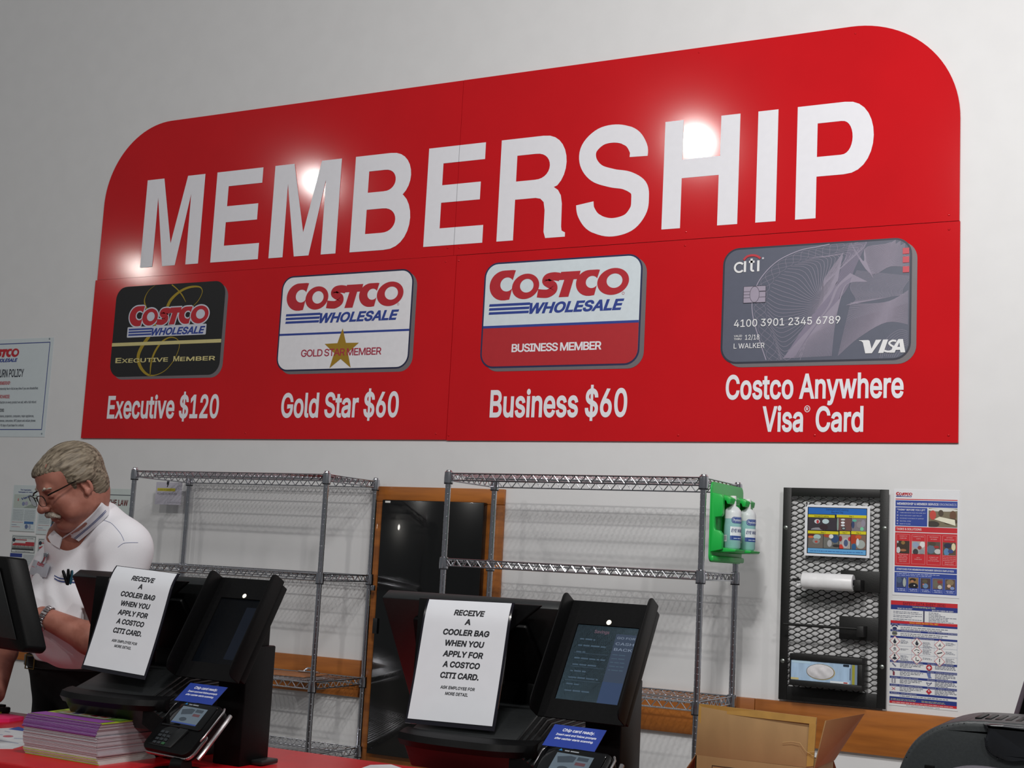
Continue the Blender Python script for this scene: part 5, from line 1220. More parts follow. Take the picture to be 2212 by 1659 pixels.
# -- notices clipped to the back of each till
def notice(o3, yaw, tilt, roll, bend, label, k_=1.0):
    w_, h_ = .2159 * k_, .2794 * k_
    r_ = Vector((cos(yaw), sin(yaw), 0)); n_ = Vector((sin(yaw), -cos(yaw), 0)); u_ = Vector((0, 0, 1)) * cos(tilt) - n_ * sin(tilt)
    r2 = r_ * cos(roll) + u_ * sin(roll); u2 = u_ * cos(roll) - r_ * sin(roll); N = r2.cross(u2)          # towards the viewer
    M_ = Matrix.Translation(o3) @ Matrix(((r2.x, -N.x, u2.x), (r2.y, -N.y, u2.y), (r2.z, -N.z, u2.z))).to_4x4()
    o = empty('paper_notice', M_ @ Vector((w_ / 2, 0, 0)), label, 'notice', 'cooler bag notices on the tills')
    def bendz(x, y, z):       # the sheet droops backwards over its top and bows a little
        t = max(0, (z / h_ - .80) / .20)
        return (x, y + bend * .012 * t * t + bend * .0025 * sin(pi * z / h_ * 1.3), z - .002 * t * t * bend)
    b = MB(); P_ = [[tuple(M_ @ Vector(bendz(w_ * j / 8, 0, h_ * i / 24))) for j in range(9)] for i in range(25)]
    b.grid(P_, mat('notice_paper', '#dcdee4', rough=.38, var=.01), thick=tuple(-N * .0006)); b.build('sheet', o)
    b = MB(); e = .006; P_ = [[tuple(M_ @ Vector(bendz(-e + (w_ + 2 * e) * j / 8, .0016, -.010 + (h_ + .012) * i / 24))) for j in range(9)] for i in range(25)]
    b.grid(P_, mat('acrylic_dark', '#14121c', rough=.15, coat=.4), thick=tuple(-N * .003)); b.build('holder', o)
    p = Print(eps=.00035); D = '#14161e'
    L_ = (('RECEIVE', .868, .072), ('A', .792, .014), ('COOLER BAG', .702, .109), ('WHEN YOU', .612, .092), ('APPLY FOR', .524, .094), ('A COSTCO', .438, .087), ('CITI CARD.', .348, .090))
    for t, v, wd in L_: p.text(t, w_ * .53, h_ * v, .0138, D, 1, bold=.085, align='c', width=wd * 1.10, shear=.12, res=3)
    for t, v, wd in (('ASK EMPLOYEE FOR', .262, .083), ('MORE DETAIL', .214, .055)): p.text(t, w_ * .53, h_ * v, .0070, D, 1, bold=.06, align='c', width=wd * 1.06, shear=.1, res=2)
    bm = bmesh.new(); V = [bm.verts.new(v) for v in p.mb.v]
    for f in p.mb.f:
        try: bm.faces.new([V[i] for i in f])
        except Exception: pass
    for v in bm.verts: v.co = M_ @ Vector(bendz(*v.co))
    me = bpy.data.meshes.new('print'); bm.to_mesh(me); bm.free(); me.materials.append(p.mb.mats[0]); link('print', me, o)
    return o
notice(Vector((-1.661, 2.692, 1.136)), radians(1.5), radians(14.6), radians(.9), .6, 'white cooler bag notice on the till at the centre')
notice(Vector((-2.669, 2.694, 1.175)), radians(.8), radians(14.5), radians(-2.9), 1.0, 'white cooler bag notice curling on the till in front of the man', .978)

# ------------------------------------------------------------------ things on the counter
# brochures in a leaning stack
rnd = random.Random(11)
P00 = Vector(at_z(216, 1654, CZ)); P10 = Vector(at_z(57, 1627, CZ)); P01 = Vector(at_z(302, 1633, CZ))
ex = (P10 - P00); ey = (P01 - P00); Lx = ex.length; Ly = ey.length; ex.normalize(); ey = (Vector((0, 0, 1)).cross(ex)).normalized(); ey = ey if ey.dot(P01 - P00) > 0 else -ey
NB = 46; tz = .0022
VIO = mat('brochure_violet', '#7a3f8c', rough=.3); GRYP = mat('brochure_page', '#b9b4ba', rough=.5, var=.08, scale=60, stretch=(1, 1, 40)); LIM = mat('brochure_lime', '#a8c43c', rough=.35); WHP = mat('brochure_white', '#d4d6d4', rough=.4)
z = CZ
for k in range(NB):
    t = k / (NB - 1)
    topset = k >= NB - 15; botset = k < 9
    lean = ex * (.010 * sin(t * 3) - .004) + ey * (-.012 * sin(pi * t) + rnd.uniform(-.0012, .0012)) + ex * rnd.uniform(-.0015, .0015)
    if botset: lean += ex * .006 - ey * .002
    if topset: lean += ey * -.004 + ex * .006
    c = P00 + lean; c.z = z
    lab = 'brochure inside the tall stack at the left of the counter'
    if k == NB - 1: lab = 'topmost brochure with lime cover and small pictures, on the stack at the counter'
    elif topset: lab = 'purple-spined brochure in the upper part of the counter stack'
    elif botset: lab = 'white and lime brochure at the foot of the counter stack'
    o = empty('brochure', c + ex * Lx / 2 + ey * Ly / 2, lab, 'brochure', 'brochures stacked on the counter' if k != NB - 1 else None)
    if k == NB - 1: o['group'] = 'brochures stacked on the counter'
    spine = VIO if topset else (LIM if (botset and k % 3 == 0) else WHP if botset else GRYP)
    # a booklet: body plus a bulging folded spine along the long front edge
    b = MB(); n = 8; top = []
    lift = (lambda v: .0) if k < NB - 4 else (lambda v: .006 * (k - NB + 5) / 4 * (max(0, v - .3) / .7) ** 1.5)
    b.grid([[tuple(c + ex * Lx * u + ey * Ly * v + Vector((0, 0, lift(v)))) for u in (0, .5, 1)] for v in [i / 6 for i in range(7)]], LIM if k == NB - 1 else (GRYP if not botset else WHP), thick=(0, 0, tz * .92)); b.build('pages', o)
    b = MB(); b.tube([tuple(c + ex * (Lx * u) + ey * .0004 + Vector((0, 0, tz * .46))) for u in (0, .5, 1)], tz * .50, spine, 6); b.build('spine', o)
    z += tz
TOPZ = z
# printed cover of the topmost booklet
c = P00 + ex * .006 - ey * .006; c.z = TOPZ + .0004
CM = Matrix(((-ex.x, -ey.x * 0 + 0, 0), (0, 0, 0), (0, 0, 0))).to_4x4()
def cov(u, v, lift=0): q_ = c + ex * Lx * u + ey * Ly * v; return (q_.x, q_.y, TOPZ + .0006 + .006 * 1.25 * (max(0, v - .3) / .7) ** 1.5 + lift)
b = MB()
def cq(u0, v0, u1, v1, col, l=0):
    N_ = 5
    b.grid([[cov(u0 + (u1 - u0) * i / 2, v0 + (v1 - v0) * j / N_, .0003 * l) for i in range(3)] for j in range(N_ + 1)], ink(col))
cq(.02, .02, .98, .30, '#8a4a9a', 1); cq(.20, .34, .86, .93, '#d8dcd4', 1); cq(.02, .36, .17, .9, '#8cc060', 1)
for k, col in enumerate(('#b05a4a', '#8c1f33', '#c8a878', '#4a4468', '#c8a45c')):
    cq(.24 + k * .125, .40, .335 + k * .125, .86, col, 2); cq(.255 + k * .125, .5, .315 + k * .125, .7, ('#e0d0c4', '#44202c', '#7a6a40', '#8c8ca0', '#dcd4c4')[k], 3)
topb = [o for o in bpy.data.objects if o.get('label', '').startswith('topmost brochure')][0]
b.build('cover_print', topb)
# folder of papers under the stack's left end, pink and yellow slips, keyboard
def flat(name, pix, z, t, m, label, cat, pr=None):
    P_ = [Vector(at_z(x, y, z)) for x, y in pix]; cc = sum(P_, Vector()) / len(P_)
    o = empty(name, cc, label, cat); b = MB(); b.prism(P_, (0, 0, t), m); b.build('sheet', o)
    return o, P_
o, Pq = flat('form_sheet', ((-70, 1618), (28, 1618), (66, 1607), (66, 1585), (30, 1573), (-70, 1577)), CZ, .0012, mat('form_white', '#d3d6da', rough=.4), 'white printed form with red oval lying left of the brochure stack', 'form')
p = MB()
def fq(pix, col, l):
    p.prism([Vector(at_z(x, y, CZ + .0013)) for x, y in pix], (0, 0, .0002 * l), ink(col))
fq(((18, 1575), (40, 1570), (62, 1577), (62, 1581)), '#2a4a9c', 1)
def ep(px, py, rx, ry): return [(px + rx * cos(2 * pi * k / 18), py + ry * sin(2 * pi * k / 18)) for k in range(18)]
fq(ep(17.5, 1590.5, 11.5, 2.2), '#b8606c', 1)
for (x0_, y0_, x1_, y1_) in ((-8, 1598, 40, 1605.5), (-6, 1586, 6, 1587), (30, 1594, 62, 1597), (10, 1579, 22, 1581)): fq(((x0_, y0_), (x1_, y1_), (x1_, y1_ + .8), (x0_, y0_ + .8)), '#7d86a8', 1)
p.build('print', o)
o, _ = flat('sticky_pad', ((-40, 1562), (20, 1560), (51, 1555), (26, 1550), (-40, 1545)), CZ, .010, mat('pink_paper', '#e8286c', rough=.6), 'bright pink pad of sticky notes at the left edge of the counter', 'sticky notes')
o, _ = flat('marker_slip', ((-30, 1546), (3, 1542), (7, 1538), (3, 1534.5), (-30, 1534)), CZ, .006, mat('yellow_paper', '#b8c02c', rough=.6), 'yellow slip at the left edge of the counter behind the pink pad', 'slip')
KX0, KX1, KY0, KY1 = -3.86, -3.395, 2.985, 3.135
kb = empty('keyboard', ((KX0 + KX1) / 2, (KY0 + KY1) / 2, CZ), 'dark keyboard on the counter under the man\'s right hand', 'keyboard')
b = MB(); b.prism([(KX0, KY0, CZ), (KX0, KY1, CZ), (KX0, KY1, CZ + .018), (KX0, KY0, CZ + .028)], (KX1 - KX0, 0, 0), PLG, .004); b.build('case', kb)
for r in range(5):
    for q in range(15):
        b = MB(); x = KX0 + .012 + q * .0298; y = KY0 + .012 + r * .0265; zz = CZ + .0275 - .010 * (y - KY0) / (KY1 - KY0)
        b.rbox((x, y, zz - .002), (x + .025, y + .022, zz + .006), PLB, .002); b.build('key', kb)
# left edge monitor seen from behind its right side
Yl = 2.60
lm = empty('monitor', (-2.93, Yl + .05, CZ), 'black monitor cut off by the left edge of the picture', 'monitor', 'monitors on the counter')
pA, pB, pC, pD = at(14, 1202, Yl), at(57, 1398, Yl), at(47, 1409, Yl), at(-60, 1190, Yl)
b = MB(); lean = Vector(pB) - Vector(pA)
X_ = Vector((-1, .25, 0)).normalized(); wq = .40
b.prism([Vector(pA), Vector(pB), Vector(pC), Vector(pC) + X_ * .03, Vector(pC) + X_ * wq, Vector(pA) + X_ * wq + Vector((0, 0, .0))], Vector((.030, .045, -.004)), PLB, .006)
b.build('housing', lm)
b = MB(); qa = Vector(pA) + X_ * .03 + Vector((0, -.004, -.03)); qb = Vector(pC) + X_ * .03 + Vector((0, -.004, .03))
b.prism([qa, qb, qb + X_ * (wq - .06), qa + X_ * (wq - .06)], (0, .003, 0), PLG, .001); b.build('back_panel', lm)
b = MB(); mc = (Vector(pA) + Vector(pC)) / 2 + X_ * .38
b.cyl((mc.x, mc.y + .05, CZ), (mc.x, mc.y + .05, CZ + .012), .09, PLB, 24); b.cyl((mc.x, mc.y + .05, CZ + .01), (mc.x, mc.y + .02, mc.z), .02, PLB, 12); b.build('stand', lm)
# right edge monitor
Yr = 2.72
pA, pB = Vector(at(2186, 1550, Yr)), Vector(at(2216, 1452, Yr))
rm = empty('monitor', (-.20, Yr + .10, CZ), 'grey monitor corner at the right edge of the picture', 'monitor', 'monitors on the counter')
MAUVE = mat('grey_plastic', '#6b626c', rough=.4, var=.05)
d_ = (pB - pA).normalized(); X_ = Vector((1, .1, .0)).normalized()
b = MB(); b.prism([pA, pA + Vector((.008, .0, -.002)), pA + X_ * .32, pA + d_ * .27 + X_ * .32, pA + d_ * .27], Vector((.006, .016, 0)), MAUVE, .003); b.build('housing', rm)
b = MB(); b.prism([pA + Vector((.012, -.004, .006)), pA + X_ * .31 + Vector((0, -.004, .006)), pA + d_ * .26 + X_ * .31 + Vector((0, -.004, 0)), pA + d_ * .26 + Vector((.008, -.004, 0))], Vector((.0, .006, 0)), PLB, .002); b.build('back_panel', rm)
mc = pA + X_ * .17
b = MB(); b.cyl((mc.x, mc.y + .08, CZ), (mc.x, mc.y + .08, CZ + .012), .09, PLB, 24); b.cyl((mc.x, mc.y + .08, CZ + .01), (mc.x, mc.y + .02, mc.z + .1), .018, PLB, 12); b.build('stand', rm)
# big rounded printer at the right
Yp = 2.40
pr_ = empty('card_printer', (-.20, 2.52, CZ), 'large rounded dark grey printer at the bottom right corner', 'printer')
DGR = mat('printer_dark', '#34383a', rough=.45, var=.08, scale=200, bump=.08); MGR = mat('printer_grey', '#66626a', rough=.5, var=.06, scale=250, bump=.08)
prof = spline([(-.520, CZ), (-.518, CZ + .17), (-.506, CZ + .225), (-.487, CZ + .272), (-.460, CZ + .302), (-.420, CZ + .322), (-.360, CZ + .330), (-.20, CZ + .330), (.04, CZ + .318), (.06, CZ + .29), (.065, CZ)], 5)
b = MB(); b.prism([(x, Yp, z) for x, z in prof], (0, .20, 0), DGR, .010, 3); b.build('cover', pr_)
prof2 = spline([(-.455, CZ), (-.452, CZ + .19), (-.437, CZ + .232), (-.405, CZ + .252), (-.355, CZ + .258), (-.25, CZ + .252), (.03, CZ + .225), (.032, CZ)], 5)
b = MB(); b.prism([(x, Yp - .022, z) for x, z in prof2], (0, .05, 0), MGR, .005, 2); b.build('front_panel', pr_)
x0 = at(2128, 1590, Yp)[0]
prof3 = spline([(x0, CZ + .300), (x0 + .004, CZ + .285), (x0 + .022, CZ + .274), (x0 + .06, CZ + .272), (.0, CZ + .262), (.02, CZ + .300), (-.02, CZ + .322), (x0 + .03, CZ + .328), (x0 + .006, CZ + .316)], 5)
b = MB(); b.prism([(x, Yp - .012, z) for x, z in prof3], (0, .08, 0), mat('printer_lid', '#24262b', rough=.25), .006, 3); b.build('lid_handle', pr_)
b = MB(); b.prism([at(2044, 1567, Yp + .03), at(2067, 1562, Yp + .03), at(2068, 1564, Yp + .03), at(2045, 1568.5, Yp + .03)], (0, .05, .002), mat('warning_yellow', '#c8a010', rough=.4)); b.build('yellow_mark', pr_)
b = MB()
for k in range(8): b.rbox((-.385 + .016 * k, Yp + .04, CZ + .327), (-.375 + .016 * k, Yp + .13, CZ + .3315), PLB, .001)
b.build('vent', pr_)
b = MB(); q0 = at(2003, 1655, Yp - .022); b.rbox((q0[0] - .004, Yp - .026, q0[2] - .016), (q0[0] + .012, Yp - .020, q0[2] + .002), PLB, .001); b.build('slot', pr_)
# cardboard box standing open on the counter
CB = mat('cardboard', '#9a7c52', rough=.75, var=.08, scale=18, stretch=(1, 1, .4)); CBI = mat('cardboard_tape', '#a5813e', rough=.45, var=.08)
Yb = 2.98
A0, A1 = Vector(at(1502, 1631, Yb)), Vector(at(1757, 1660, Yb)); zf = (A0.z + A1.z) / 2
bx0, bx1 = A0.x, A1.x; bd = .17
box = empty('cardboard_box', ((bx0 + bx1) / 2, Yb + bd / 2, CZ), 'open brown cardboard box with raised flaps in front of the right rack', 'box')
def wallq(P_, n, m=CB, t=.004): 
    b.prism(P_, Vector(n) * t, m, .0008)
b = MB(); F = lambda x, y, z: Vector((x, y, z))
wallq([F(bx0, Yb, CZ), F(bx1, Yb, CZ), F(bx1, Yb, zf), F(bx0, Yb, zf)], (0, 1, 0)); wallq([F(bx0, Yb + bd, CZ), F(bx1, Yb + bd, CZ), F(bx1, Yb + bd, zf), F(bx0, Yb + bd, zf)], (0, -1, 0))
wallq([F(bx0, Yb, CZ), F(bx0, Yb + bd, CZ), F(bx0, Yb + bd, zf), F(bx0, Yb, zf)], (1, 0, 0)); wallq([F(bx1, Yb, CZ), F(bx1, Yb + bd, CZ), F(bx1, Yb + bd, zf), F(bx1, Yb, zf)], (-1, 0, 0))
wallq([F(bx0, Yb, CZ), F(bx1, Yb, CZ), F(bx1, Yb + bd, CZ), F(bx0, Yb + bd, CZ)], (0, 0, 1)); b.build('carton', box)
fl = [Vector(at(1502, 1631, Yb)), Vector(at(1757, 1660, Yb)), Vector(at(1764, 1550, Yb + .02)), Vector(at(1640, 1535, Yb + .02)), Vector(at(1510, 1520, Yb + .02))]
b = MB(); b.prism(fl, (0, .004, 0), CB, .0008); f0 = b.build('flap', box)
b = MB()
def on(px, py, d=-.0006): 
    t = (1640 - py) / 110; return Vector(at(px, py, Yb + .02 * max(0, min(1, t)) + d))
b.prism([on(1510, 1520), on(1640, 1535), on(1764, 1550), on(1762, 1565), on(1640, 1551), on(1527, 1537)], (0, .0004, 0), CBI); b.prism([on(1510, 1521), on(1526, 1537), on(1520, 1632), on(1503, 1630)], (0, .0004, 0), CBI); b.prism([on(1748, 1563), on(1763, 1564), on(1757, 1655), on(1742, 1656)], (0, .0004, 0), CBI)
b.build('tape', f0)
b = MB(); b.tube([on(1690, 1604, -.001), on(1710, 1602, -.001), on(1728, 1605, -.001), on(1740, 1622, -.001), on(1758, 1634, -.001)], .0005, mat('crease', '#b89a66', rough=.7), 5); b.tube([on(1743, 1626, -.001), on(1760, 1624, -.001)], .0005, mat('crease', '#b89a66'), 5); b.build('crease', f0)
f2 = [Vector((bx1, Yb, zf)), Vector((bx1, Yb + bd, zf)), Vector(at(1866, 1542, Yb + .10)), Vector(at(1782, 1557, Yb + .015))]
b = MB(); b.prism(f2, (.003, -.002, .001), CB, .0006); b.build('flap', box)
b = MB(); b.prism([F(bx0, Yb + bd, zf), F(bx1, Yb + bd, zf), F(bx1, Yb + bd + .075, zf - .06), F(bx0, Yb + bd + .075, zf - .06)], (0, -.002, .003), CB, .0008); b.build('flap', box)
b = MB(); b.prism([F(bx0, Yb, zf), F(bx0, Yb + bd, zf), F(bx0 - .055, Yb + bd - .01, zf - .08), F(bx0 - .055, Yb + .01, zf - .08)], (.003, 0, .001), CB, .0008); b.build('flap', box)
b = MB(); e0 = at(1538, 1653, Yb); b.box((e0[0], Yb - .0006, CZ + .03), (e0[0] + .0012, Yb - .0001, e0[2]), ink('#2a2622')); b.box((e0[0], Yb - .0006, e0[2] - .001), (bx1 - .03, Yb - .0001, e0[2]), ink('#2a2622')); b.build('printed_frame', box)
# small handset stand by the centre till
g0 = Vector(at_z(838, 1659, CZ)); g0 = Vector((-1.83, 2.74, CZ))
gs = empty('scanner_stand', g0, 'grey domed scanner stand at the bottom left of the centre till', 'scanner stand')
b = MB(); b.lathe([(0, 0), (.055, 0), (.058, .006), (.052, .022), (.036, .038), (.016, .046), (0, .048)], mat('stand_grey', '#6c7076', rough=.35), Matrix.Translation(g0), 28); b.build('dome', gs)
b = MB(); b.lathe([(0, .0), (.014, .0), (.012, .003), (0, .004)], PLB, Matrix.Translation(g0 + Vector((.010, -.036, .031))) @ Matrix.Rotation(radians(48), 4, 'X'), 18); b.build('button', gs)
o, _ = flat('blank_sheet', ((770, 1664), (800, 1653), (845, 1652), (880, 1664), (880, 1690), (770, 1690)), CZ, .001, mat('form_white', '#d3d6da', rough=.4), 'white sheet on the red counter left of the centre till', 'sheet')
# ------------------------------------------------------------------ the clerk: smooth-blended volumes meshed as continuous surfaces
class SDF:
    def __init__(s, lo, hi, h, zs=None):
        s.x = np.arange(lo[0], hi[0], h, dtype=np.float32); s.y = np.arange(lo[1], hi[1], h, dtype=np.float32)
        s.z = np.arange(lo[2], hi[2], h, dtype=np.float32) if zs is None else np.asarray(zs, np.float32)
        s.d = np.full((len(s.x), len(s.y), len(s.z)), 1.0, np.float32)
    def sub(s, lo, hi):
        i = [max(0, int(np.searchsorted(a, l)) - 1) for a, l in zip((s.x, s.y, s.z), lo)]
        j = [int(np.searchsorted(a, u)) + 1 for a, u in zip((s.x, s.y, s.z), hi)]
        return tuple(slice(a, b) for a, b in zip(i, j))
    def pts(s, sl):
        return s.x[sl[0]][:, None, None], s.y[sl[1]][None, :, None], s.z[sl[2]][None, None, :]
    def op(s, sl, e, k, mode):
        d = s.d[sl]
        if d.size == 0: return
        if mode == 'sub':
            e = -e; h = np.clip(.5 + .5 * (e - d) / k, 0, 1) if k > 0 else (e > d).astype(np.float32)
            s.d[sl] = d + (e - d) * h + (k * h * (1 - h) if k > 0 else 0)
        elif mode == 'int':
            h = np.clip(.5 + .5 * (e - d) / k, 0, 1); s.d[sl] = d + (e - d) * h + k * h * (1 - h)
        else:
            h = np.clip(.5 + .5 * (d - e) / k, 0, 1) if k > 0 else (e < d).astype(np.float32)
            s.d[sl] = d + (e - d) * h - (k * h * (1 - h) if k > 0 else 0)
    def cone(s, a, b, ra, rb, k=.02, mode='add'):
        a = np.array(a, np.float32); b = np.array(b, np.float32); m = max(ra, rb) + max(k, .004) * 1.5 + .012
        sl = s.sub(np.minimum(a, b) - m, np.maximum(a, b) + m); X, Y, Z = s.pts(sl); ba = b - a; L = float(ba @ ba) or 1e-9
        t = np.clip(((X - a[0]) * ba[0] + (Y - a[1]) * ba[1] + (Z - a[2]) * ba[2]) / L, 0, 1)
        e = np.sqrt((X - a[0] - ba[0] * t) ** 2 + (Y - a[1] - ba[1] * t) ** 2 + (Z - a[2] - ba[2] * t) ** 2) - (ra + (rb - ra) * t)
        s.op(sl, e, k, mode)
    def ell(s, c, r, R=None, k=.02, mode='add'):
        """ellipsoid; R columns are its axes in world space"""
        c = np.array(c, np.float32); r = np.array(r, np.float32); R = np.eye(3, dtype=np.float32) if R is None else np.array(R, np.float32)
        m = np.sqrt(((R * r) ** 2).sum(1)) + max(k, .004) * 1.5 + .012
        sl = s.sub(c - m, c + m); X, Y, Z = s.pts(sl); X = X - c[0]; Y = Y - c[1]; Z = Z - c[2]
        q = [X * R[0, i] + Y * R[1, i] + Z * R[2, i] for i in range(3)]
        k0 = np.sqrt((q[0] / r[0]) ** 2 + (q[1] / r[1]) ** 2 + (q[2] / r[2]) ** 2)
        k1 = np.sqrt((q[0] / r[0] ** 2) ** 2 + (q[1] / r[1] ** 2) ** 2 + (q[2] / r[2] ** 2) ** 2) + 1e-9
        s.op(sl, k0 * (k0 - 1) / k1, k, mode)
    def mesh(s, name, m, disp=None):
        d = s.d; ins = d < 0
        nx, ny, nz = d.shape
        c = np.zeros((nx - 1, ny - 1, nz - 1), np.int8)
        for i in (0, 1):
            for j in (0, 1):
                for l in (0, 1): c += ins[i:nx - 1 + i, j:ny - 1 + j, l:nz - 1 + l]
        act = (c > 0) & (c < 8); I = np.argwhere(act); idx = np.full(act.shape, -1, np.int64); idx[act] = np.arange(len(I))
        acc = np.zeros((len(I), 3)); n = np.zeros(len(I)); G = (s.x, s.y, s.z)
        cor = [(0, 0, 0), (1, 0, 0), (0, 1, 0), (1, 1, 0), (0, 0, 1), (1, 0, 1), (0, 1, 1), (1, 1, 1)]
        for a in range(8):
            for b in range(a + 1, 8):
                if sum(abs(p - q) for p, q in zip(cor[a], cor[b])) != 1: continue
                A = I + cor[a]; B = I + cor[b]; da = d[A[:, 0], A[:, 1], A[:, 2]]; db = d[B[:, 0], B[:, 1], B[:, 2]]
                x = (da < 0) != (db < 0); t = np.where(x, da / np.where(x, da - db, 1), 0)
                for ax in range(3):
                    pa = G[ax][A[:, ax]]; pb = G[ax][B[:, ax]]; acc[:, ax] += np.where(x, pa + (pb - pa) * t, 0)
                n += x
        V = acc / n[:, None]; F = []
        for ax in range(3):
            u, v = [(1, 2), (2, 0), (0, 1)][ax]; sh = [nx, ny, nz]
            sa = [slice(0, sh[q]) for q in range(3)]; sb = list(sa); sa[ax] = slice(0, sh[ax] - 1); sb[ax] = slice(1, sh[ax])
            A = ins[tuple(sa)]; B = ins[tuple(sb)]; E = np.argwhere(A != B)
            E = E[(E[:, u] > 0) & (E[:, v] > 0) & (E[:, u] < sh[u] - 1) & (E[:, v] < sh[v] - 1)]
            fl = A[E[:, 0], E[:, 1], E[:, 2]]
            def at_(du, dv):
                q = E.copy(); q[:, u] += du; q[:, v] += dv; return idx[q[:, 0], q[:, 1], q[:, 2]]
            Q = np.stack([at_(-1, -1), at_(0, -1), at_(0, 0), at_(-1, 0)], 1)
            Q[~fl] = Q[~fl][:, ::-1]; F.append(Q)
        F = np.concatenate(F)
        me = bpy.data.meshes.new(name); me.vertices.add(len(V)); me.vertices.foreach_set('co', V.astype(np.float32).ravel())
        me.loops.add(len(F) * 4); me.loops.foreach_set('vertex_index', F.astype(np.int32).ravel())
        me.polygons.add(len(F)); me.polygons.foreach_set('loop_start', np.arange(0, len(F) * 4, 4, dtype=np.int32))
        me.polygons.foreach_set('use_smooth', np.ones(len(F), bool)); me.update(calc_edges=True); me.validate()
        me.materials.append(m); return me

SKIN = mat('skin', '#8f5a4c', rough=.5, color2='#a87162', scale=22, sss=.06, spec=.35, detail=5)
HAIR = mat('hair', '#4a4034', rough=.5, color2='#8d8170', scale=150, stretch=(1, .10, .8), bump=.5, detail=6, spec=.3)
MOUST = mat('moustache', '#b0a79c', rough=.6, color2='#857a6c', scale=160, bump=.5, detail=4)
SHIRT = mat('white_pique', '#dcdbe0', rough=.8, var=.015, scale=500, bump=.12, spec=.15)
TROUS = mat('black_trousers', '#08080a', rough=.85, var=.15, scale=200)
LEATH = mat('black_leather', '#0b0a0a', rough=.4)

# joints
HC = np.array(at(152, 1042, 2.985)); 
hyw, hpt, hrl = radians(-22), radians(30), radians(0)
f0 = np.array([sin(hyw), -cos(hyw), 0]); l0 = np.array([cos(hyw), sin(hyw), 0]); z0_ = np.array([0, 0, 1.0])
hf = f0 * cos(hpt) - z0_ * sin(hpt); hz = z0_ * cos(hpt) + f0 * sin(hpt); hl = l0
HR = np.stack([hl, hf, hz], 1)          # columns: his left, forward, up
HS = .975
def hp(x, y, z): return HC + HR @ (np.array([x, y, z]) * HS)
bf = np.array([-.20, -.98, 0]); bl = np.array([.98, -.20, 0])
neckb = np.array(at(180, 1138, 3.09))
shL = np.array(at(268, 1188, 3.11)); shR = shL - bl * .365 + np.array([.025, 0, -.06])
chest = (shL + shR) / 2 + np.array([-.02, .0, -.13]); 
belly = np.array([-3.27, 3.335, 1.20]); pelv = np.array([-3.345, 3.385, 1.055])
elbL = np.array(at(236, 1398, 3.05)); wrL = np.array(at(92, 1331, 2.97)); hdL = np.array(at(48, 1316, 2.92))
elbR = np.array([-3.60, 3.27, 1.17]); wrR = np.array(at(-10, 1500, 3.06)); 
person = empty('person', (pelv[0], pelv[1], 0), 'man with grey hair, glasses and moustache in a white polo shirt, looking down', 'person')

def head(S):
    e = lambda c, r, k=.02, mode='add', R=None: S.ell(hp(*c), np.array(r) * HS, HR if R is None else HR @ R, k * HS, mode)
    cn = lambda a, b, ra, rb, k=.015, mode='add': S.cone(hp(*a), hp(*b), ra * HS, rb * HS, k * HS, mode)
    e((0, -.012, .030), (.074, .096, .086), 0)
    e((0, .040, .040), (.060, .048, .052), .03)
    e((0, .030, -.045), (.060, .062, .080), .03)
    for s_ in (-1, 1):
        e((s_ * .050, .006, -.070), (.020, .032, .034), .03); e((s_ * .040, .064, -.034), (.022, .020, .022), .02)
        e((s_ * .046, .052, -.072), (.020, .026, .026), .025)
    e((0, .074, -.106), (.025, .018, .018), .022); e((0, .035, -.118), (.036, .040, .020), .03)
    cn((-.034, .083, .017), (.034, .083, .017), .010, .010, .016)
    for s_ in (-1, 1):
        e((s_ * .031, .104, -.002), (.020, .020, .012), .012, 'sub')
        e((s_ * .031, .074, -.004), (.0165, .0165, .0150), .004)
        cn((s_ * .020, .0885, -.0085), (s_ * .043, .0845, -.0085), .0022, .0018, .003)
    cn((0, .089, .010), (0, .112, -.034), .0085, .0135, .012); e((0, .115, -.038), (.0125, .012, .0115), .008)
    for s_ in (-1, 1):
        e((s_ * .0125, .103, -.041), (.0085, .012, .009), .006); cn((s_ * .007, .108, -.0505), (s_ * .009, .104, -.0515), .003, .003, .003, 'sub')
    e((0, .088, -.062), (.026, .012, .014), .012)
    cn((-.021, .0885, -.0735), (.021, .0885, -.0735), .0055, .0055, .005); cn((-.019, .0880, -.0835), (.019, .0880, -.0835), .0062, .0062, .006)
    cn((-.026, .0965, -.0782), (.026, .0965, -.0782), .0022, .0022, .003, 'sub')
    for s_ in (-1, 1):
        cn((s_ * .0165, .096, -.046), (s_ * .034, .083, -.082), .0018, .0018, .008, 'sub')
        Re = np.array(Euler((radians(-12), radians(s_ * 8), radians(s_ * 18))).to_matrix())
        e((s_ * .076, -.014, -.016), (.009, .016, .029), .006, 'add', Re); e((s_ * .081, -.010, -.012), (.005, .008, .018), .004, 'sub', Re); e((s_ * .077, -.006, -.038), (.007, .008, .010), .006)
        cn((s_ * .080, .004, -.012), (s_ * .080, .001, -.016), .003, .003, .003, 'sub')
    nk = hp(0, -.030, -.070)
    S.cone(nk, neckb + np.array([-.02, .0, -.03]), .056, .064, .03); S.cone(hp(0, .010, -.095), neckb + np.array([-.04, -.03, -.04]), .040, .045, .03)
    S.cone(hp(0, -.06, -.05), neckb + np.array([0, .02, 0.0]), .045, .050, .03)

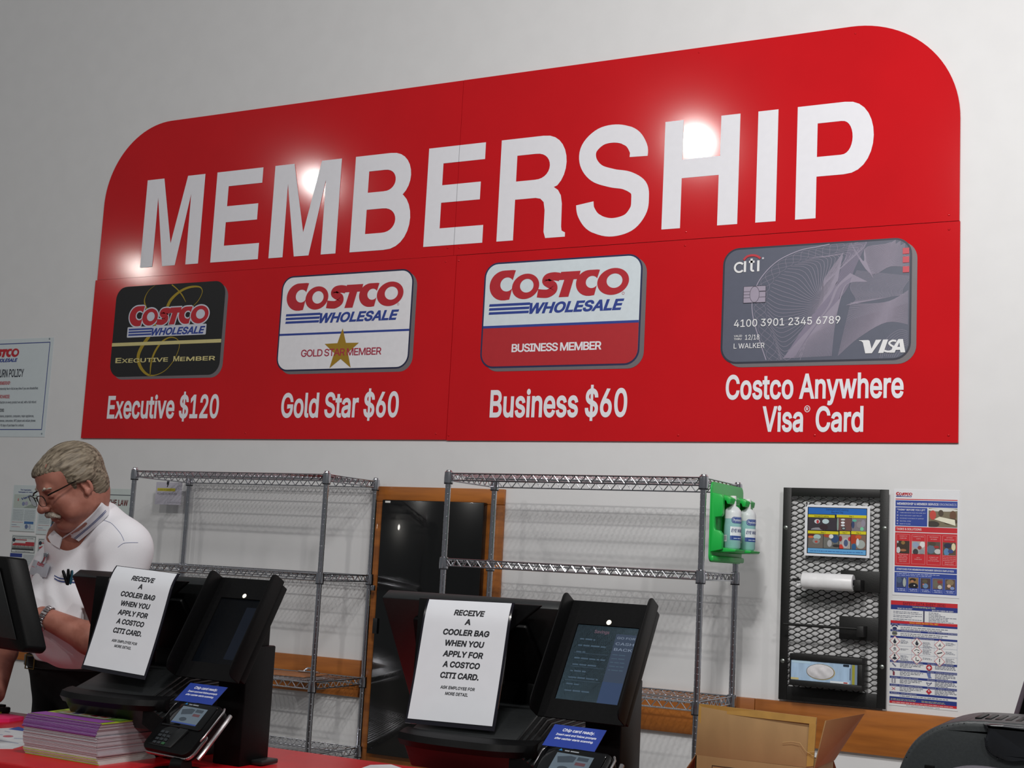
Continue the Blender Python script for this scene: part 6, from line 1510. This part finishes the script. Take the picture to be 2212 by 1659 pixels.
def finger(S, base, dirs, lens, r): 
    p = np.array(base, float)
    for i, (d_, L) in enumerate(zip(dirs, lens)):
        q = p + np.array(d_) / np.linalg.norm(d_) * L; S.cone(p, q, r * (1 - .10 * i), r * (1 - .10 * (i + 1)), .004 if i else .006); p = q
def hand(S, wr, fwd, up, side, curl):
    """palm and five separate fingers; side points to the thumb"""
    fwd = fwd / np.linalg.norm(fwd); side = side - fwd * (side @ fwd); side /= np.linalg.norm(side); up = np.cross(fwd, side) if np.cross(fwd, side) @ up > 0 else -np.cross(fwd, side)
    for t, w in ((.02, .024), (.045, .033), (.075, .036)):
        c = wr + fwd * t
        S.cone(c - side * w, c + side * w * .9, .0135, .0145, .012)
    for i, (o_, L, rr_) in enumerate(((.031, 1.0, .0088), (.010, 1.08, .0090), (-.011, 1.0, .0086), (-.031, .80, .0078))):
        b_ = wr + fwd * (.088 - .004 * abs(i - 1)) + side * o_; d0 = fwd + side * (.10 - .07 * i)
        dn = lambda a: d0 * cos(a) - up * sin(a)
        finger(S, b_, [dn(curl * .5), dn(curl * 1.3), dn(curl * 1.9)], [.044 * L, .028 * L, .022 * L], rr_)
    b_ = wr + fwd * .030 + side * .030
    S.cone(b_, b_ + fwd * .022 + side * .014 - up * .006, .014, .012, .01); b2 = b_ + fwd * .022 + side * .014 - up * .006
    finger(S, b2, [fwd * .85 + side * .45 - up * .25, fwd + side * .1 - up * .35], [.034, .028], .0105)

zsg = np.concatenate([np.arange(.0, .94, .012), np.arange(.94, 1.06, .0034), np.arange(1.06, 1.20, .006), np.arange(1.20, 1.36, .0034), np.arange(1.36, 1.50, .006), np.arange(1.50, 1.835, .0026)])
B = SDF((-3.80, 2.76, 0), (-2.80, 3.66, 0), .0034, zsg)
head(B)
# trunk, arms and legs of the same body
B.ell(chest, (.17, .105, .17), None, .04); B.ell(belly, (.150, .100, .15), None, .05); B.ell(pelv, (.150, .095, .11), None, .05)
B.cone(neckb + np.array([-.03, 0, -.06]), (shL + shR) / 2, .075, .09, .05); B.cone(shL - bl * .02, shR + bl * .02, .062, .062, .05)
for sh, el, wr in ((shL, elbL, wrL), (shR, elbR, wrR)):
    B.cone(sh, el, .056, .045, .03); mid = el + (wr - el) * .28; B.cone(el, mid, .044, .045, .02); B.cone(mid, wr, .045, .029, .02)
for s_ in (-1, 1):
    hip = pelv + bl * .09 * s_ + np.array([0, .0, -.06]); kn = hip + np.array([.01 * s_, -.015, -.45]); an = kn + np.array([0, .03, -.42])
    B.cone(hip, kn, .085, .060, .03); B.cone(kn, an, .058, .040, .03); B.cone(an + np.array([0, .02, -.045]), an + bf * .17 + np.array([0, 0, -.06]), .038, .030, .02)
fwL = (hdL - wrL); hand(B, wrL + fwL / np.linalg.norm(fwL) * .012, np.array([-.86, -.42, -.12]), np.array([-.1, -.35, 1]), np.array([-.25, .1, .9]) * -1 + np.array([0, -.6, .6]), .55)
hand(B, wrR, np.array([-.15, -.95, -.18]), np.array([0, 0, 1.0]), np.array([1.0, -.1, .1]), .45)
me = B.mesh('body', SKIN); del B
body = link('body', me, person)

# hair, moustache, brows
H = SDF(HC - .17, HC + .17, .0026)
e = lambda c, r, k=.02, mode='add': H.ell(hp(*c), np.array(r) * HS, HR, k * HS, mode)
e((0, -.016, .030), (.0810, .104, .0925), 0); e((.0, .034, .052), (.060, .056, .044), .02); e((-.020, .046, .060), (.046, .044, .030), .015); e((0, -.05, -.03), (.070, .062, .060), .02)
for s_ in (-1, 1): e((s_ * .073, -.018, .012), (.016, .036, .024), .012)
X, Y, Z = H.x[:, None, None] - HC[0], H.y[None, :, None] - HC[1], H.z[None, None, :] - HC[2]
lx = (X * HR[0, 0] + Y * HR[1, 0] + Z * HR[2, 0]) / HS; ly = (X * HR[0, 1] + Y * HR[1, 1] + Z * HR[2, 1]) / HS; lz = (X * HR[0, 2] + Y * HR[1, 2] + Z * HR[2, 2]) / HS
fr = .058 + .42 * np.clip(ly - .085, -.1, .03) + (-.10 * np.clip(.02 - lx, 0, .07) + .25 * np.clip(lx - .02, 0, .06))       # forehead line, lower where it is swept over
front = fr - lz                                                           # <0 : above the line
side = np.maximum(ly - (.036 + .10 * np.clip(lz, -.02, .06)), (-.004 + .30 * np.clip(ly - .0, -.1, .1)) - lz)     # temple and over the ear
side = np.minimum(side, np.maximum(np.maximum(ly - .028, .010 - ly), -.036 - lz))      # sideburn
back = np.maximum(ly + .030, -.088 - lz)
reg = np.minimum(np.minimum(front, side), back) * HS
lock = .0006 * np.sin(lx * 620 + 30 * ly + 4 * np.sin(ly * 40)) * np.clip((lz - .03) * 30, 0, 1) + .0006 * np.sin(lz * 700 + ly * 150 + 3 * np.sin(lz * 40)) * np.clip((.065 - lz) * 30, 0, 1) + .0006 * np.sin(lx * 700 + lz * 560 + ly * 90)
part = .0015 * np.exp(-((lx - .030 - .10 * np.clip(ly, -.1, .1)) / .0055) ** 2) * np.clip((lz - .06) * 40, 0, 1) * np.clip((ly + .07) * 20, 0, 1)
k_ = .010; d = H.d + (lock + part).astype(np.float32); h = np.clip(.5 + .5 * (reg - d) / k_, 0, 1); H.d = (d + (reg - d) * h + k_ * h * (1 - h)).astype(np.float32)
hm = H.mesh('hair', HAIR); hM = Matrix.Translation(HC) @ Matrix(HR.tolist()).to_4x4(); hm.transform(hM.inverted())
ho = link('hair', hm, person); bpy.context.view_layer.update(); ho.matrix_world = hM
Mo = SDF(hp(0, .09, -.06) - .06, hp(0, .09, -.06) + .06, .0018)
for s_ in (-1, 1):
    Mo.cone(hp(s_ * .003, .104, -.0580), hp(s_ * .018, .098, -.0635), .0075 * HS, .0078 * HS, .006); Mo.cone(hp(s_ * .018, .098, -.0635), hp(s_ * .033, .085, -.076), .0078 * HS, .0045 * HS, .006)
X, Y, Z = Mo.x[:, None, None], Mo.y[None, :, None], Mo.z[None, None, :]
Mo.d = (Mo.d + .0011 * np.sin(X * 900 + Z * 260) * np.sin(Y * 700)).astype(np.float32)
link('moustache', Mo.mesh('moustache', MOUST), person)
for s_ in (-1, 1):
    Mo = SDF(hp(s_ * .034, .085, .02) - .04, hp(s_ * .034, .085, .02) + .04, .0016)
    Mo.cone(hp(s_ * .018, .0930, .0170), hp(s_ * .032, .0925, .0215), .0038, .0042, .003); Mo.cone(hp(s_ * .032, .0925, .0215), hp(s_ * .050, .0800, .0180), .0042, .0024, .003)
    link('eyebrow', Mo.mesh('eyebrow', MOUST), person)

# polo shirt with folds
S = SDF((-3.76, 2.86, 1.05), (-2.76, 3.60, 1.66), .0046)
S.ell(chest, (.185, .130, .185), None, 0); S.ell(chest + np.array([.0, -.03, -.06]), (.165, .125, .15), None, .05); S.ell(belly + np.array([0, -.02, .01]), (.205, .172, .165), None, .07); S.ell(pelv + np.array([0, -.01, .11]), (.200, .160, .075), None, .05)
S.cone(neckb + np.array([-.035, .0, -.055]), (shL + shR) / 2 + np.array([0, 0, -.02]), .086, .11, .05); S.cone(np.array(at(226, 1118, 3.12)), shL + np.array([0, 0, .01]), .050, .070, .05); S.cone(shL - bl * .02 + np.array([0, 0, -.004]), shR + bl * .02, .072, .072, .06)
for sh, el, t in ((shL, elbL, .62), (shR, elbR, .70)): S.cone(sh, sh + (el - sh) * t, .079, .070, .035)
X, Y, Z = S.x[:, None, None], S.y[None, :, None], S.z[None, None, :]
wv = .0035 * np.sin(34 * X + 55 * Z + 3 * np.sin(20 * X)) * np.exp(-((Z - 1.28) / .09) ** 2) + .0035 * np.sin(70 * Z - 22 * X + 2 * np.sin(30 * X)) * np.exp(-((Z - 1.14) / .05) ** 2) + .003 * np.sin(60 * X - 50 * Z) * np.exp(-((X + 2.95) / .07) ** 2 - ((Z - 1.36) / .09) ** 2) + .0015 * np.sin(40 * X + 30 * Y + 23 * Z)
S.d = (S.d + wv).astype(np.float32)
for sh, el, t in ((shL, elbL, .62), (shR, elbR, .70)):         # flat hem of each sleeve
    n = (el - sh) / np.linalg.norm(el - sh); c = sh + (el - sh) * t
    pl = (X - c[0]) * n[0] + (Y - c[1]) * n[1] + (Z - c[2]) * n[2]
    near = np.sqrt((X - c[0]) ** 2 + (Y - c[1]) ** 2 + (Z - c[2]) ** 2) < .13
    ax = np.sqrt(np.maximum(0, (X - c[0]) ** 2 + (Y - c[1]) ** 2 + (Z - c[2]) ** 2 - pl ** 2))
    S.d = np.where(near & (ax < .10) & (pl > -.01) & (np.abs(X - belly[0]) > .19), np.maximum(S.d, pl.astype(np.float32)), S.d)
S.d = np.maximum(S.d, (1.110 - Z).astype(np.float32))
# neck opening
S.cone(neckb + np.array([-.03, -.0, -.02]), neckb + np.array([-.045, -.03, .10]), .062, .085, .004, 'sub')
vpt = np.array(at(124, 1172, 2.93))
S.cone(neckb + np.array([-.055, -.050, .02]), vpt + np.array([0, .03, .005]), .030, .006, .006, 'sub')
shirt = link('polo_shirt', S.mesh('shirt', SHIRT), person); 
bpy.context.view_layer.update()
from mathutils.bvhtree import BVHTree
_bv = BVHTree.FromPolygons([v.co[:] for v in shirt.data.vertices], [tuple(p.vertices) for p in shirt.data.polygons])
CAMP = Vector((0, 0, CAMZ))
def on_shirt(px, py, off=.0015):
    d = Vector(RC @ np.array([(px - 1106) / FPX, 1.0, (829.5 - py) / FPX])).normalized(); hit = _bv.ray_cast(CAMP, d)
    return (hit[0] + hit[1] * off) if hit[0] is not None else Vector(at(px, py, 3.0))
# collar: two turned-down leaves with navy tipping, following the neck
NAV = ink('#2f3f78'); 
def leafstrip(inner, outer, name, stripes=True):
    n = 22; A = spline([tuple(p) for p in inner], 5); C = spline([tuple(p) for p in outer], 5); n = min(len(A), len(C))
    b = MB(); rows = []
    for t in (0, .12, .5, .72, .76, .80, .84, .88, 1.0):
        rows.append([tuple(Vector(A[i]).lerp(Vector(C[i]), t) + (Vector((0, 0, .010 * sin(pi * min(1, t * 2)))) if t < .5 else Vector((0, 0, .006 * sin(pi * t))))) for i in range(n)])
    b.grid(rows, SHIRT, thick=(.0, .004, -.002))
    o = b.build(name, shirt)
    if stripes:
        b = MB(); toC = lambda p: (CAMP - Vector(p)).normalized() * .0022
        for r0, r1 in ((3, 4), (5, 6)): b.grid([[tuple(Vector(p) + toC(p)) for p in rows[r0]], [tuple(Vector(p) + toC(p)) for p in rows[r1]]], NAV)
        b.build('collar_tipping', o)
    return o
_bb = BVHTree.FromPolygons([v.co[:] for v in me.vertices], [tuple(p.vertices) for p in me.polygons])
def on_any(px, py, off, Yd):
    d = Vector(RC @ np.array([(px - 1106) / FPX, 1.0, (829.5 - py) / FPX])).normalized(); hs = [h for h in (_bv.ray_cast(CAMP, d), _bb.ray_cast(CAMP, d)) if h[0] is not None]
    if not hs: return Vector(at(px, py, Yd))
    h = min(hs, key=lambda q: q[3]); return h[0] - d * off
inn = [Vector(at(212, 1062, 3.17)), Vector(at(224, 1071, 3.13))] + [on_any(x, y, .005, 3.0) for x, y in ((217, 1088), (197, 1112), (167, 1139), (135, 1162))]
out = [Vector(at(230, 1072, 3.20)), Vector(at(240, 1098, 3.13))] + [on_any(x, y, .010, 3.0) for x, y in ((232, 1111), (214, 1129), (191, 1149), (168, 1168))]
leafstrip(inn, out, 'collar')
inn = [on_any(x, y, .005, 2.95) for x, y in ((134, 1163), (126, 1156), (118, 1149))]; out = [on_any(x, y, .010, 2.95) for x, y in ((127, 1184), (111, 1174), (103, 1160))]
leafstrip(inn, out, 'collar', False)
# seams, pocket, placket
b = MB(); sg = mat('seam_blue', '#8f96b4', rough=.7)
for P_ in ([(225, 1124), (240, 1130), (252, 1142), (262, 1155), (268, 1168)], [(255, 1182), (266, 1174), (280, 1172), (298, 1172)]):
    b.tube([on_shirt(*p_, .0006) for p_ in spline(P_, 4)], .0007, sg, 5)
b.build('seam', shirt)
b = MB()
for k in range(3):
    c_ = (NAV, SHIRT, NAV)[k]; y_ = 3.2 * k
    P_ = spline([(118, 1242 + y_), (130, 1248 + y_), (146, 1250 + y_), (163, 1251 + y_)], 4)
    b.grid([[on_shirt(x, y, .0016) for x, y in P_], [on_shirt(x, y + 2.6, .0016) for x, y in P_]], c_)
b.build('pocket_trim', shirt)
for k, (px, dx_) in enumerate(((143, -3), (149, 2), (155, 4))):
    p0 = on_shirt(px, 1251, .004); p1 = on_shirt(px + dx_, 1233 - 3 * (k == 1), .012)
    o = empty('pen', p0, ('left', 'middle', 'right')[k] + ' black pen clipped in the man\'s breast pocket', 'pen', 'pens in the breast pocket')
    b = MB(); dv = (p1 - p0); b.tube([p0 - dv * .8, p0, p0.lerp(p1, .8), p1], [.0042, .0045, .0045, .003], PLB if k < 2 else mat('pen_teal', '#1c4a5c', rough=.3), 10); b.build('barrel', o)
    b = MB(); b.tube([p0.lerp(p1, .95) + Vector((.002, -.005, 0)), p0.lerp(p1, .2) + Vector((.002, -.007, 0))], .0014, PLB, 6); b.build('clip', o)
# name badge on its clip
c0 = on_shirt(101, 1210, .006); c1 = on_shirt(111, 1214, .006)
tl, tr, bl_, br_ = (on_shirt(*q, .010) for q in ((79, 1211), (113, 1219), (69, 1240), (104, 1250)))
bg = empty('name_badge', (tl + br_) / 2, 'white plastic name badge clipped to the man\'s polo shirt', 'badge')
bnrm = (tr - tl).cross(bl_ - tl).normalized(); bnrm = bnrm if bnrm.dot(CAMP - tl) > 0 else -bnrm
b = MB(); b.prism([tl, tr, br_, bl_], -bnrm * .002, mat('badge_white', '#b9bdc8', rough=.2, coat=.4), .0006); b.build('card', bg)
ux = (tr - tl).normalized(); uz = (tl - bl_).normalized(); bw_, bh_ = (tr - tl).length, (tl - bl_).length
p = Print(eps=.0002)
logo(p, bw_ * .30, bh_ * .72, bw_ * .42, 2, red='#b8243c'); p.rect(bw_ * .02, bh_ * .545, bw_ * .98, bh_ * .57, '#c05060', 1); p.text('WALLY', bw_ * .48, bh_ * .33, bh_ * .15, '#3a3f4c', 1, bold=.06, align='c', width=bw_ * .46)
p.words(bw_ * .38, bw_ * .62, bh_ * .22, bh_ * .05, '#6a6f80', 1, seed=3); p.text('12 years', bw_ * .62, bh_ * .07, bh_ * .08, '#4a5070', 1, bold=.03, width=bw_ * .34)
BMx = Matrix.Translation(bl_ + bnrm * .0004) @ Matrix(((ux.x, -bnrm.x, uz.x), (ux.y, -bnrm.y, uz.y), (ux.z, -bnrm.z, uz.z))).to_4x4(); p.build('print', bg, BMx)
b = MB(); q0 = on_shirt(102, 1198, .005); q1 = on_shirt(100, 1209, .008); q2 = on_shirt(98, 1216, .011)
b.rbox((-.014, -.002, -.006), (.014, .003, .006), CHROME, .001, Matrix.Translation(q0) @ Euler((0, 0, radians(-25))).to_matrix().to_4x4()); b.tube([q0, q1, q2], .0032, CHROME, 8); b.build('clip', bg)
# trousers, belt, shoes
T = SDF((-3.66, 3.12, .02), (-3.02, 3.66, 1.17), .008)
T.ell(pelv, (.192, .138, .115), None, 0); T.ell(pelv + np.array([0, -.02, .05]), (.196, .142, .08), None, .04)
for s_ in (-1, 1):
    hip = pelv + bl * .09 * s_ + np.array([0, .0, -.06]); kn = hip + np.array([.01 * s_, -.015, -.45]); an = kn + np.array([0, .03, -.42])
    T.cone(hip, kn, .108, .085, .04); T.cone(kn, an + np.array([0, 0, -.02]), .083, .075, .03)
X, Y, Z = T.x[:, None, None], T.y[None, :, None], T.z[None, None, :]
T.d = np.maximum(T.d, (Z - 1.127 + 0 * X).astype(np.float32)); T.d = np.maximum(T.d, (.05 - Z + 0 * X).astype(np.float32))
link('trousers', T.mesh('trousers', TROUS), person)
b = MB(); n = 40; ring = lambda z, o_: [(pelv[0] + (.196 + o_) * cos(2 * pi * i / n), pelv[1] - .02 + (.143 + o_) * sin(2 * pi * i / n), z) for i in range(n + 1)]
b.grid([ring(1.085, .004), ring(1.087, .008), ring(1.117, .008), ring(1.119, .004)], LEATH); belt = b.build('belt', person)
xb = pelv[0] - .075; yb = pelv[1] - .02 - .151 * math.sqrt(1 - (.075 / .204) ** 2)
b = MB(); fr_ = [(xb - .02, yb - .006, 1.081), (xb + .022, yb - .010, 1.081), (xb + .022, yb - .010, 1.123), (xb - .02, yb - .006, 1.123)]
b.tube(fr_, .0025, mat('brass', '#8a7440', rough=.3, metal=.9), 6, closed=True); b.build('buckle', belt)
for s_ in (-1, 1):
    an = pelv + bl * .09 * s_ + np.array([.01 * s_, .015, -.98 + .05]); c = np.array([an[0], an[1], .045])
    T = SDF((c[0] - .12, c[1] - .26, 0.001), (c[0] + .12, c[1] + .14, .16), .006); T.cone(c + np.array([0, .03, 0]), c + bf * .14 + np.array([0, 0, -.010]), .045, .036, 0); T.cone(c, c + np.array([0, 0, .05]), .044, .042, .02)
    T.d = np.maximum(T.d, (.006 - T.z)[None, None, :] + 0 * T.d); link('shoe', T.mesh('shoe', LEATH), person)
# glasses
GF = mat('glasses_frame', '#1e1a16', rough=.25, metal=.6, var=.3, scale=90)
gl = MB(); gz = -.004
def gp(x, y, z): return Vector(hp(x, y, z))
for s_ in (-1, 1):
    cx_ = s_ * .034; pts = []
    for k in range(28):
        a = 2 * pi * k / 28; c_, s2 = cos(a), sin(a); rx = .0255 * abs(c_) ** .65 * math.copysign(1, c_); rz = .0175 * abs(s2) ** .75 * math.copysign(1, s2)
        pts.append(gp(cx_ + rx, .1145 - .16 * abs(cx_ + rx) ** 1.3 + .004, gz - .004 + rz))
    top = [pts[k] for k in range(0, 15)]
    gl.tube(top, .0017, GF, 6); gl.tube(pts, .0009, GF, 6, closed=True)
    gl.tube([gp(s_ * .058, .100, gz + .008), gp(s_ * .071, .092, gz + .011), gp(s_ * .078, .070, gz + .012), gp(s_ * .0805, .012, gz + .014), gp(s_ * .082, -.012, gz + .012), gp(s_ * .080, -.026, gz - .010)], [.0024, .0026, .0022, .0020, .0018, .0016], GF, 6)
gl.tube([gp(-.011, .117, gz + .006), gp(0, .120, gz + .009), gp(.011, .117, gz + .006)], .0014, GF, 6)
glass = gl.build('glasses', person)
LENS = mat('lens', '#ffffff', rough=.0, trans=1.0, ior=1.05, var=0)
for s_ in (-1, 1):
    b = MB(); cx_ = s_ * .034; pts = []
    for k in range(24):
        a = 2 * pi * k / 24; c_, s2 = cos(a), sin(a); rx = .0245 * abs(c_) ** .65 * math.copysign(1, c_); rz = .0165 * abs(s2) ** .75 * math.copysign(1, s2)
        pts.append(tuple(gp(cx_ + rx, .1145 - .16 * abs(cx_ + rx) ** 1.3 + .004, gz - .004 + rz)))
    b.add(pts + [tuple(Vector(p_) + Vector(hf) * .0006) for p_ in pts], [tuple(range(24)), tuple(range(47, 23, -1))] + [(k, (k + 1) % 24, 24 + (k + 1) % 24, 24 + k) for k in range(24)], LENS, False); b.build('lens', glass)
# wrist watch
ax = (wrL - elbL) / np.linalg.norm(wrL - elbL); wc = wrL + ax * -.012; tocam = np.array(CAMP) - wc; tocam = tocam - ax * (tocam @ ax); tocam /= np.linalg.norm(tocam); sd = np.cross(ax, tocam)
b = MB(); pts = []
for k in range(22):
    a = 2 * pi * k / 22; c = wc + (tocam * cos(a) + sd * sin(a)) * .0345
    b.rbox((-.0042, -.009, -.0018), (.0042, .009, .0018), TRIM, .0012, Matrix.Translation(c) @ Matrix(np.stack([-tocam * sin(a) + sd * cos(a), ax, tocam * cos(a) + sd * sin(a)], 1).tolist()).to_4x4(), 1)
wa = b.build('watch', person)
dn_ = -.62; dv = tocam * cos(1.05) + sd * sin(1.05); dv = dv if dv[2] < 0 else tocam * cos(1.05) - sd * sin(1.05)
c = wc + dv * .0365; Rm = Matrix(np.stack([np.cross(ax, dv), ax, dv], 1).tolist()).to_4x4()
b = MB(); b.lathe([(0, -.003), (.0185, -.003), (.0195, .001), (.0180, .004), (.0165, .0042)], TRIM, Matrix.Translation(c) @ Rm, 28, caps=False); b.build('watch_case', wa)
b = MB(); b.lathe([(.0166, .0035), (0, .0036)], mat('dial', '#b8a3a6', rough=.2, coat=.5), Matrix.Translation(c) @ Rm, 28, caps=False)
for aa, L in ((.4, .009), (2.2, .012)): b.tube([Matrix.Translation(c) @ Rm @ Vector((0, 0, .0042)), Matrix.Translation(c) @ Rm @ Vector((L * cos(aa), L * sin(aa), .0042))], .0005, LEATH, 4)
b.build('dial', wa)
